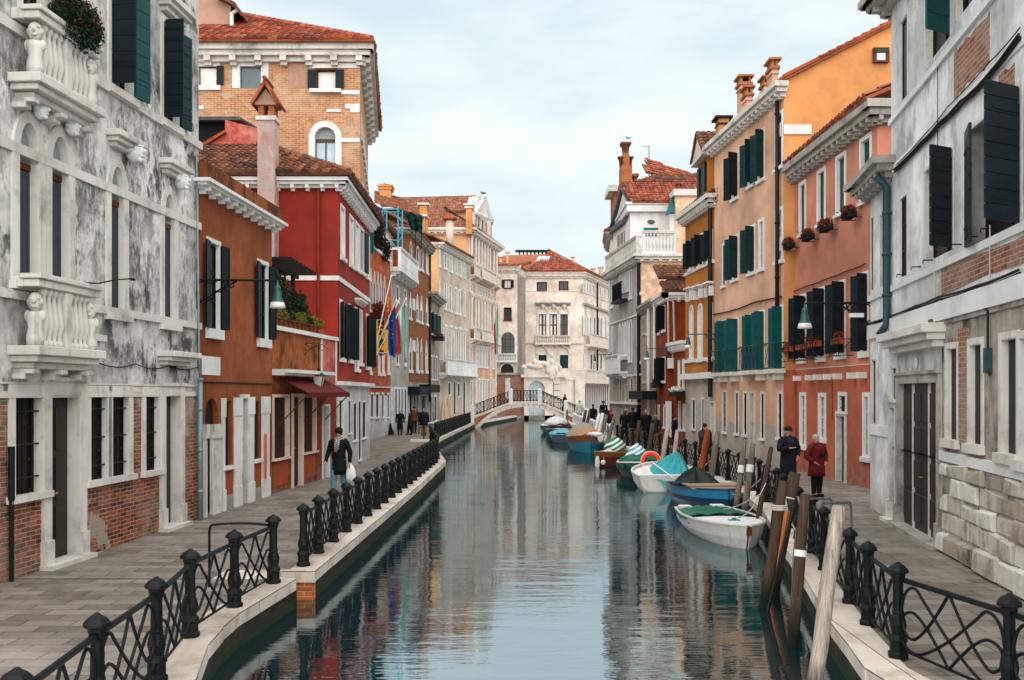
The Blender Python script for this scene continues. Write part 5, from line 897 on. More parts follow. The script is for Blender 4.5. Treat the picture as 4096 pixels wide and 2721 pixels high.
a=at('E1',1380,232,36.3); c=at('E1',1488,335,36.3); m=MB(); m.box(a.x,c.x,36.2,36.36,c.z,a.z); o=m.build('attic_window',MT['wood_b'],b.o); m=MB(); m.box(a.x+.1,c.x-.16,36.17,36.22,c.z+.06,a.z-.22); m.build('pane',MT['glass_l'],o); m=MB(); m.box(a.x+.04,c.x-.04,36.16,36.25,a.z-.2,a.z-.02); m.build('painted_window_shade',MT['dark'],o)  # dark strip over the pane paints in the shade under the window head
for x0,x1,yt,yb,m_ in ((400,440,990,1290,'sh_dark'),(512,552,900,1200,'sh_green'),(583,622,830,1160,'sh_green')): b.win(0,'E1',x0,x1,yt,yb,fr='stone_w',fw=.08,fp=.03,sh='o',ang=(108,150),shm=m_,pl=9,dep=.2,sill=.12)
b.win(0,'E1',706,746,712,1075,fr='stone_w',fw=.1,closed=1,shm='sh_dark',dep=.1,sill=.12)
for x0,x1,yt,yb,s_,pn in ((332,350,145,425,0,'blindp'),(403,440,95,385,1,''),(515,555,30,340,1,''),(590,616,('E1',0,0),310,0,''),(708,745,0,265,0,'')):
    if x0 in(590,708): b.win(0,'E1',x0,x1,{590:1445,708:1375}[x0],('E2',x0,{590:310,708:258}[x0]),fr='stone_w',fw=.12,pane='gray_d',mull='wood_w',dep=.2,sill=.12)
    else: b.win(0,'E2',x0,x1,yt,yb,fr='stone_w',fw=.1,fp=.03,sh='o' if s_ else None,ang=(108,150),shm='sh_green',pl=9,dep=.2,sill=.12,pane='gray_d')
TB=[]
for x0,x1,yt,yb in ((330,354,675,1032),(408,440,660,1028),(527,556,632,1018),(592,622,608,1015),(715,748,575,1003)):
    b.win(0,'E2',x0,x1,yt,yb,fr='stone_w',fw=.07,fp=.03,sh='o',ang=(100,150),shm='sh_teal',pl=0,dep=.2,sill=.0,leafk=.7); u0,u1,z0,z1=f.r('E2',x0,x1,yt,yb); TB.append((u0,u1,z0))
zb=TB[0][2]
for grp in ((0,0),(1,1),(2,3),(4,4)):
    u0=min(TB[grp[0]][0],TB[grp[1]][0])-.3; u1=max(TB[grp[0]][1],TB[grp[1]][1])+.3; m=MB(); m.fb(f,u0,u1,zb-.16,zb,-.02,.45)
    for u in (u0+.25,u1-.25): m.fb(f,u-.12,u+.12,zb-.4,zb-.16,0,.35)
    o=m.build('balcony_slab',MT['stone'],b.o); m=MB()
    for z in (zb+.04,zb+.95): m.tube([f.P(u0+.02,z,0),f.P(u0+.02,z,.42),f.P(u1-.02,z,.42),f.P(u1-.02,z,0)],.02,4)
    n=max(2,int((u1-u0)/.45)); 
    for k in range(n): a,c=u0+.02+(u1-u0-.04)*k/n,u0+.02+(u1-u0-.04)*(k+1)/n; m.tube([f.P(a,zb+.04,.42),f.P(c,zb+.95,.42)],.012,4); m.tube([f.P(c,zb+.04,.42),f.P(a,zb+.95,.42)],.012,4); m.tube([f.P(a,zb+.04,.42),f.P(a,zb+.95,.42)],.012,4)
    m.build('iron_rail',MT['pipe_teal'],o)
for x0,x1,yt,yb,pn in ((335,357,1165,1440,'blindp'),(422,440,1170,1450,'glass'),(480,500,1170,1460,'glass'),(600,620,1175,1485,'glass'),(720,745,1175,1480,'glass')): b.win(0,'E2',x0,x1,yt,yb,fr='stone_w',fw=.08,pane=pn,mull='wood_d',grille=1,sill=.1)
W,r=door(b,0,'E2',528,556,1175,1700,fw=.1,mat='gray_d',panel=0,fr='stone'); b.cornice([0],13.55,.45,.5,'stone',dent=.5,dw=.12); m=MB(); u=.28; m.tube([f.P(u,3.6,.12),f.P(u,13.5,.12)],.075,8); 
for zz in (5,7,9,11,13): m.tube([f.P(u,zz,.12),f.P(u,zz+.07,.12)],.1,8)
m.build('downpipe',MT['pipe_dark'],b.o,smooth=True)
for z in (12.2,5.0+3.0): m=MB(); m.fb(f,0,.55,z,z+.5,0,.03); m.box(9.9,10.9,36.3,36.36,z,z+.35); m.build('quoin',MT['stone_w'],b.o)
m=MB(); P_=[f.P(*(f.hit(*S('E2',x,y)))+(.06,)) for x,y in ((275,625),(380,605),(480,575),(560,540),(660,520),(755,500))]; m.tube(P_,.03,5); m.build('cable',MT['cable'],b.o)
for x0,x1,y0,y1,Y in ((438,548,418,700,42.5),(478,558,492,660,40.5),(605,660,422,600,42),(655,738,300,480,38)):
    a=at('E1',x0,y0,Y); c=at('E1',x1,y1,Y); w_=c.x-a.x; m=MB(); m.box(a.x+.12,c.x-.12,Y,Y+.7,c.z-1.5,a.z-.3); m.box(a.x+.07,c.x-.07,Y-.05,Y+.75,a.z-.6,a.z-.52); o=m.build('chimney',MT['pl_peach'],b.o); m=MB(); m.box(a.x+.1,a.x+.2,Y,Y+.7,a.z-.3,a.z-.08); m.box(c.x-.2,c.x-.1,Y,Y+.7,a.z-.3,a.z-.08); m.box(a.x,c.x,Y-.12,Y+.82,a.z-.08,a.z); m.box(a.x+.04,c.x-.04,Y-.07,Y+.77,a.z-.42,a.z-.3); m.build('chimney_pot',MT['bk_chim'],o)
b.finish()
# ochre house
b=Bldg('ochre_house','ochre house with white arched windows and a pedimented roof dormer','house',[(9.18,45.42),(8.8,50.65),(18,51.5),(18,45.42)],11.6,[(-.3,3.55,MT['pl_base_r']),(3.55,11.6,MT['pl_ochre'])]); f=b.f[0]
for x0,x1,yt,yb in ((103,127,125,310),(165,193,85,290),(232,262,60,255)): b.win(0,'E2',x0,x1,yt,yb,fr='stone_w',fw=.09,fp=.04,sh='o',ang=(100,140),shm='sh_dark',pl=0,dep=.2,sill=.16)
for x0,x1,yt,yb in ((104,126,575,930),(163,190,565,930),(238,262,548,925)):
    b.win(0,'E2',x0,x1,yt,yb,fr='stone_w',fw=.1,fp=.05,arch=True,pane='blindp',mull='wood_w',dep=.2,sill=.2,fill='pl_ochre'); u0,u1,z0,z1=f.r('E2',x0,x1,yt,yb); hood(b,0,u0-.2,u1+.2,z1+.75,.2,.3,'stone_w'); 
    for uu in (u0-.1,u1+.1): m=MB(); m.fb(f,uu-.08,uu+.08,z1+.3,z1+.75,0,.2); m.build('scroll_bracket',MT['stone_w'],b.o)
b.string(0,f.hit(*S('E2',180,300))[1]-.05,.14,.06,'stone_w'); b.string(0,f.hit(*S('E2',180,945))[1]-.05,.16,.1,'stone_w'); b.string(0,3.45,.28,.3,'stone_w')
for x0,x1,yt,yb in ((120,140,1218,1420),(188,200,1215,1420)): b.win(0,'E2',x0,x1,yt,yb,fr='stone_w',fw=.08,pane='glass',mull='wood_d',sill=.08)
W,r=door(b,0,'E2',255,278,1240,1640,fw=.08,mat='gray_d',panel=0)
m=MB(); m.fb(f,.1,f.L-.05,-.1,3.4,0,.01); 
b.cornice([0,3],11.25,.45,.55,'stone',dent=.35,dw=.12); m=MB(); 
for u in (.1,.32): m.tube([f.P(u,2.6,.12),f.P(u,11.3,.12)],.07,6)
m.build('downpipe',MT['pipe_dark'],b.o)
roof(b.o,[(8.5,51,11.8),(8.8,45.3,11.8),(12,45.5,13.2),(12,51,13.2)],'tiles_d')
dm=[(9.1,46.4),(9.0,48.7)]; m=MB(); m.box(9.1,13,46.4,48.8,11.6,14.0); o=m.build('dormer',MT['pl_ochre'],b.o); m=MB(); m.prism([(8.85,46.15,14.0),(8.85,49.05,14.0),(8.85,47.6,15.05)],(4.2,0,0)); m.build('dormer_pediment',MT['stone_pink'],o)
m=MB(); m.box(8.8,13,46.1,49.1,13.85,14.02); m.prism([(8.82,46.05,14.0),(8.82,46.05,14.1),(8.82,47.6,15.2),(8.82,49.15,14.1),(8.82,49.15,14.0),(8.82,47.6,15.07)],(.12,0,0)); m.build('dormer_moulding',MT['stone'],o); roof(o,[(8.75,46.05,14.08),(13.2,46.05,14.08),(13.2,47.6,15.2),(8.75,47.6,15.2)],'tiles_d'); roof(o,[(8.75,49.15,14.08),(13.2,49.15,14.08),(13.2,47.6,15.2),(8.75,47.6,15.2)],'tiles_d',ch=.6)
m=MB(); m.box(9.06,9.1,47.1,48.0,12.1,13.6); m.build('dormer_window',MT['dark'],o); m=MB(); m.box(8.98,9.06,46.6,47.05,12.1,13.6); m.box(8.98,9.06,48.05,48.5,12.1,13.6); m.build('shutter',MT['sh_dark'],o)
a=at('E1',297,915,45.9); m=MB(); m.box(a.x,13.5,45.9,46.3,11.0,a.z); m.build('yellow_wall',MT['pl_yellow'],b.o)
for x0,x1,y0,y1,Y in ((288,395,702,850,45.7),): 
    a=at('E1',x0,y0,Y); c=at('E1',x1,y1,Y); m=MB(); m.box(a.x+.12,c.x-.12,Y,Y+.8,c.z-.5,a.z-.12); o=m.build('chimney',MT['pl_yellow'],b.o); m=MB(); m.box(a.x-.05,c.x+.05,Y-.1,Y+.9,a.z-.1,a.z); m.box(a.x+.08,c.x-.08,Y-.04,Y+.84,a.z-.4,a.z-.32); m.build('chimney_cap',MT['wood_d'],o); m=MB(); m.box(a.x,c.x+.1,Y-.05,Y+1,c.z-.6,c.z); m.build('lead_flashing',MT['lead'],o)
b.finish()
# small peach link cornice + altana plants
al=thing('roof_plants',(9.6,45,11),'dark trailing plants spilling from a small altana beside the ochre cornice','shrub'); leaves('foliage','leaf_b',al,at('E1',330,1260,45),(.5,.4,.5),600,.05)
# low dark red house
b=Bldg('low_red_house','low dark-red house with white corbelled cornice and white window flowers','house',[(8.79,50.7),(8.6,53.5),(14,53.5),(14,50.7)],5.2,[(-.3,5.2,MT['pl_rust'])]); f=b.f[0]
for x0,x1,yt,yb in ((654,668,935,1160),(690,706,925,1160),(658,672,1275,1500),(695,710,1300,1500)): b.win(0,'F6',x0,x1,yt,yb,fr='stone_w',fw=.08,fp=.03,pane='blindp' if yt<1000 else 'glass',mull=None,sill=.1,dep=.15)
b.cornice([0],5.0,.3,.45,'stone_w',dent=.3,dw=.1); b.finish()
o=thing('flower_box',tuple(at('F6',655,1180,50)),'window box of white flowers on the low dark-red house','flower box'); p=at('F6',658,1180,51.2); m=MB(); m.box(p.x-.3,p.x+.1,50.3,52.6,p.z-.3,p.z-.02); m.build('trough',MT['box_dark'],o); leaves('white_flowers','flower_w',o,p+Vector((-.1,.2,.08)),(.35,1.2,.18),500,.05)
# rust house
b=Bldg('rust_house','rust-orange house with a conduit-lined corner and dark green shutters','house',[(8.3,53.55),(8.3,57.5),(16,57.5),(16,53.55)],7.9,[(-.3,7.9,MT['pl_rust'])]); f=b.f[0]
for x0,x1,yt,yb in ((490,499,500,695),(524,545,478,675),(480,492,910,1090),(520,545,905,1095)): b.win(0,'F6',x0,x1,yt,yb,fr='stone_w',fw=.07,fp=.03,sh='o',ang=(120,150),shm='sh_dark',dep=.2,sill=.14)
for x0,x1,yt,yb in ((486,498,1310,1480),(532,548,1310,1480)): b.win(0,'F6',x0,x1,yt,yb,fr='stone_w',fw=.12,pane='gray_d',mull=None,sill=.1)
b.cornice([0,3],7.75,.35,.4,'stone_w',dent=.6,dw=.16); g=b.f[3]; m=MB(); pts=[(550,415),(612,430),(622,760)]; m.tube([at('F6',x,y,53.3) for x,y in pts],.05,5); m.tube([at('F6',x,y,53.3) for x,y in ((568,425),(572,840),(610,870),(600,960))],.05,5); m.tube([at('F6',x,y,53.4) for x,y in ((480,455),(550,415))],.05,5); m.build('conduit',MT['cable_w'],b.o)
a=at('F6',566,905,53.3); m=MB(); m.box(a.x,a.x+.55,53.2,53.5,a.z-.55,a.z); m.build('meter_box',MT['white_p'],b.o); a=at('F6',552,1265,53.3); c=at('F6',596,1490,53.3); m=MB(); m.box(a.x,c.x,53.2,53.52,c.z-.5,a.z); m.build('stone_pier',MT['stone_w'],b.o)
for (y0,y1,xx,YY) in ((310,345,545,53.2),(165,240,490,55)):
    a=at('F6',xx,y1,YY); c=at('F6',760,y1,YY); h=(y1-y0)/2.09/F*YY; roof(b.o,[(a.x,YY,a.z+.05),(c.x+2,YY,a.z+.05),(c.x+2,YY+2.2,a.z+h+.5),(a.x,YY+2.2,a.z+h+.5)],'tiles_d',rw=.26)
a=at('F6',520,240,55.2); m=MB(); m.box(a.x+.3,15,55.2,57.4,8,a.z); m.build('roof_block',MT['bk_gray'],b.o); b.finish()
for (x0,x1,y) in ((455,490,1125),(500,545,1125)):
    p=at('F6',(x0+x1)/2,y,55.5); o=thing('flower_box',tuple(p),'dark planted window box %s on the rust-orange house'%('left' if x0<490 else 'right'),'flower box','dark boxes on the rust house'); m=MB(); m.box(p.x-.25,p.x+.25,54.8,56.2,p.z-.2,p.z+.1); m.build('trough',MT['box_dark'],o); leaves('foliage','leaf_d',o,p+Vector((0,0,.15)),(.3,.8,.2),200,.06)
b=Bldg('brick_house','weathered grey-brick house with white downpipe beside the rust-orange house','house',[(8.25,57.55),(8.2,63.4),(15,63.4),(15,57.55)],7.9,[(-.3,7.9,MT['bk_gray'])]); f=b.f[0]
for x0,x1,yt,yb in ((362,374,570,700),(392,408,560,700),(448,462,535,680),(362,374,910,1100),(392,406,905,1100),(450,464,900,1090),(385,400,1290,1400)): b.win(0,'F6',x0,x1,yt,yb,fr='stone',fw=.1,fp=.03,pane='gray_d',mull='wood_d',sill=.12)
b.cornice([0,3],7.8,.35,.4,'stone_dirty',dent=.6); m=MB(); u=f.hit(*S('F6',420,900))[0]; u2=f.hit(*S('F6',470,600))[0]; m.tube([f.P(u,1.2,.1),f.P(u,7.8,.1)],.1,6); m.tube([f.P(u2,3.4,.1),f.P(u2,7.8,.1)],.09,6); m.build('downpipe',MT['white_p'],b.o); m=MB(); a0,a1=sorted((f.hit(*S('F6',345,1240))[0],f.hit(*S('F6',470,1240))[0])); m.fb(f,a0,a1,2.4,2.9,0,.8); m.build('canopy',MT['awn_dark'],b.o); b.finish()
# grey palace
b=Bldg('grey_palace','grey palace with a corner balcony, pedimented attic and ornate brick chimney','palace',[(8.2,63.45),(7.2,73.4),(16,73.4),(16,63.45)],11.3,[(-.3,11.3,MT['pl_gpal'])]); f=b.f[0]
for x0,x1,yt,yb in ((165,173,225,350),(186,193,215,345),(208,214,200,340),(228,238,190,330),(250,264,180,395),(322,337,125,360),(95,107,270,470)): b.win(0,'F6',x0,x1,yt,yb,fr='stone_w',fw=.16,fp=.05,pane='glass_b',mull=None,sill=.2)
for x0,x1,yt,yb in ((160,172,640,900),(184,194,630,900),(206,214,620,895),(226,234,610,895),(248,264,600,920),(325,337,555,930),(95,105,650,920)): b.win(0,'F6',x0,x1,yt,yb,fr='stone_w',fw=.18,fp=.07,arch=.5,pane='glass_b',mull=None,sill=.2,fill='stone')
for x0,x1,yt,yb in ((165,178,1085,1270),(215,232,1140,1330),(255,272,1075,1280)): b.win(0,'F6',x0,x1,yt,yb,fr='stone',fw=.15,pane='sh_brown',mull=None)
for x0,x1,yt,yb in ((112,160,1065,1265),(275,335,1055,1290)): b.box(0,'F6',x0,x1,yt,yb,.03,'brick_panel','bk_gray')
b.string(0,f.hit(*S('F6',260,570))[1],.12,.08,'stone'); b.string(0,f.hit(*S('F6',240,1060))[1],.15,.1,'stone'); b.string(0,f.hit(*S('F6',240,1290))[1],.15,.25,'stone_w')
u0,u1,z0,z1=f.r('F6',120,232,915,1025); balcony(b,0,u0,u1,z0,z0+1.15,.7,8,'stone_w',solid=True,brk=3); u0,u1,z0,z1=f.r('F6',162,240,335,440); m=MB()
for k in range(14): u=u0+(u1-u0)*k/13; m.tube([f.P(u,z0,.5),f.P(u,z0+1.1,.5)],.025,4)
m.fb(f,u0,u1,z0-.15,z0,0,.6); m.fb(f,u0,u1,z0+1.1,z0+1.16,.45,.55); m.build('iron_balcony',MT['iron'],b.o)
b.cornice([0,3],11.1,.55,.5,'stone',dent=.6,dw=.2)
# side render (peach wall facing viewer) up to tall attic
m=MB(); m.box(8.22,16,63.38,63.44,7,11.2); m.build('side_render',MT['pl_gwall'],b.o)
balcony(b,0,-.25,f.L,11.65,12.75,.35,12,'stone',solid=True,brk=0,slab=.1); 
g=b.f[3]; uu=sorted((g.hit(*S('F5',435,1200))[0],g.hit(*S('F5',785,1200))[0])); balcony(b,3,uu[0],uu[1],11.65,13.0,.5,8,'stone_w',r=.11,brk=5,slab=.14,ped=False)
z0=11.3; m=MB(); a=at('F5',372,1150,65.5); c=at('F5',790,895,65.5); m.box(a.x-.35,c.x,65.5,72,z0,c.z-.1); o=m.build('attic_block',MT['pl_farw'],b.o); zt=c.z
m=MB(); m.box(a.x-.6,c.x+.2,65.2,72,zt-.1,zt+.35); m.box(a.x-.7,c.x+.3,65.1,72,zt+.35,zt+.5); m.build('attic_cornice',MT['stone_w'],o); m=MB(); p=at('F5',458,1075,65.4); q=at('F5',607,1158,65.4); m.box(p.x,q.x,65.4,65.5,q.z,p.z); m.build('green_shutter',plain('sh_bright','0c6a4a',.5,.15,3),o); m=MB(); p=at('F5',535,1012,65.4); m.ell((p.x,65.4,p.z),.25,.06,.14,10,6); m.build('vent',MT['lead'],o)
a1=at('F5',785,1500,64.2); c1=at('F5',1000,745,64.2); m=MB(); m.box(a1.x,c1.x+1.2,64.1,70,9,c1.z); o2=m.build('right_block',MT['pl_gwall'],b.o); m=MB(); m.box(a1.x-.15,c1.x+1.3,63.9,70,c1.z,c1.z+.4); m.build('block_cornice',MT['stone'],o2)
m=MB(); p=at('F5',690,900,64.6); q=at('F5',770,1150,64.6); m.box(p.x+.3,q.x,64.6,64.75,q.z,p.z); m.build('loggia_opening',MT['dark'],o2); m=MB(); p=at('F5',670,920,64.2); q=at('F5',765,810,64.2); m.hexa([(p.x,63.6,p.z-.3),(q.x,63.6,p.z-.05),(q.x,65,p.z+1.3),(p.x+.8,65,p.z+1.2),(p.x,63.6,p.z-.25),(q.x,63.6,p.z),(q.x,65,p.z+1.36),(p.x+.8,65,p.z+1.26)]); m.build('teal_awning',MT['sh_teal'],o2)
m=MB(); p=at('F5',727,950,64.3); m.box(p.x,p.x+.35,64.2,64.6,z0,p.z+.1); m.build('white_post',MT['stone_w'],o2)
zr=zt+.5; e0=at('F5',335,830,65.2); roof(b.o,[(e0.x,65.0,zr),(c.x+4.2,65.0,zr),(c.x+4.2,68.2,zr+1.9),(e0.x-.5,68.2,zr+1.9)],'tiles_r',rw=.27); roof(b.o,[(e0.x+.5,68.1,zr+1.9),(c.x+4.2,68.1,zr+1.9),(c.x+4.2,71,zr+3.2),(e0.x+2,70,zr+2.5)],'tiles_d',rw=.3)
p0,p1,p2,p3=[at('F5',x,y,70.5) for x,y in ((485,495),(1010,640),(1010,510),(485,420))]; roof(b.o,[p0,p1+Vector((0,2,.6)),p2+Vector((0,3.4,.8)),p3+Vector((0,2.2,.6))],'tiles_r',rw=.3); m=MB(); m.prism([at('F5',x,y,71) for x,y in ((520,600),(545,510),(860,550),(860,600))],(0,2,0)); m.build('roof_room',MT['pl_orange'],b.o)
# pediment gable on canal side
fx=at('F5',215,1250,72.5); m=MB(); P4=[f.P(2.3,z0,-.1),f.P(2.3,zt-.2,-.1),f.P(5.8,zt+2.0,-.1),f.P(9.3,zt-.2,-.1),f.P(9.3,z0,-.1)]; m.prism(P4,-f.n.to_3d()*.5); o=m.build('pediment_gable',MT['stone_far'],b.o)
m=MB(); m.fb(f,2.1,9.5,zt-.35,zt,-.65,.15); 
for a_,b_ in (((2.1,zt),(5.8,zt+2.15)),((5.8,zt+2.15),(9.5,zt))): m.hexa([f.P(a_[0],a_[1],-.65),f.P(b_[0],b_[1],-.65),f.P(b_[0],b_[1],.12),f.P(a_[0],a_[1],.12),f.P(a_[0],a_[1]+.25,-.65),f.P(b_[0],b_[1]+.25,-.65),f.P(b_[0],b_[1]+.25,.12),f.P(a_[0],a_[1]+.25,.12)])
m.build('gable_moulding',MT['lead'],o); m=MB()
for k in range(4): m.fb(f,3.7+k*1.1,4.4+k*1.1,z0+1.2,zt-.8,-.12,-.07)
m.build('gable_window',MT['glass_b'],o)
# ornate chimney
a=at('F5',212,600,71.5); c=at('F5',345,660,71.5); cx=(a.x+c.x)/2; hw=(c.x-a.x)/2; zb_=c.z-1; Zc=lambda y:at('F5',0,y,71.5).z; m=MB(); m.box(cx-hw,cx+hw,71.2,73.2,zb_,Zc(600)); m.box(cx-hw*.85,cx+hw*.85,71.4,73.0,Zc(600),Zc(425)); m.box(cx-hw*.45,cx+hw*.45,71.6,72.8,Zc(425),Zc(290)); o=m.build('ornate_chimney',MT['bk_chim'],b.o); m=MB()
m.loft([[Vector((cx+dx*r,72.2+dy*r,z)) for dx,dy in ((-1,-1),(1,-1),(1,1),(-1,1))] for r,z in ((hw*.42,Zc(290)),(hw*.5,Zc(240)),(hw*.62,Zc(200)),(hw*.85,Zc(185)),(hw*.85,Zc(168)),(hw*.6,Zc(160)))])
for sx in (-1,1): x=cx+sx*hw*.7; m.loft([[Vector((x+dx*r,72.2+dy*r,z)) for dx,dy in ((-1,-1),(1,-1),(1,1),(-1,1))] for r,z in ((hw*.25,Zc(425)),(hw*.3,Zc(370)),(hw*.38,Zc(335)),(hw*.55,Zc(325)),(hw*.55,Zc(312)))])
m.build('chimney_crown',brick('bk_crown','7a4630','4a2a1e','5a4030',w=.2,h=.2,amt=.6),o)
m=MB(); a=at('F5',215,660,67); q=at('F5',365,850,66.5); m.hexa([(a.x,66.2,q.z),(q.x,66.2,q.z),(q.x-.3,72,a.z+.2),(a.x,72,a.z+.2),(a.x,66.2,q.z+.12),(q.x,66.2,q.z+.12),(q.x-.3,72,a.z+.3),(a.x,72,a.z+.3)]); pass
for x0,x1,y0,y1,Y in ((342,405,510,630,72),(797,850,590,680,67)): a=at('F5',x0,y0,Y); q=at('F5',x1,y1,Y); m=MB(); m.box(a.x+.1,q.x-.1,Y,Y+1,q.z-1,a.z-.2); o=m.build('chimney',MT['pl_orange'],b.o); m=MB(); m.box(a.x,q.x,Y-.1,Y+1.1,a.z-.2,a.z); m.build('chimney_cap',MT['tiles_d'],o)
m=MB(); m.tube([f.P(.12,.5,.12),f.P(.12,11.1,.12)],.12,6); m.build('downpipe',MT['pipe_dark'],b.o); m=MB(); p=at('F5',512,600,72); m.tube([p,at('F5',512,215,72)],.03,4); m.tube([at('F5',450,226,72),at('F5',515,220,72)],.025,4); m.build('aerial',MT['lead'],b.o); b.finish()
# slim white house beyond with brick side chimney
b=Bldg('slim_house','slim white house with brick-faced roof turret beyond the grey palace','house',[(7.25,73.5),(7.75,80),(16,80),(16,73.5)],14.2,[(-.3,14.2,MT['pl_farw'])]); f=b.f[0]; m=MB(); a=at('F5',110,1010,76); q=at('F5',215,720,76); m.box(a.x+.2,q.x+1,75,78,14.2,q.z); m.build('brick_turret',MT['bk_chim'],b.o); m=MB(); m.box(a.x-.25,q.x+1,74.7,78.2,q.z-.05,q.z+.4); m.build('turret_cornice',MT['stone'],b.o); b.cornice([0,3],14.1,.4,.5,'stone_dirty',dent=.7); roof(b.o,[(6.8,73.2,14.7),(7.3,80,14.7),(9.6,80,16),(9.1,73.2,16)],'tiles_r')
for z in (2,5.5,9): 
    for u in (1.2,3,4.8): b.w(0,u,u+.9,z,z+2.2,fr='stone_w',pane='glass',fw=.15)
b.finish()
# ================= ground, water, quays
RE=[(4.3,4),(3.95,8.0),(3.62,9.7),(3.58,10.1),(3.72,11.0),(3.87,12.1),(4.37,14.8),(4.84,17.55),(5.93,23.6),(6.45,28),(6.5,34),(6.2,41),(5.85,48),(5.45,56),(5.2,62),(5.0,75),(5.25,93),(7.5,108),(12.5,120),(40,126)]
LE=[(-2.3,4),(-2.75,8),(-3.08,9.71),(-3.37,11.07),(-3.44,11.88),(-3.45,12.68),(-3.23,14.98)]
LE2=[(-3.08,15.62),(-2.95,22),(-2.8,30),(-2.69,40.6),(-3.3,46),(-4.1,54),(-4.34,60.4),(-3.48,92.9),(-2.6,98),(.6,121.3)]
def quay(name,edge,far,top=0.0,kw=.42,sgn=1,kerb=True,pavemat='pave'):
    m=MB(); n=len(edge); e3=[Vector((x,y,0)) for x,y in edge]
    nm=[]
    for i in range(n):
        t=(e3[min(i+1,n-1)]-e3[max(i-1,0)]).normalized(); nm.append(Vector((-t.y,t.x,0))*sgn)  # inward
    for i in range(n-1):
        a=e3[i]+nm[i]*kw; c=e3[i+1]+nm[i+1]*kw; m.quad(a+Vector((0,0,top)),c+Vector((0,0,top)),Vector((far,c.y,top)),Vector((far,a.y,top)))
    tag(m.build(name,MT[pavemat]),kind='structure')
    m=MB(); k=MB()
    for i in range(n-1):
        a,b=e3[i],e3[i+1]; o1,o2=nm[i]*.03,nm[i+1]*.03
        m.quad(a+o1+Vector((0,0,-3)),b+o2+Vector((0,0,-3)),b+o2+Vector((0,0,top-.15)),a+o1+Vector((0,0,top-.15)))
        L=(b-a).length; q=max(1,int(L/1.3))
        for j in range(q):
            p,s=a.lerp(b,j/q),a.lerp(b,(j+1)/q); pn,sn=nm[i].lerp(nm[i+1],j/q)*kw,nm[i].lerp(nm[i+1],(j+1)/q)*kw; g=(s-p).normalized()*.004; dz=random.uniform(-.004,.004); z1=Vector((0,0,top+.025+dz)); z0=Vector((0,0,top-.17)); jx=nm[i]*random.uniform(-.008,.008)
            k.hexa([p+g+z0+jx,s-g+z0+jx,s-g+sn+z0,p+g+pn+z0,p+g+z1+jx,s-g+z1+jx,s-g+sn+z1,p+g+pn+z1])
    tag(m.build('quay_wall',MT['bk_quay'],fixn=False),kind='structure'); tag(k.build('kerb',MT['kerb_stone'],bev=.012),kind='structure')
def pave(name='pave',c1='857c73',c2='5f5852',mo='2e2a26'):
    m,nt,b=_new(name); g=G(nt); u=g.oc(1,1,1); t=g.n('ShaderNodeTexCoord'); sw=g.n('ShaderNodeMapping',{'Vector':g.n('ShaderNodeUVMap').outputs[0],'Scale':(1,1,1)}).outputs[0]
    wob=g.n('ShaderNodeVectorMath',{0:sw,1:g.n('ShaderNodeVectorMath',{0:g.n('ShaderNodeTexNoise',{'Vector':sw,'Scale':1.2}).outputs[1],1:(.07,.05,0)},operation='MULTIPLY').outputs[0]},operation='ADD').outputs[0]
    bt=g.n('ShaderNodeTexBrick',{'Vector':wob,'Color1':hexc(c1),'Color2':hexc(c2),'Mortar':hexc(mo),'Scale':1.0,'Mortar Size':.008,'Mortar Smooth':.2,'Brick Width':.62,'Row Height':.3})
    n=g.noise(sw,.8,7,.7); col=g.mix(g.mul(g.ramp(n,.45,.7),.45),bt.outputs[0],hexc('a39a90')); col=g.mix(g.mul(g.ramp(g.noise(sw,2.5,6,.7),.5,.75),.4),col,hexc('3a3531'))
    g.L(col,b.inputs['Base Color']); b.inputs['Roughness'].default_value=.8; b.inputs['Specular IOR Level'].default_value=.2
    g.bump(g.mix(.45,g.math('SUBTRACT',1.0,bt.outputs[1]),g.noise(sw,12,5)),.45,b,.02); MT[name]=m
pave()
quay('pavement',LE,-40,sgn=1); quay('pavement',LE2,-40,sgn=1); quay('pavement',RE,60,sgn=-1)
# landing recess between the two left kerbs
m=MB(); m.box(-4.5,-3.62,14.95,15.7,-.14,.004); tag(m.build('landing_step',MT['kerb_stone']),kind='structure'); m=MB(); m.quad((-40,14.98,0),(-4.48,14.98,0),(-4.48,15.62,0),(-40,15.62,0)); m.quad((-4.5,14.5,-.004),(-3.6,14.5,-.004),(-3.6,14.99,-.004),(-4.5,14.99,-.004)); tag(m.build('pavement',MT['pave']),kind='structure'); m=MB(); tag(m.quad((-3.7,15.64,-2),(-3.08,15.64,-2),(-3.08,15.64,-.15),(-3.7,15.64,-.15)).build('quay_wall',MT['bk_chim'],fixn=False),kind='structure'); m=MB(); m.quad((-3.62,14.98,-2),(-3.23,14.98,-2),(-3.23,14.98,-.15),(-3.62,14.98,-.15)); tag(m.build('quay_wall',MT['bk_quay'],fixn=False),kind='structure')
m=MB(); m.box(-3.68,-3.08,15.6,15.68,-.17,.02); tag(m.build('kerb',MT['kerb_stone']),kind='structure')
m=MB(); m.quad((-400,-60,-2.2),(400,-60,-2.2),(400,700,-2.2),(-400,700,-2.2)); m_,nt,bb=_new('mud'); bb.inputs['Base Color'].default_value=(.02,.03,.03,1); tag(m.build('ground',m_),kind='structure')
# distant quay strip before the corner palace
m=MB(); m.box(-6,40,121.5,260,-2,.0); tag(m.build('far_pavement',MT['pave']),kind='structure')
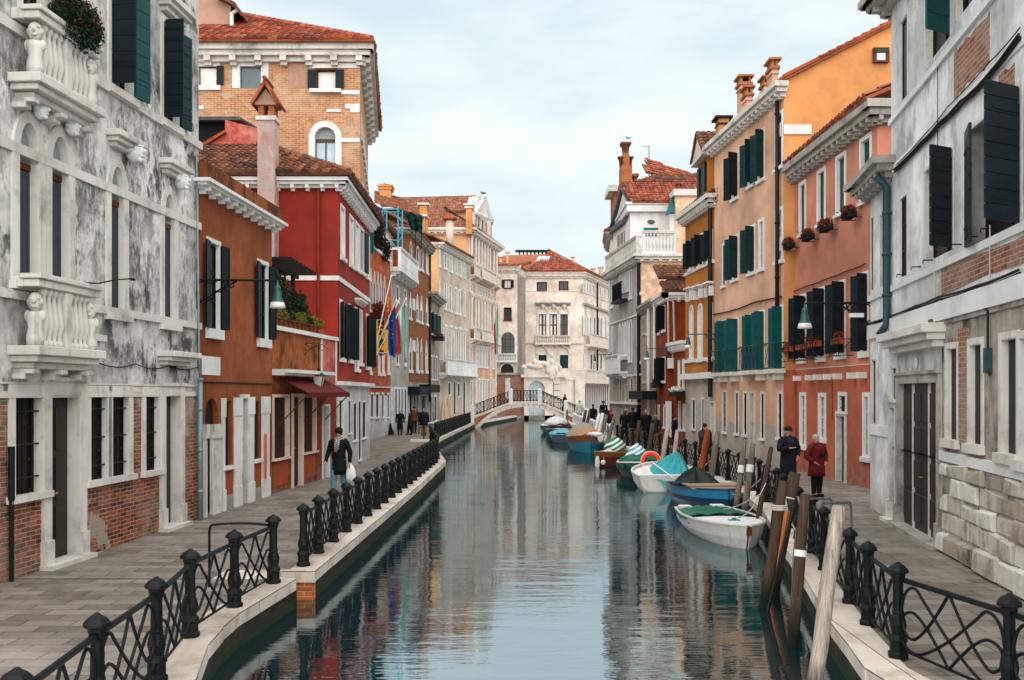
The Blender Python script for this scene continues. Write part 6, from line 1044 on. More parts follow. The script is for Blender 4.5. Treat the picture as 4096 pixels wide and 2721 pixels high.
# water
m=MB(); NX,NY=2,2; m.quad((-60,-40,WZ),(60,-40,WZ),(60,260,WZ),(-60,260,WZ))
w_,nt,bb=_new('water'); g=G(nt); o1=g.oc(.55,2.3,1); bb.inputs['Base Color'].default_value=(.002,.016,.02,1); bb.inputs['Roughness'].default_value=.012; bb.inputs['IOR'].default_value=3.6; bb.inputs['Specular Tint'].default_value=(.84,.97,1,1)
bb.inputs['Specular IOR Level'].default_value=.8
n1=g.noise(o1,1.5,3,.5); n2=g.noise(g.oc(.9,3.4,1),3.4,3,.55); n3=g.noise(g.oc(.35,.6,1),.8,2); h=g.math('ADD',g.mul(n1,.55),g.mul(n2,.18)); h=g.math('ADD',g.mul(h,g.ramp(n3,.2,.75)),g.mul(g.noise(g.oc(.5,1,1),.6,2),.5)); MT['water']=w_
g.bump(h,.75,bb,.023)
tag(m.build('water',w_),kind='structure')
# ================= camera, light, sky
cam=bpy.data.cameras.new('camera'); co=bpy.data.objects.new('camera',cam); C.objects.link(co); co.location=(0,0,EYE); co.rotation_euler=(math.pi/2,0,0)
cam.sensor_width=36; cam.lens=36*F/4096; cam.shift_x=0; cam.shift_y=(HY-1360.5)/4096; cam.clip_end=2000; cam.clip_start=.1; bpy.context.scene.camera=co
EL,AZ=math.radians(48),math.radians(182)   # azimuth the light comes from, clockwise from +Y
d=Vector((math.sin(AZ)*math.cos(EL),math.cos(AZ)*math.cos(EL),math.sin(EL)))
sl=bpy.data.lights.new('sun','SUN'); sl.energy=1.5; sl.angle=math.radians(120); sl.color=(1,.95,.88); so=bpy.data.objects.new('sun',sl); C.objects.link(so); so.rotation_euler=(-d).to_track_quat('-Z','Y').to_euler(); so.location=(0,0,40)
W=bpy.data.worlds.new('World'); bpy.context.scene.world=W; W.use_nodes=True; nt=W.node_tree; g=G(nt); bg=nt.nodes['Background']
sk=g.n('ShaderNodeTexSky',sky_type='NISHITA'); sk.sun_disc=False; sk.sun_elevation=EL; sk.sun_rotation=AZ
t=g.n('ShaderNodeTexCoord').outputs['Generated']; mp=g.n('ShaderNodeMapping',{'Vector':t,'Scale':(1,1,2.6)}).outputs[0]
n=g.noise(mp,2.6,7,.55); cl=g.mix(g.ramp(n,.42,.6),(4.9,5.95,6.2,1),(6.7,7.15,7.25,1))
sep=g.n('ShaderNodeSeparateXYZ',{0:t}).outputs[2]; cl=g.mix(g.ramp(sep,.0,.22),(6.9,7.2,7.25,1),cl)
col=g.mix(.93,sk.outputs[0],cl); g.L(col,bg.inputs[0]); bg.inputs[1].default_value=.0425
vs=bpy.context.scene.view_settings; vs.view_transform='Standard'; vs.look='None'; vs.gamma=1; vs.exposure=1.8; vs.use_curve_mapping=False
# ================= iron railings
def post_mesh(n=12):
    K=1.28; m=MB(); m.lathe((0,0,0),[(r*K,z) for r,z in [(.085,0),(.085,.05),(.07,.07),(.07,.17),(.082,.19),(.075,.22),(.055,.25),(.062,.3),(.07,.35),(.06,.42),(.048,.46),(.052,.48),(.046,.5),(.043,.8),(.055,.81),(.055,.84),(.06,.86),(.06,.885),(.09,.9),(.088,.925),(.06,.965),(.025,.99),(.012,1.005)]],n,.1); return m
def curve(pts,k=6):
    out=[]; n=len(pts)
    for i in range(n-1):
        p0,p1,p2,p3=[Vector(pts[max(0,min(n-1,j))]) for j in (i-1,i,i+1,i+2)]
        for t in range(k):
            t=t/k; out.append(.5*((2*p1)+(-p0+p2)*t+(2*p0-5*p1+4*p2-p3)*t*t+(-p0+3*p1-3*p2+p3)*t**3))
    out.append(Vector(pts[-1])); return out
def panel_mesh(L=1.5,n=5,r=.016):
    m=MB(); zt,zb=.83,.1; m.tube([(0,0,zt),(L,0,zt)],.028,6); m.tube([(0,0,zb),(L,0,zb)],.016,5)
    P=lambda u,v:(u*L,0,zb+(zt-zb)*v)
    A=[(.035,.0),(.03,.45),(.07,.8),(.17,.93),(.28,.75),(.5,.37),(.72,.08),(.85,.02),(.95,.12),(.975,.4)]
    B=[(.5,1),(.4,.7),(.27,.38),(.15,.2),(.06,.3),(.06,.5),(.16,.58),(.28,.45),(.42,.18),(.5,0)]
    for q in (A,B):
        for f_ in (0,1): m.tube(curve([P(1-u if f_ else u,v) for u,v in q],5),r,n)
    return m
pm=post_mesh(); iron=MT['iron']
_first={}
def fence(pts,label,group='black iron railings along the quays',z=0.02,posts=None):
    o=thing('iron_railing',(pts[0][0],pts[0][1],z),label,'railing',group); O=WO[o.name]
    for i,(x,y) in enumerate(pts):
        if 'p' not in _first: q=pm.build('post',iron,o,smooth=False,local=True,loc=(x-O.x,y-O.y,0)); _first['p']=q.data
        else: q=bpy.data.objects.new('post',_first['p']); C.objects.link(q); q.parent=o; q.location=(x-O.x,y-O.y,0)
        q.rotation_euler=(0,0,random.uniform(0,.5))
        if i<len(pts)-1:
            x2,y2=pts[i+1]; d=math.hypot(x2-x,y2-y)
            if d>3: continue
            if 'n' not in _first: q=panel_mesh().build('railing_panel',iron,o,local=True,loc=(x-O.x,y-O.y,0)); _first['n']=q.data
            else: q=bpy.data.objects.new('railing_panel',_first['n']); C.objects.link(q); q.parent=o; q.location=(x-O.x,y-O.y,0)
            q.rotation_euler=(0,0,math.atan2(y2-y,x2-x)); q.scale=(d/1.5,1,1)
    return o
def along(edge,y0,y1,step,off,sgn):
    P=[Vector(p) for p in edge]; out=[]; acc=[]
    def atY(Y):
        for a,b in zip(P[:-1],P[1:]):
            if a.y<=Y<=b.y: t=(Y-a.y)/(b.y-a.y); q=a.lerp(b,t); d=(b-a).normalized(); return q+Vector((-d.y,d.x))*sgn*off,d
    Y=y0
    while Y<=y1: q,d=atY(Y); out.append((q.x,q.y)); Y+=step*max(.5,d.y)
    return out
fn=fence([(-2.95,4.9),(-3.2,6.45),(-3.34,8.04),(-3.43,9.63),(-3.66,11.35),(-3.6,12.94),(-3.48,14.55)],'nearest black railing at bottom left, curving with the white kerb')
m=MB(); m.tube(curve([(-3.5,14.55,.86),(-3.8,14.5,.9),(-4.25,14.4,.9),(-4.35,14.38,.85),(-4.36,14.38,.6),(-4.36,14.38,0)],4),.02,6); m.build('end_hoop',iron,fn)
fence([(-3.34,15.98)]+along(LE2,17.25,40.3,1.3,.3,1),'long straight black railing running away along the left kerb past the walking man')
fence(along(LE2,41.6,54,1.5,.3,1),'far left railing where the kerb swings away from the canal'); fence(along(LE2,60.6,92,1.45,.3,1),'farthest left railing, ending at the foot of the bridge')
fr_=fence([(4.55,7.2),(4.40,8.83),(4.05,10.47),(4.26,11.94),(4.45,13.15),(4.88,15.6),(5.2,17.3)],'nearest black railing at bottom right with broad scrolled panels')
m=MB(); 
for k,(dx,dy) in enumerate(((.0,0),(.12,-.6))): m.tube(curve([(4.85+dx,16.6+dy,0),(4.85+dx,16.6+dy,.95),(4.92+dx,16.6+dy,1.02),(5.25+dx,16.7+dy,1.02),(5.35+dx,16.7+dy,.93),(5.36+dx,16.7+dy,0)],4),.02,6)
m.build('hoop_barrier',MT['lead'],fr_)
fence(along(RE,19.0,27,1.6,.34,-1),'right railing beside the moored white and blue boats'); fence(along(RE,28.2,55.5,1.7,.36,-1),'long right railing behind the row of leaning poles')
# stone bollard fence with chains
ps=along(RE,57.5,91,2.6,.32,-1); st=None
for i,(x,y) in enumerate(ps):
    o=thing('stone_bollard',(x,y,0),'white stone bollard in the chained row before the bridge on the right','bollard','white stone bollards by the bridge'); 
    if st is None: m=MB(); m.loft([[Vector((a*r,b*r,z)) for a,b in ((-1,-1),(1,-1),(1,1),(-1,1))] for r,z in ((.17,0),(.17,.12),(.13,.16),(.12,.8),(.17,.84),(.17,.92),(.06,1.02))]); q=m.build('post',MT['stone_w'],o,local=True,loc=(0,0,0)); st=q.data
    else: q=bpy.data.objects.new('post',st); C.objects.link(q); q.parent=o
    if i<len(ps)-1: x2,y2=ps[i+1]; m=MB(); m.tube([(x+(x2-x)*t,y+(y2-y)*t,.72-.3*math.sin(math.pi*t)) for t in [k/8 for k in range(9)]],.025,5); m.tube([(x+(x2-x)*t,y+(y2-y)*t,.4-.15*math.sin(math.pi*t)) for t in [k/8 for k in range(9)]],.02,5); m.build('chain',iron,o)
# ================= bridge
br=thing('footbridge',(1.25,93,0),'arched footbridge with rust spandrels, white stone ring and iron railings','bridge'); D=[(-4.6,.12),(-3.63,.56),(-.1,1.93),(2.64,1.95),(5.0,.95),(7.0,.15)]
def dz(x):
    for (a,b),(c,d_) in zip(D[:-1],D[1:]):
        if a<=x<=c: return b+(d_-b)*(x-a)/(c-a)
hs_,ri=4.28,1.92; Rr=(hs_**2+ri**2)/(2*ri); zc=1.47-Rr; th=.34; Y0,Y1=93.0,96.2
def ex(x,R): v=R*R-(x-1.25)**2; return zc+math.sqrt(v) if v>0 else -9
m=MB(); N=60
for k in range(N):
    a,b=-4.6+11.6*k/N,-4.6+11.6*(k+1)/N; za,zb=[max(ex(x,Rr+th-.05),-.8) if abs(x-1.25)<hs_+.75 else -.8 for x in (a,b)]
    ta,tb=dz(a)-.2,dz(b)-.2
    if ta>za or tb>zb: m.hexa([(a,Y0,min(za,ta)),(b,Y0,min(zb,tb)),(b,Y1,min(zb,tb)),(a,Y1,min(za,ta)),(a,Y0,ta),(b,Y0,tb),(b,Y1,tb),(a,Y1,ta)])
m.build('spandrel_wall',plaster('pl_bridge','b8672f',stain='5a3018',amt=.6,streak=.6),br); m=MB(); a0=math.asin(min(1,hs_/Rr))+.09; N=21
for k in range(N):
    t0,t1=-a0+2*a0*k/N+.003,-a0+2*a0*(k+1)/N-.003; q=[]
    for yy in (Y0-.06,Y1+.06):
        for (t,R) in ((t0,Rr),(t1,Rr),(t1,Rr+th),(t0,Rr+th)): q.append(Vector((1.25+R*math.sin(t),yy,zc+R*math.cos(t))))
    m.hexa(q)
m.build('arch_ring',MT['stone_far'],br)
for yy in (Y0-.1,Y1-.2):
    m=MB()
    for (a,b),(c,d_) in zip(D[:-1],D[1:]): m.hexa([(a,yy,b-.2),(c,yy,d_-.2),(c,yy+.3,d_-.2),(a,yy+.3,b-.2),(a,yy,b),(c,yy,d_),(c,yy+.3,d_),(a,yy+.3,b)])
    m.build('kerb_coping',MT['stone_far'],br)
m=MB()
for (a,b),(c,d_) in zip(D[:-1],D[1:]): m.hexa([(a,Y0+.2,b-.2),(c,Y0+.2,d_-.2),(c,Y1-.2,d_-.2),(a,Y1-.2,b-.2),(a,Y0+.2,b-.03),(c,Y0+.2,d_-.03),(c,Y1-.2,d_-.03),(a,Y1-.2,b-.03)])
m.build('deck',MT['stone_dirty'],br)
for yy in (Y0+.05,Y1-.05):
    m=MB()
    for (a,b),(c,d_) in zip(D[:-1],D[1:]):
        if a<-4: continue
        m.tube([(a,yy,b+1.05),(c,yy,d_+1.05)],.035,5); m.tube([(a,yy,b+.12),(c,yy,d_+.12)],.025,4); m.tube([(a,yy,b+.92),(c,yy,d_+.92)],.02,4); n=max(2,int((c-a)/.3))
        for k in range(n+1): x=a+(c-a)*k/n; z=b+(d_-b)*k/n; m.tube([(x,yy,z),(x,yy,z+1.05)],.018 if k%3 else .03,4)
        for k in range(n): x,x2=a+(c-a)*k/n,a+(c-a)*(k+1)/n; z,z2=b+(d_-b)*k/n,b+(d_-b)*(k+1)/n; m.tube([(x,yy,z+.12),(x2,yy,z2+.92)],.012,3); m.tube([(x,yy,z+.92),(x2,yy,z2+.12)],.012,3)
    m.build('bridge_railing',MT['iron'],br)
    for (x,z,h) in ((-3.7,.0,1.6),(-.1,1.93,1.15),(2.6,1.95,1.15),(5.0,.5,1.5),(6.9,0,1.25)): m=MB(); m.box(x-.17,x+.17,yy-.17,yy+.17,z-.3,z+h); m.ell((x,yy,z+h),.17,.17,.1,8,5); m.build('stone_post',MT['stone_w'],br)
# ================= lamps
def lamp(label,wall,end,drop=.12,s=1.0,grp='green bell street lamps on wall brackets'):
    wall=Vector(wall); end=Vector(end); o=thing('street_lamp',tuple(wall),label,'street lamp',grp); m=MB(); d=(end-wall); L=d.length; m.tube([wall,end],.028*s,6); m.ell(end+Vector((0,0,.1)),.03,.03,.06,6,4)
    for k,(t,r,dz_) in enumerate(((.1,.22,-.25),(.28,.13,-.14),(.42,.08,-.09))): c=wall+d*t+Vector((0,0,dz_*s)); m.tube([c+d.normalized()*(r*math.cos(a))+Vector((0,0,r*s*math.sin(a))) for a in [i*.5 for i in range(13)]],.016*s,4)
    m.tube([wall+Vector((0,0,-.55*s)),wall+d*.12+Vector((0,0,-.42*s)),wall+d*.3+Vector((0,0,-.2*s)),wall+d*.5+Vector((0,0,-.03))],.02*s,5); m.tube([wall+Vector((0,0,.15)),wall+Vector((0,0,-.65*s))],.03*s,5); m.build('bracket',MT['iron'] if s>=1 else MT['pipe_teal'],o)
    m=MB(); s*=.8; e=end-Vector((0,0,drop)); m.lathe(e,[(r*.85,z) for r,z in [(.02,.12),(.03,.02),(.07,0),(.09,-.06),(.08,-.1),(.1,-.14),(.12,-.26),(.16,-.34),(.17,-.36)]],14); m.build('lamp_hood',MT['lamp_green'],o,smooth=True); m=MB(); m.lathe(e-Vector((0,0,.36)),[(.145,0),(.17,-.08),(.175,-.12),(.16,-.13)],14); m.build('glass_shade',MT['lamp_glass'],o,smooth=True); return o
lamp('green bell lamp on the long arm from the white palazzo, before the orange house',(-6.95,22.0,5.29),(-5.17,22.0,5.27))
lp=lamp('green bell lamp in front of the pink house shutters, nearest on the right',(8.72,24.2,4.98),(7.1,24.2,4.96)); m=MB(); m.box(8.15,8.5,24.1,24.16,4.62,4.72); m.build('name_plate',MT['white_p'],lp)
lamp('green bell lamp over the canal side by the teal shutters and ochre wall',(9.28,44.2,5.4),(7.8,44.2,5.38),s=.9); lamp('green bell lamp farthest out on the rust-orange house corner',(8.35,53.5,5.2),(7.24,53.5,5.15),s=.9)
a=at('B2',355,590,74); c=at('B2',470,590,74); lamp('small green lamp behind the flags on the left bank',tuple(a),tuple(c),s=.8); lamp('small distant lamp on the grey palace near the bridge',(7.25,72.5,5.6),(6.0,72.5,5.55),s=.8)
# ================= sign and flags
sg=thing('hotel_sign',(-8.0,56,6.5),'yellow vertical hotel sign with black letters beside the flags','sign'); a=at('B2',165,210,56); c=at('B2',283,550,56); m=MB(); m.box(a.x,c.x,56,56.12,c.z,a.z); m.build('sign_board',MT['yellow_sign'],sg); m=MB(); 
for z in (a.z-.2,c.z+.3): m.tube([(a.x,56.06,z),(-8.3,56.06,z)],.03,5)
t=.02; m.box(a.x-t,a.x+.01,55.98,56.02,c.z,a.z); m.box(c.x-.01,c.x+t,55.98,56.02,c.z,a.z); m.box(a.x,c.x,55.98,56.02,a.z-.01,a.z+t); m.box(a.x,c.x,55.98,56.02,c.z-t,c.z+.01); m.build('sign_frame',MT['white_p'],sg)
def text(body,size,loc,mat,par,name='lettering',ext=.01,sx=1.0):
    cu=bpy.data.curves.new('t','FONT'); cu.body=body; cu.size=size; cu.extrude=ext; cu.align_x='CENTER'; cu.align_y='CENTER'; cu.offset=.03
    tmp=bpy.data.objects.new('t',cu); C.objects.link(tmp); bpy.context.view_layer.update(); me=bpy.data.meshes.new_from_object(tmp.evaluated_get(bpy.context.evaluated_depsgraph_get())); bpy.data.objects.remove(tmp); me.materials.clear(); me.materials.append(MT[mat]); o=bpy.data.objects.new(name,me); C.objects.link(o); o.parent=par; o.location=Vector(loc)-WO[par.name]; o.rotation_euler=(math.pi/2,0,0); o.scale=(sx,1,1); WO[o.name]=Vector((0,0,0)); return o
hz=(a.z-c.z)/5
for i,ch in enumerate('HOTEL'): text(ch,hz*1.12,((a.x+c.x)/2,55.97,a.z-hz*(i+.5)),'black_p',sg,sx=1.15)
def flag(label,base,tip,cols,w,h,n=12,emb=None,sway=.12,hang=.15):
    base=Vector(base); tip=Vector(tip); o=thing('flag',tuple(base),label,'flag','flags on slanting poles'); m=MB(); m.tube([base,tip],.03,6); m.ell(tip,.05,.05,.07,6,4); m.build('pole',MT['white_p'],o); d=(base-tip).normalized()
    nc=len(cols)
    def pt(u,v): # u along pole from tip (0..1), v down the fly
        p=tip+d*(.1+u*w*(1-.55*v)); fold=.14*math.sin(u*9+v*3)*(.3+v); return p+Vector((-.1*v*u+fold*.25,fold*sway*6,-v*h*(1-.18*u)))
    for ci,cc in enumerate(cols):
        m=MB(); NU,NV=6,10; u0,u1=ci/nc,(ci+1)/nc; vs=[pt(u0+(u1-u0)*i/NU,j/NV) for i in range(NU+1) for j in range(NV+1)]; K=NV+1; fs=[(i*K+j,(i+1)*K+j,(i+1)*K+j+1,i*K+j+1) for i in range(NU) for j in range(NV)]; m.add(vs,fs); m.add([v+Vector((.0,.012,0)) for v in vs],fs); m.build('cloth',MT[cc],o,smooth=True,fixn=False)
    if emb:
        m=MB()
        for (u,v,r) in emb: p=pt(u,v)+Vector((0,-.06,0)); m.ell(p,r,.02,r*1.1,8,5)
        m.build('emblem',MT['flag_gold'],o)
    return o
bs=at('B2',110,640,43)
flag('crimson and gold fringed flag highest of the hotel flags',at('B2',165,470,43.5),at('B1',335,1045,44),['flag_or'],1.1,2.2,emb=[(.3,.3,.05),(.45,.33,.08),(.6,.3,.06),(.4,.45,.05),(.6,.48,.06),(.5,.65,.04)])
flag('dark blue flag hanging limp beside the hotel sign',bs,at('B2',378,5,42.5),['flag_blue'],.75,2.35,emb=[(.4,.25,.025),(.6,.4,.025),(.3,.55,.025),(.5,.6,.025)])
flag('orange flag half hidden behind the blue flag',bs+Vector((-.1,.2,0)),at('B2',412,-5,44),['flag_or'],.6,2.4,emb=[(.5,.4,.08),(.5,.7,.08)]); flag('green white and red tricolour hanging right of the blue flag',bs+Vector((0,.1,-.2)),at('B2',480,-10,43),['flag_g','flag_w','flag_r'],.95,2.3)
flag('green white and red tricolour at the pink palace balcony, over the bridge',at('B2',1365,420,108),at('B2',1445,50,106),['flag_g','flag_w','flag_r'],2.4,5.2)
# ================= mooring poles
plain('pole_pale','a98d74',.75,.3,8,bump=.4); polemat('pw_pale','a3968a'); polemat('pw_dark','4b3b30'); polemat('pw_gray','71685f'); polemat('pw_rust','8a431f')
def pole(label,r,top,bot,Y,rad,mat='pw_dark',band=None,flat=False,Yt=None,taper=.9,name='mooring_pole'):
    t=at(r,*top,Yt or Y+.2); b=at(r,*bot,Y); d=(b-t); k=(t.z+1.6)/(t.z-b.z); b=t+d*k; rad=rad*(.86 if rad>.06 else 1)
    if flat: pass
    o=thing(name,tuple(b),label,'pole'); m=MB(); n=4 if flat else 10; N=7; P=[t.lerp(b,i/N)+Vector((random.uniform(-.008,.008),random.uniform(-.008,.008),0)) for i in range(N+1)]; m.tube(P,rad,n,rs=[rad*(.8 if i==0 else (1-(1-taper)*(1-i/N)))*random.uniform(.97,1.03) for i in range(N+1)]); m.build('shaft',MT[mat],o,smooth=not flat)
    if band:
        for (f0,f1) in band: p0,p1=t.lerp(b,f0),t.lerp(b,f1); m=MB(); m.tube([p0,p1],rad*1.06,12); m.build('band',MT['white_p'],o)
    return o,t,b
pole('pale bleached leaning pole, nearest of all at the right','D5',(395,503),(260,1460),10.3,.1,'pw_pale',Yt=10.7,taper=.9)
pole('dark brown pole with a white band near the bottom right railing','D5',(185,425),(110,1350),12.87,.088,'pw_dark',band=[(.235,.262)],Yt=13.1)
o,t_,b_=pole('thick brown pole with rope loop leaning behind the white-banded pole','D5',(120,295),(10,900),16.1,.13,'pw_dark',Yt=16.3); m=MB(); c=t_.lerp(b_,.13); m.tube(curve([c+Vector((.14*math.cos(a),.14*math.sin(a),.02*math.sin(2*a))) for a in [i*.9 for i in range(8)]],3),.016,5); m.tube(curve([c+Vector((.12,-.05,0)),c+Vector((.18,-.08,-.35)),c+Vector((.1,-.1,-.55)),c+Vector((-.05,-.12,-.3)),c+Vector((-.1,-.1,0))],4),.014,5); m.build('rope',MT['cable_w'],o)
o,t_,b_=pole('squat notched brown pole tied to its neighbour with pale rope','G7',(1655,590),(1510,1560),15.2,.1,'pw_dark',Yt=15.4); m=MB(); c=t_.lerp(b_,.14); [m.tube([c+Vector((.11*math.cos(a),.11*math.sin(a),.03*k)) for a in [i*.7 for i in range(10)]],.013,5) for k in range(3)]; m.build('rope',MT['cable_w'],o)
pole('orange wooden oar standing against the thick brown poles','O',(1815,1178),(1773,1380),15.55,.055,plain('oar','b0683c',.6,.15,5).name and 'oar',flat=True,name='oar'); pole('thin black boat hook leaning beside the rowing boat tarp','G7',(1598,512),(1512,1290),17.6,.03,'iron',name='boat_hook'); pole('second thin dark hook pole angled beside the orange oar','G7',(1790,760),(1600,1500),14.9,.028,'iron',name='boat_hook')
pole('stocky grey pole end rising from the water by the nearest railing','G7',(1815,1080),(1790,1568),13.4,.07,'pw_gray')
pole('crooked brown pole beside the blue boat bow','G7',(1525,232),(1400,935),22.5,.075,'pw_dark',Yt=22.9); pole('grey pole with low white band, left of the banded pair','G7',(1250,170),(1190,630),25.8,.09,'pw_gray',band=[(.2,.26)]); pole('grey pole with white band, right of the banded pair','G7',(1338,195),(1255,880),25.0,.1,'pw_gray',band=[(.17,.23)])
pole('squared rust-orange timber pole behind the white boat','G7',(868,50),(790,495),30.5,.12,'pw_rust',flat=True); pole('dark grey blunt pole next to the rust timber pole','G7',(970,65),(900,550),30.5,.12,'pw_gray'); pole('light brown pole right of the orange lifebuoy','G7',(445,38),(395,345),37,.12,'pw_pale'); pole('slim tan pole second right of the orange lifebuoy','G7',(550,52),(500,405),35.5,.1,'pw_pale')
pole('brown pole with white tag before the crowd','G6',(1420,290),(1370,640),46.5,.11,'pw_dark'); pole('reddish brown pole above the striped boat cover','G6',(1608,330),(1545,750),41.5,.12,'pw_dark')
for x0,y0,x1,y1,Y,mt,l in ((862,190,805,460,56,'white_p','left of two white-painted poles by the teal boat'),(912,185,855,470,55.5,'white_p','right of two white-painted poles by the teal boat'),(966,205,890,500,54.5,'pw_gray','grey pole right of the white-painted pair'),(1072,230,955,680,52.5,'pw_gray','long grey slanting pole in front of the crowd'),(677,140,630,360,66,'pw_dark','brown pole left of the distant pair by the bridge'),(732,150,682,380,64.5,'pw_dark','brown pole right of the distant pair by the bridge'),(410,138,412,320,78,'pw_gray','upright grey pole at the right foot of the bridge')): pole(l,'G6',(x0,y0),(x1,y1),Y,.13,mt)
# ================= boats
def boat(label,x,y,yaw,L,B,H,hull='stone_w',inner='white_p',rim=None,rimm='white_p',blunt=2.2,bh=.35,stern=.8,deck=None,deckm='white_p',name='rowing_boat',strake=None,grp=None,low=None):
    o=thing(name,(x,y,WZ),label,'boat',grp,rz=yaw); o['_']=1; del o['_']; WO[o.name]=Vector((0,0,0))
    N=16
    def w(s): return B/2*((stern+(1-stern)*min(1,s/.35)) if s<.35 else max(.015,(1-((s-.35)/.65)**blunt))**.75)
    def zg(s): return H*(1+bh*s*s)
    def ring(s):
        ww=w(s); z=zg(s); y0=L*(s-.5); fl=.22*s**5; kz=-.18+.22*max(0,s-.75)/.25; t=.04
        out=[(-ww,y0+fl,z),(-ww*.93,y0+fl*.8,z*.45),(-ww*.72,y0+fl*.3,-.02),(0,y0-.05*s**5,kz),(ww*.72,y0+fl*.3,-.02),(ww*.93,y0+fl*.8,z*.45),(ww,y0+fl,z)]
        inn=[(max(ww-t,.004),y0+fl-.03*s,z),(max(ww*.9-t,.004),y0+fl*.6-.03*s,z*.45),(max(ww*.68-t,.003),y0-.03*s,.05),(0,y0-.06*s,.04),(-max(ww*.68-t,.003),y0-.03*s,.05),(-max(ww*.9-t,.004),y0+fl*.6-.03*s,z*.45),(-max(ww-t,.004),y0+fl-.03*s,z)]
        return [Vector(p) for p in out+inn]
    R=[ring(k/N) for k in range(N+1)]; m=MB(); m.loft(R); r0=R[0][:7]; m.prism([p+Vector((0,.0,0)) for p in r0],(0,.05,0)); m.build('hull',MT[hull],o,local=True)
    m=MB()
    for sx in (0,6):
        P=[r[sx]+Vector((0,0,.015)) for r in R]; m.tube(P,.03,6)
    m.tube([R[0][0]+Vector((0,.02,.015)),R[0][6]+Vector((0,.02,.015))],.03,6); m.build('gunwale',MT[rimm],o,local=True)
    if strake:
        for sx,q in ((1,1),(5,-1)):
            m=MB()
            for a,b in zip(R[:-1],R[1:]):
                a1,a2,b1,b2=a[0 if sx==1 else 6],a[sx],b[0 if sx==1 else 6],b[sx]; n_=Vector((-q*.012,.004,0)); e=lambda p,r_: p.lerp(r_,.62)
                m.hexa([e(a1,a2)+n_,e(b1,b2)+n_,e(b1,b2)-n_*2,e(a1,a2)-n_*2,a1+n_,b1+n_,b1-n_*2,a1-n_*2])
            m.build('strake',MT[strake],o,local=True)
    def deckf(s0,s1,mat,nm='foredeck',dz=-.02,crown=.04,hump=None,over=.0,drape=0,rip=0,M=10):
        m=MB(); g_=[]; K=14
        for i in range(K+1):
            s=s0+(s1-s0)*i/K; ww=w(s)+over; y0=L*(s-.5)+.22*s**5
            for j in range(M+1):
                v=2*j/M-1; h=crown*(1-v*v); 
                if hump: h+=hump(i/K,v)
                zz=zg(s)+dz+h+rip*math.sin(i*1.9+j*2.3)*(1-v*v)
                if drape and j in(0,M): zz-=drape*(1+.5*math.sin(i*2.1))
                g_.append(Vector((ww*v,y0-.03,zz)))
        n=len(g_); fs=[(i*(M+1)+j,(i+1)*(M+1)+j,(i+1)*(M+1)+j+1,i*(M+1)+j+1) for i in range(K) for j in range(M)]; m.add(g_+[p-Vector((0,0,.02)) for p in g_],fs+[tuple(n+q for q in f_[::-1]) for f_ in fs])
        return m.build(nm,MT[mat],o,local=True,smooth=True,fixn=False)
    if deck: deckf(deck[0],deck[1],deckm)
    o2=dict(o=o,d=deckf,w=w,zg=zg,L=L,R=R); 
    if not deck or deck[0]>.3:
        for s in (.25,.5): m=MB(); m.box(-w(s)+.03,w(s)-.03,L*(s-.5)-.12,L*(s-.5)+.12,zg(s)-.14,zg(s)-.1); m.build('thwart',MT['wood_b'],o,local=True)
    return o2
def part(o,m,nm,mat,smooth=False): return m.build(nm,MT[mat],o,local=True,smooth=smooth)
stone('hull_white','c2beb8',amt=.4,dirt='57504a',rough=.5,bump=.1); plain('hull_blue','0a2f48',.3,.2,3); plain('hull_lblue','1a6f9a',.3,.15,3); plain('hull_teal','15788e',.35,.2,3); plain('hull_dteal','0a3038',.4,.2,3); plain('hull_cyan','3fa6b5',.4,.15,4); plain('wood_var','7a4218',.35,.35,6); plain('wood_red','5a2014',.35,.3,6); plain('tarp_teal','2f8f98',.55,.25,4,bump=.5); plain('tarp_green','0f6048',.5,.4,5,bump=.6); plain('tarp_g2','125a44',.55,.5,6,bump=.7); plain('tarp_gray','8f8c88',.7,.1,4,bump=.3); plain('tarp_tan','a88462',.7,.2,5,bump=.3); plain('tarp_mar','5e1219',.6,.2,4,bump=.3); plain('tarp_blk','0f1814',.45,.4,5,bump=.6); plain('ply','8d7864',.7,.2,4); plain('buoy','e0421a',.45,.1,6); plain('fender','cfc4b6',.5,.1,5)
def stripes(name,c1,c2,sc_=8,ang=.6):
    m,nt,b=_new(name); g=G(nt); t=g.n('ShaderNodeTexCoord').outputs['Object']; mp=g.n('ShaderNodeMapping',{'Vector':t,'Rotation':(0,.5,ang)}).outputs[0]; w_=g.n('ShaderNodeTexWave',{'Vector':mp,'Scale':sc_,'Distortion':1.0},bands_direction='Z').outputs[1]; g.L(g.mix(g.math('GREATER_THAN',w_,.5),hexc(c1),hexc(c2)),b.inputs['Base Color']); b.inputs['Roughness'].default_value=.7; MT[name]=m
stripes('str_green','d8d6cf','0f6a50',1.7); stripes('str_blue','d5d8da','5d8fb0',2.2)
rad=math.radians
def tent(o,nm,mat,peak,ring_,sag=.07):
    pk=Vector(peak); m=MB(); R=[]; n=len(ring_)
    for i in range(n):
        a,b=Vector(ring_[i]),Vector(ring_[(i+1)%n])
        for t in range(4): q=a.lerp(b,t/4); q.z+=.04*math.sin(t*2.1+i*3); R.append(q)
    N=len(R); T=6; vs=[]
    for j in range(1,T+1):
        t=j/T
        for i,q in enumerate(R): p=pk.lerp(q,t); ridge_=1 if i%4==0 else -.6; p.z+=sag*math.sin(math.pi*t)*ridge_+random.uniform(-.012,.012); p.x+=random.uniform(-.012,.012); vs.append(p)
    vs.append(pk); c=len(vs)-1; fs=[(c,i,(i+1)%N) for i in range(N)]+[(j*N+i,(j+1)*N+i,(j+1)*N+(i+1)%N,j*N+(i+1)%N) for j in range(T-1) for i in range(N)]
    m.add(vs,fs); return m.build(nm,MT[mat],o,local=True,smooth=True)
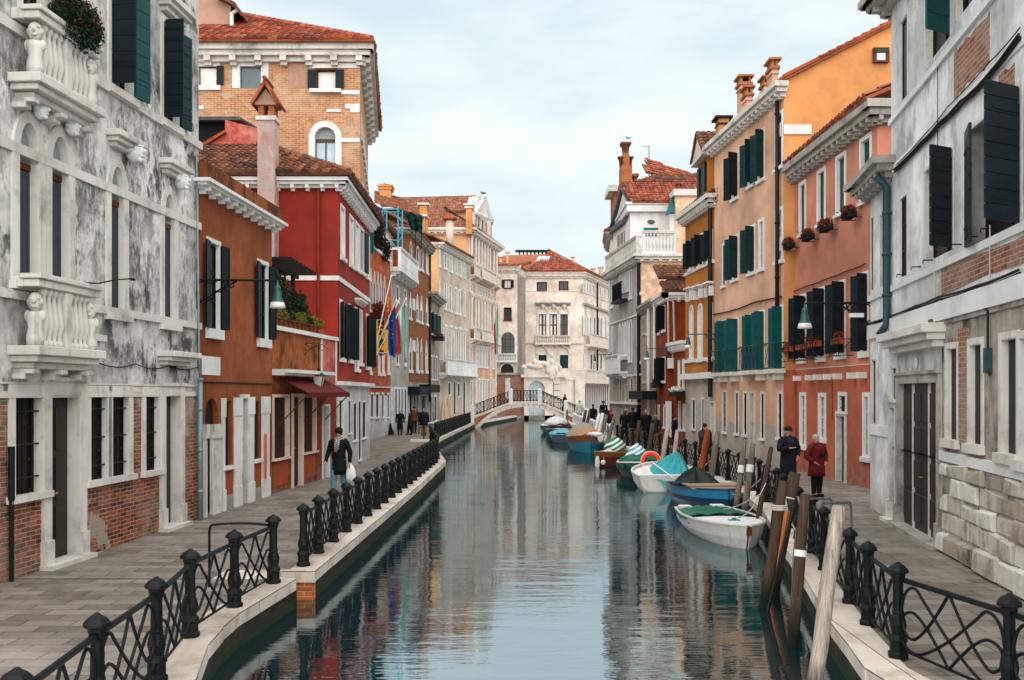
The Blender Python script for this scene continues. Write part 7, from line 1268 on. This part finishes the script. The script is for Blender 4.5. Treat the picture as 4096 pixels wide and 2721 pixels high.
b1=boat('white rowing boat with flat white foredeck and rumpled green net cover, nearest boat',4.78,22.75,rad(183),3.9,1.62,.4,'hull_white',blunt=3.2,bh=.2,deck=(.42,.995),rimm='hull_white'); b1['d'](.08,.52,'tarp_green','net_cover',dz=.03,crown=.05,over=.03,drape=.05,rip=.03); o=b1['o']
m=MB(); m.box(-.12,.12,.95,1.12,.47,.485); part(o,m,'hatch','tarp_teal'); m=MB(); m.ell((0,1.03,.5),.06,.02,.03,8,5); part(o,m,'cleat','lead'); m=MB(); m.tube([(0,2.16,.49),(0,2.06,.2),(0,1.95,-.02)],.022,5); m.box(-.05,.05,2.1,2.2,.3,.48); part(o,m,'rusty_stem',plain('rust','5a2c12',.8,.4,20).name); m=MB(); m.box(-.5,-.2,-1.9,-1.6,.42,.5); m.box(.35,.62,-1.75,-1.5,.42,.5); part(o,m,'stern_bench','white_p')
b2=boat('deep blue boat with plywood lid, bow towards the viewer',5.5,28.3,rad(184),4.2,1.7,.52,'hull_blue',strake='hull_lblue',rimm='hull_blue',blunt=2.4,deck=(.6,.99),deckm='hull_blue'); o=b2['o']; m=MB(); m.box(-.75,.72,.1,.9,.66,.7); m.box(-.6,.7,.5,1.3,.63,.655); part(o,m,'plywood_lid','ply'); m=MB(); m.box(-.04,.04,2.0,2.1,.62,.68); part(o,m,'bow_cleat','white_p'); tent(o,'black_cover','tarp_blk',(.2,-.4,1.12),[(-.35,.2,.68),(.55,.3,.68),(.85,-.5,.62),(.6,-1.4,.6),(0,-1.6,.62),(-.5,-.8,.66)]); m=MB(); m.ell((-.72,.9,.67),.07,.05,.06,8,5); part(o,m,'orange_tag','buoy')
b3=boat('white fibreglass boat with teal tarpaulin over its stern motor',5.0,34.4,rad(-6),4.0,1.75,.55,'hull_white',blunt=2.6,stern=.78,bh=.25); o=b3['o']; b3['d'](.06,.97,'white_p','deck',dz=-.06,crown=-.02); tent(o,'teal_tarpaulin','tarp_teal',(.62,-1.2,1.3),[(-.3,-.9,.72),(-.22,-1.95,.6),(.3,-2.2,.05),(.75,-2.3,-.05),(1.05,-1.9,.3),(1.05,-.8,.6),(.5,-.3,.75)]); m=MB(); m.tube([(-.2,-1.75,.95),(.45,-2.35,.5)],.02,5); m.tube([(-.45,-1.6,.62),(-.45,1.0,.68)],.015,5); part(o,m,'handrail','white_p'); m=MB(); m.box(.38,.55,-2.15,-2.0,-.1,.3); part(o,m,'motor_bracket','wood_b')
b4=boat('dark boat wrapped in emerald tarpaulin with a pointed hanging fold',4.95,38.6,rad(178),3.6,1.7,.5,'hull_dteal',blunt=2.4); o=b4['o']; b4['d'](.05,.98,'tarp_g2','green_tarpaulin',dz=.06,crown=.1,over=.04,drape=.2,rip=.05,hump=lambda a,v:.25*math.exp(-((a-.45)/.3)**2)*(1-v*v)); m=MB(); m.add([(-.35,1.98,.62),(.35,1.98,.62),(.08,2.08,-.05),(0,2.1,-.12),(-.3,1.9,.6),(.3,1.9,.6)],[(0,1,2),(0,2,3),(4,5,2),(4,2,3)]); part(o,m,'hanging_fold','tarp_g2')
def blob(nm,label,cat,c,r,mat,jit=.14,n=14,k=10): o=thing(nm,tuple(c),label,cat); m=MB(); c=Vector(c); n=28; k=12; m.loft([[c+Vector((r[0]*q*math.cos(a)*(1+.13*math.sin(4*a+j*.5)+.07*math.sin(9*a-j)+jit*random.uniform(-.15,.15)),r[1]*q*math.sin(a)*(1+.12*math.sin(3*a+1+j*.4)+.06*math.sin(8*a)),r[2]*zz)) for a in [2*math.pi*i/n for i in range(n)]] for j,(q,zz) in enumerate(((.75,-1),(1.05,-.85),(1.12,-.5),(1.0,-.1),(.85,.3),(.62,.6),(.35,.85),(.16,1.0),(.22,1.12),(.05,1.15)))]); m.build('cloth',MT[mat],o,smooth=True); return o
blob('bundle','blue and white striped cloth bundle on the emerald-covered boat','bundle',at('G6',1385,735,38.6),(.36,.5,.32),'str_blue'); blob('bundle','green and white striped cloth bundle on the brown boat','bundle',at('G6',1085,620,45.5),(.42,.8,.33),'str_green')
o=thing('lifebuoy',tuple(at('G6',1585,855,36.6)),'orange lifebuoy ring standing behind the white boat bow','lifebuoy'); c=at('G6',1582,858,36.6); m=MB(); m.tube([c+Vector((.29*math.cos(a),.08*math.sin(a*1),.29*math.sin(a))) for a in [i*math.pi/12 for i in range(25)]],.075,8,cap=False); m.build('ring',MT['buoy'],o,smooth=True); m=MB(); m.tube([c+Vector((.37*math.cos(a),.09*math.sin(a),.37*math.sin(a)))for a in [i*math.pi/12 for i in range(25)]],.012,4); m.build('grab_line',MT['white_p'],o)
b5=boat('varnished brown boat slanting across, white cloth in its bow',4.75,45.3,rad(150),4.0,1.6,.5,'wood_red',strake='wood_var',rimm='ply',blunt=2.0); o=b5['o']; m=MB(); m.ell((0,1.0,.5),.4,.7,.2,10,8,.2); part(o,m,'white_cloth','white_p',True)
for i,(a_,c_) in enumerate((((5.0,22.2,.0),(5.75,22.6,.75)),((5.55,26.3,.15),(6.3,25.3,.6)),((4.6,24.6,-.05),(5.7,22.8,.5)),((5.7,33,.15),(6.35,31,.9)),((4.4,53.5,.5),(5.15,52.8,1.0)))):
    o=thing('mooring_rope',a_,('slack pale rope from the nearest white boat to a pole','rope from the blue boat bow to the banded poles','thin rope from the white boat stern to the crooked pole','rope from the tarpaulined white boat to the grey pole','rope from the big teal boat bow to a white pole')[i],'rope'); m=MB(); A_,C_=Vector(a_),Vector(c_); m.tube([A_.lerp(C_,t/8)-Vector((0,0,.18*math.sin(math.pi*t/8))) for t in range(9)],.012,5); m.build('line',MT['cable_w'],o)
for (x,y,l,r) in ((915,870,'round pale fender ball hanging off the brown boat','ball'),(835,880,'long pale fender hanging off the brown boat bow','long')):
    c=at('G6',x,y,43.4); o=thing('fender',tuple(c),l,'fender'); m=MB(); m.ell(c,.11,.11,.11 if r=='ball' else .32,10,8) ; m.build('body',MT['fender'],o,smooth=True); m=MB(); m.tube([c,c+Vector((.1,.3,.5))],.01,4); m.build('line',MT['cable_w'],o)
b6=boat('big teal boat with orange-brown rim under grey and tan covers',4.15,55.9,rad(182),5.0,2.1,.72,'hull_teal',strake='wood_var',rimm='wood_var',blunt=2.2,bh=.3); o=b6['o']; b6['d'](.05,.55,'tarp_gray','grey_cover',dz=.05,crown=.15,over=.03,drape=.05,hump=lambda a,v:.62*math.sin(math.pi*min(1,a*.9+.1))*max(0,1-v*v)); b6['d'](.5,.88,'tarp_tan','tan_cover',dz=.05,crown=.1,over=-.06,rip=.03,hump=lambda a,v:.45*(1-a)*(1-v*v)); m=MB(); m.ell((-.25,2.35,1.0),.45,.3,.14,12,8,.35); m.ell((-.5,2.5,.85),.2,.12,.25,8,6,.3); part(o,m,'white_rag','white_p',True); m=MB(); m.ell((-.05,2.35,1.12),.08,.07,.08,8,5); part(o,m,'orange_float','buoy')
b7=boat('small cyan boat with square stern and pale cover',3.3,66.0,rad(-4),4.2,1.6,.55,'hull_dteal',strake='hull_cyan',rimm='hull_cyan'); b7['d'](.03,.9,'hull_cyan','cyan_cover',dz=.0,crown=.12,rip=.03)
b8=boat('boat under a rounded maroon tarpaulin near the bridge',3.5,73.5,rad(178),4.8,2.0,.5,'hull_dteal'); b8['d'](.1,.95,'tarp_mar','maroon_tarpaulin',dz=.03,crown=.3,over=.04,drape=.06,hump=lambda a,v:.55*math.sin(math.pi*a)*(1-v*v)); blob('bundle','white crumpled cloth on the maroon-covered boat','bundle',at('G6',262,290,72),(.7,.6,.32),'white_p',.25)
b9=boat('farthest dark green boat with white interior beside the bridge arch',3.4,82.5,rad(-3),5.4,2.2,.6,'hull_dteal',rimm='hull_white'); b9['d'](.1,.9,'white_p','deck',dz=-.05)
# ================= people and a dog
SK=plain('skin','b97a5e',.6,.12,8,bump=0); plain('coat_blk','0b0c12',.8,.3,4,bump=.25); plain('coat_navy','0d1320',.8,.3,4); plain('coat_red','560c13',.75,.3,4); plain('coat_grn','121d1b',.8,.3,4); plain('coat_gry','22262a',.7,.35,5,bump=.5); plain('coat_brn','5a2a16',.75,.3,4); plain('coat_wht','c9c6bf',.75,.1,4); plain('jean','55838f',.8,.4,6); plain('trs_blk','08090c',.8,.3,4); plain('trs_tan','8d6b50',.8,.2,4); plain('trs_wht','b9c2c4',.8,.1,4); plain('hair_g','9a9690',.7,.25,12); plain('hair_b','1a110d',.6,.3,12); plain('hair_l','6a3a22',.6,.3,12); plain('hair_y','a07a4c',.6,.3,12); plain('scarf_s','8f8a88',.8,.2,6); plain('bag_w','dfe3e2',.5,.06,8,bump=.5); plain('hat_grn','12947c',.7,.2,6); plain('hat_red','94122c',.7,.2,6); plain('dogm','23211f',.8,.4,10); stripes('scarf_str','b5b0ad','2a2a30',6,.2)
def person(label,x,y,h,yaw,coat='coat_blk',clen=.48,legs='trs_blk',hat=None,hair='hair_b',hairlen=.02,arms=((.03,-.0,.0),(.0,0,0)),stride=.0,z=0,lod=0,bulk=1.0,scarf=None,glasses=False,armR=None,armL=None,extra=None,lean=0,beret=False):
    o=thing('person',(x,y,z),label,'person',None,rz=yaw); WO[o.name]=Vector((0,0,0)); k=h/1.75
    V=lambda a,b,c:Vector((a*k,b*k,c*k))
    hip=.93; sh=1.42; L=[]; 
    fl,fr=-stride,stride    # foot forward offsets (-y is forward)
    ankL,ankR=V(.10,-fl*.5,.09),V(-.10,-fr*.5,.09); kneeL,kneeR=V(.105,-fl*.22-.02-.0,.5),V(-.105,-fr*.22-.05*(stride>0),.5)
    aL=armL or (V(.2,0,sh),V(.27,.03,1.13),V(.27,-.05,.88)); aR=armR or (V(-.2,0,sh),V(-.27,.03,1.13),V(-.27,-.05,.88))
    if armL: aL=[V(*p) for p in armL]
    if armR: aR=[V(*p) for p in armR]
    vs=[V(0,0,hip),V(0,0,1.12),V(0,lean*.5,1.34),V(0,lean,1.47),V(0,lean-.01,1.53),V(0,lean-.02,1.62),V(0,lean-.01,1.70), V(.1,0,hip-.05),kneeL,ankL,ankL+V(0,-.15,-.05), V(-.1,0,hip-.05),kneeR,ankR,ankR+V(0,-.15,-.05), aL[0],aL[1],aL[2],aR[0],aR[1],aR[2],V(0,lean-.115,1.605)]
    es=[(0,1),(1,2),(2,3),(3,4),(4,5),(5,6),(0,7),(7,8),(8,9),(9,10),(0,11),(11,12),(12,13),(13,14),(2,15),(15,16),(16,17),(2,18),(18,19),(19,20),(5,21)]
    rs=[.12,.12,.13,.055,.06,.088,.06,.085,.055,.04,.035,.085,.055,.04,.035,.055,.042,.03,.055,.042,.03,.016]
    def hand(wr,el,idx,side):
        d=(wr-el).normalized(); sd=Vector((0,-1,0)) ; b=len(vs); palm=wr+d*.06*k; vs.append(palm); es.append((idx,b)); rs.append(.028)
        for q in range(4):
            off=sd*((q-1.5)*.021*k); ln=(.07,.082,.078,.062)[q]*k; a=len(vs); vs.append(palm+off*1.0+d*.03*k); vs.append(palm+off*1.1+d*(.03*k+ln*.6)); vs.append(palm+off*1.1+d*(.03*k+ln)+Vector((-side*.02*k,0,0))); es.extend([(b,a),(a,a+1),(a+1,a+2)]); rs.extend([.011,.0095,.008])
        a=len(vs); vs.append(palm-d*.02*k+sd*.045*k); vs.append(palm+d*.025*k+sd*.065*k); es.extend([(b,a),(a,a+1)]); rs.extend([.012,.0095])
    if not lod: hand(vs[17],vs[16],17,1); hand(vs[20],vs[19],20,-1)
    me=bpy.data.meshes.new('body'); me.from_pydata(vs,es,[]); ob=bpy.data.objects.new('body',me); C.objects.link(ob); ob.parent=o; me.materials.append(MT['skin']); sm=ob.modifiers.new('skin','SKIN'); me.skin_vertices[0].data[0].use_root=True
    for i,r in enumerate(rs): me.skin_vertices[0].data[i].radius=(r*k,r*k)
    sm.use_smooth_shade=True; s2=ob.modifiers.new('sub','SUBSURF'); s2.levels=s2.render_levels=1 if lod else 2
    n=14
    def ringe(cx,cy,z_,rx_,ry_,p=.0): return [V(cx+rx_*math.cos(2*math.pi*i/n),cy+ry_*math.sin(2*math.pi*i/n),z_+p*math.sin(4*math.pi*i/n)) for i in range(n)]
    bl=bulk; m=MB(); hem=hip-.05-(clen-.1)*.9
    m.loft([ringe(0,0,hem,.225*bl,.165*bl+abs(stride)*.12,.004),ringe(0,0,hem+.15,.215*bl,.16*bl+abs(stride)*.08),ringe(0,0,.95,.2*bl,.145*bl),ringe(0,0,1.1,.185*bl,.135*bl),ringe(0,lean*.3,1.25,.2*bl,.145*bl),ringe(0,lean*.6,1.38,.215*bl,.135*bl),ringe(0,lean*.8,1.45,.17*bl,.1*bl),ringe(0,lean,1.49,.085,.08),ringe(0,lean,1.53,.08,.08)]); c_=m.build('coat',MT[coat],o,local=True,smooth=True)
    for A_ in (aL,aR):
        e=A_[2]; m=MB(); P=curve([A_[0]*1.0+Vector((-.05*k if A_[0].x>0 else .05*k,0,.0)),A_[0]+Vector((0,0,-.02*k)),A_[0].lerp(A_[1],.5),A_[1],A_[1].lerp(e,.5),e],2); nn=len(P); m.tube(P,.06,8,rs=[(.092-.042*i/(nn-1))*k*bl for i in range(nn)]); m.build('sleeve',MT[coat],o,local=True,smooth=True)
    for hp,kn,an in ((vs[7],kneeL,ankL),(vs[11],kneeR,ankR)):
        m=MB(); P=curve([hp+Vector((0,0,.08*k)),hp.lerp(kn,.5),kn,kn.lerp(an,.5),an],2); nn=len(P); m.tube(P,.08,8,rs=[(.105-.04*i/(nn-1))*k for i in range(nn)]); m.build('trouser_leg',MT[legs],o,local=True,smooth=True)
        m=MB(); m.ell(an+V(0,-.07,-.045),.05*k,.13*k,.05*k,8,6); m.build('shoe',MT['trs_blk'],o,local=True,smooth=True)
    hc=V(0,lean-.005,1.655)
    if hair: m=MB(); m.ell(hc+V(0,.02,.02),.098*k,.108*k,.105*k,12,8,.05); 
    if hair and hairlen>.1: m.loft([[hc+V(.09*math.cos(2*math.pi*i/10)*s_,.06+.05*math.sin(2*math.pi*i/10),-zz) for i in range(10)] for s_,zz in ((.8,-.05),(1.1,.1),(1.2,hairlen),(.7,hairlen+.06))])
    if hair: m.build('hair',MT[hair],o,local=True,smooth=True)
    if hat:
        m=MB(); m.lathe(hc+V(0,0,.02),[(.106*k,-.0),(.112*k,.03*k),(.1*k,.09*k),(.06*k,.125*k),(.01,.135*k)],14)
        if beret: m.prism([hc+V(-.08,-.09,.03),hc+V(.08,-.09,.03),hc+V(.05,-.17,.015),hc+V(-.05,-.17,.015)],(0,0,.015*k))
        m.build('hat',MT[hat],o,local=True,smooth=True)
    if not lod:
        for sx in (-1,1):
            m=MB(); m.ell(V(sx*.033,lean-.088,1.635),.013*k,.008*k,.008*k,6,5); m.build('eye',MT['glass'],o,local=True)
            m=MB(); m.ell(V(sx*.09,lean-.005,1.61),.012*k,.022*k,.032*k,6,5); m.build('ear',MT['skin'],o,local=True,smooth=True)
        m=MB(); m.ell(V(0,lean-.088,1.565),.024*k,.008*k,.006*k,8,4); m.build('mouth',MT['coat_brn'],o,local=True)
    if glasses: m=MB(); m.ell(V(.035,lean-.1,1.638),.032*k,.012*k,.02*k,8,5); m.ell(V(-.035,lean-.1,1.638),.032*k,.012*k,.02*k,8,5); m.tube([V(-.09,lean-.02,1.645),V(-.03,lean-.1,1.645),V(.03,lean-.1,1.645),V(.09,lean-.02,1.645)],.006,4); m.build('sunglasses',MT['black_p'],o,local=True)
    if scarf: m=MB(); m.tube([V(.085*math.cos(a),lean-.01+.085*math.sin(a),1.5+.01*math.sin(3*a)) for a in [i*.5 for i in range(14)]],.04*k,8); m.tube([V(-.03,-.1,1.48),V(-.05,-.15,1.35),V(-.04,-.16,1.15)],.04*k,6); m.tube([V(.03,-.1,1.48),V(.03,-.16,1.38),V(.01,-.165,1.2)],.035*k,6); m.build('scarf',MT[scarf],o,local=True,smooth=True)
    if extra: extra(o,V)
    return o
p=person('man in black coat, dark beanie, sunglasses and striped scarf walking towards the viewer',-4.72,27.2,1.8,rad(-6),'coat_blk',.46,'jean',hat='coat_grn',hair='hair_b',stride=.34,scarf='scarf_str',glasses=True,armL=((.2,0,1.42),(.29,.05,1.13),(.31,-.05,.88)),armR=((-.2,0,1.42),(-.29,.03,1.13),(-.32,-.12,.9)))
o=thing('shopping_bag',(-4.4,27.0,.5),'white plastic bag held by the walking man','bag'); m=MB(); c=Vector((-4.38,27.12,.63)); 
m.loft([[c+Vector((r*math.cos(a)*.9,r*.5*math.sin(a),z)) for a in [i*math.pi/6 for i in range(12)]] for r,z in ((.08,-.24),(.14,-.2),(.16,-.05),(.12,.1),(.05,.2),(.03,.24))]); m.build('bag_body',MT['bag_w'],o,smooth=True)
def binoc(o,V): m=MB(); m.ell(V(.03,-.17,1.18),.03,.04,.05,8,5); m.ell(V(-.04,-.17,1.18),.03,.04,.05,8,5); m.build('binoculars',MT['black_p'],o,local=True); 
person('elderly man in long black coat and cap, one hand on his chest, right quay',7.83,28.3,1.8,rad(18),'coat_navy',.6,'trs_blk',hat='black_p',hair='hair_g',beret=True,scarf='coat_gry',armR=((-.21,0,1.42),(-.33,-.08,1.16),(-.12,-.24,1.2)),armL=((.21,0,1.42),(.33,.02,1.16),(.24,-.1,.98)),extra=binoc,bulk=1.15)
def cam_(o,V): m=MB(); m.box(-.05,.05,-.23,-.16,1.08,1.16); m.build('camera_body',MT['black_p'],o,local=True); m=MB(); m.tube([V(-.08,-.03,1.5),V(-.03,-.19,1.16)],.008,4); m.tube([V(.08,-.03,1.5),V(.03,-.19,1.16)],.008,4); m.build('strap',MT['black_p'],o,local=True)
person('grey-haired woman in red hooded parka looking up, hands in pockets',8.18,26.8,1.66,rad(28),'coat_red',.42,'trs_blk',hair='hair_g',scarf='coat_red',armR=((-.21,0,1.42),(-.36,.02,1.14),(-.22,-.12,1.0)),armL=((.21,0,1.42),(.36,.02,1.14),(.22,-.12,1.0)),extra=cam_,bulk=1.25,lean=.02)
person('person in puffy grey coat and pale jeans leaning on the rail, hand at face',7.0,36.2,1.66,rad(30),'coat_gry',.4,'trs_wht',hat=None,hair='hair_b',hairlen=.12,bulk=1.3,armR=((-.2,0,1.42),(-.3,-.12,1.2),(-.08,-.17,1.48)))
BK=math.pi
person('dark figure leaning at the rust-orange house wall',7.6,46.5,1.75,rad(60),'coat_blk',.4,lod=1,lean=.05)
person('long-haired woman in black walking away, left of the strolling group',7.05,62.5,1.68,BK,'coat_blk',.35,'trs_blk',hair='hair_l',hairlen=.3,lod=1,stride=.2)
person('broad man in dark coat and tan trousers walking away',7.45,61.5,1.86,BK,'coat_navy',.4,'trs_tan',hair='hair_b',lod=1,bulk=1.2,stride=.2); person('white-haired walker behind the broad man',7.85,63.5,1.75,BK,'coat_navy',.4,hair='coat_wht',lod=1,bulk=1.1); person('man with grey cap and backpack walking away',7.6,56.5,1.8,BK+.1,'coat_blk',.4,hair='hair_g',lod=1,bulk=1.2,stride=.2); person('short fair-haired person in dark jacket and tan trousers',7.65,53.2,1.6,BK,'coat_gry',.25,'trs_tan',hair='hair_y',lod=1)
person('man in cap and long black coat coming towards the viewer near the bollards',5.85,72,1.78,rad(5),'coat_blk',.6,hat='black_p',hair=None,lod=1,z=.12); person('bearded man in charcoal coat beside the red-hatted woman',6.35,68,1.8,0,'coat_grn',.4,hair='hair_b',lod=1,bulk=1.15,z=.05); person('woman in red hat and scarf under a black coat',6.5,66,1.6,rad(20),'coat_navy',.45,hat='hat_red',hair=None,lod=1,scarf='hat_red'); person('person with bright green cap and white jacket by the bridge steps',5.55,82,1.75,BK,'coat_wht',.3,'trs_blk',hat='hat_grn',hair=None,lod=1,z=.35); person('person in tall black hat beyond the bearded man',7.15,78,1.8,BK,'coat_blk',.4,hat='black_p',hair='hair_b',lod=1,z=.3); person('woman in dark coat climbing down the bridge',5.0,94.6,1.7,rad(-60),'coat_grn',.5,hair='hair_b',hairlen=.25,lod=1,stride=.3,z=.92)
person('grey-haired woman in long black coat, left bank group',-7.35,65.5,1.65,rad(10),'coat_blk',.6,hair='hair_g',lod=1); person('person in dark green coat bending towards the others, left bank',-6.75,66,1.68,rad(-80),'coat_grn',.45,hair='hair_b',hairlen=.15,lod=1,stride=.25,lean=.06); person('person in brown jacket and dark cap, left bank group',-6.7,68.3,1.8,rad(30),'coat_brn',.2,'trs_blk',hat='black_p',hair=None,lod=1,bulk=1.25,armL=((.2,0,1.42),(.42,-.05,1.25),(.2,-.2,1.4))); person('man in flat cap, navy jacket and tan trousers seen from behind on the left bank',-5.75,65,1.78,BK,'coat_navy',.33,'trs_tan',hat='black_p',hair='hair_g',lod=1,bulk=1.25)
dg=thing('dog',(-7.9,65,0),'dark dog sitting beside the black-coated woman on the left bank','dog'); x,y=-7.9,65.0; m=MB()
vs=[(0,.25,.18),(0,.12,.35),(0,-.08,.5),(0,-.18,.62),(0,-.2,.7),(0,-.34,.67),(.07,-.12,.35),(.07,-.15,.03),(-.07,-.12,.35),(-.07,-.15,.03),(.13,.15,.12),(.13,-.05,.04),(-.13,.15,.12),(-.13,-.05,.04),(0,.42,.05),(.05,-.15,.8),(-.05,-.15,.8)]; es=[(0,1),(1,2),(2,3),(3,4),(4,5),(2,6),(6,7),(2,8),(8,9),(0,10),(10,11),(0,12),(12,13),(0,14),(4,15),(4,16)]; rs=[.15,.15,.13,.08,.085,.035,.05,.035,.05,.035,.09,.04,.09,.04,.02,.025,.025]
me=bpy.data.meshes.new('body'); me.from_pydata(vs,es,[]); ob=bpy.data.objects.new('body',me); C.objects.link(ob); ob.parent=dg; me.materials.append(MT['dogm']); ob.modifiers.new('skin','SKIN').use_smooth_shade=True; me.skin_vertices[0].data[0].use_root=True
for i,r in enumerate(rs): me.skin_vertices[0].data[i].radius=(r,r)
s2=ob.modifiers.new('sub','SUBSURF'); s2.levels=s2.render_levels=1
# closed parasols, tables
for i,(x,y,Y,l) in enumerate(((878,1000,80,'closed cream parasol, left of the pair'),(930,995,83,'closed cream parasol, right of the pair'))):
    t=at('B2',x,y,Y); o=thing('parasol',(t.x,Y,0),l,'parasol','closed parasols'); m=MB(); n=16; m.loft([[Vector((t.x+r*(1+.25*(k%2))*math.cos(2*math.pi*k/n),Y+r*(1+.25*(k%2))*math.sin(2*math.pi*k/n),z)) for k in range(n)] for r,z in ((.03,t.z),(.16,t.z-.6),(.3,t.z-1.4),(.42,t.z-2.1),(.4,t.z-2.35))]); m.build('canopy',MT['tarp_tan'] if 0 else plain('cream','cdb09a',.8,.1,5),o); m=MB(); m.tube([(t.x,Y,0),(t.x,Y,t.z-2.2)],.035,6); m.build('pole',MT['white_p'],o)
for i in range(4):
    x,y=-5.2+.15*i,67.5+2.6*i; o=thing('cafe_table',(x,y,0),'small café table with a pale cloth by the left railing','table','café tables along the left railing'); m=MB(); m.box(x-.5,x+.5,y-.5,y+.5,.72,.76); m.build('tabletop',plain('cloth_c','b9d2da',.7,.06,4) if i==0 else MT['cloth_c'],o); m=MB(); m.tube([(x,y,0),(x,y,.72)],.05,6); m.box(x-.3,x+.3,y-.3,y+.3,0,.03); m.build('pedestal',MT['iron'],o)
    o=thing('cafe_chair',(x-.9,y,0),'dark café chair drawn up to a pale table on the left bank','chair','café chairs along the left railing'); m=MB(); m.box(x-1.12,x-.7,y-.2,y+.2,.43,.47); m.build('seat',MT['black_p'],o); m=MB(); m.box(x-1.14,x-1.1,y-.2,y+.2,.5,.88); m.build('backrest',MT['black_p'],o)
    for a_,b_ in ((-1.1,-.18),(-1.1,.18),(-.72,-.18),(-.72,.18)): m=MB(); m.tube([(x+a_,y+b_,0),(x+a_,y+b_,.45)],.018,4); m.build('leg',MT['iron'],o)
pt=at('B2',668,1500,57); o=thing('sign_post',(pt.x,57,0),'thin dark post on a white stone base in the left pavement','post'); m=MB(); m.tube([(pt.x,57,0),(pt.x,57,1.5)],.035,6); m.build('pole',MT['iron'],o); m=MB(); m.box(pt.x-.75,pt.x+.3,56.7,57.3,0,.12); m.build('base',MT['stone_w'],o)
# gulls and pigeons
def bird(label,p,s,mat): o=thing('bird',tuple(p),label,'bird',None); m=MB(); p=Vector(p); m.ell(p+Vector((0,0,.1*s)),.16*s,.07*s,.07*s,8,6); m.ell(p+Vector((-.14*s,0,.18*s)),.05*s,.045*s,.05*s,8,5); m.prism([p+Vector((.12*s,-.03*s,.12*s)),p+Vector((.3*s,0,.09*s)),p+Vector((.12*s,.03*s,.12*s))],(0,0,.02*s)); m.tube([p+Vector((0,0,-.02)),p+Vector((0,0,.06*s))],.012*s,4); m.tube([p+Vector((-.18*s,0,.18*s)),p+Vector((-.23*s,0,.17*s))],.012*s,4); m.build('body',MT[mat],o,smooth=True)
bird('gull perched on the ornate brick chimney',at('F5',295,152,72.2),1.1,'tarp_gray'); bird('dark pigeon on the white pediment peak',at('B1',1335,160,112.5),1.6,'coat_gry'); bird('left pigeon on the yellow block chimney',at('B1',235,66,112.5),1.3,'coat_gry'); bird('right pigeon on the yellow block chimney',at('B1',278,62,112.5),1.3,'coat_grn')
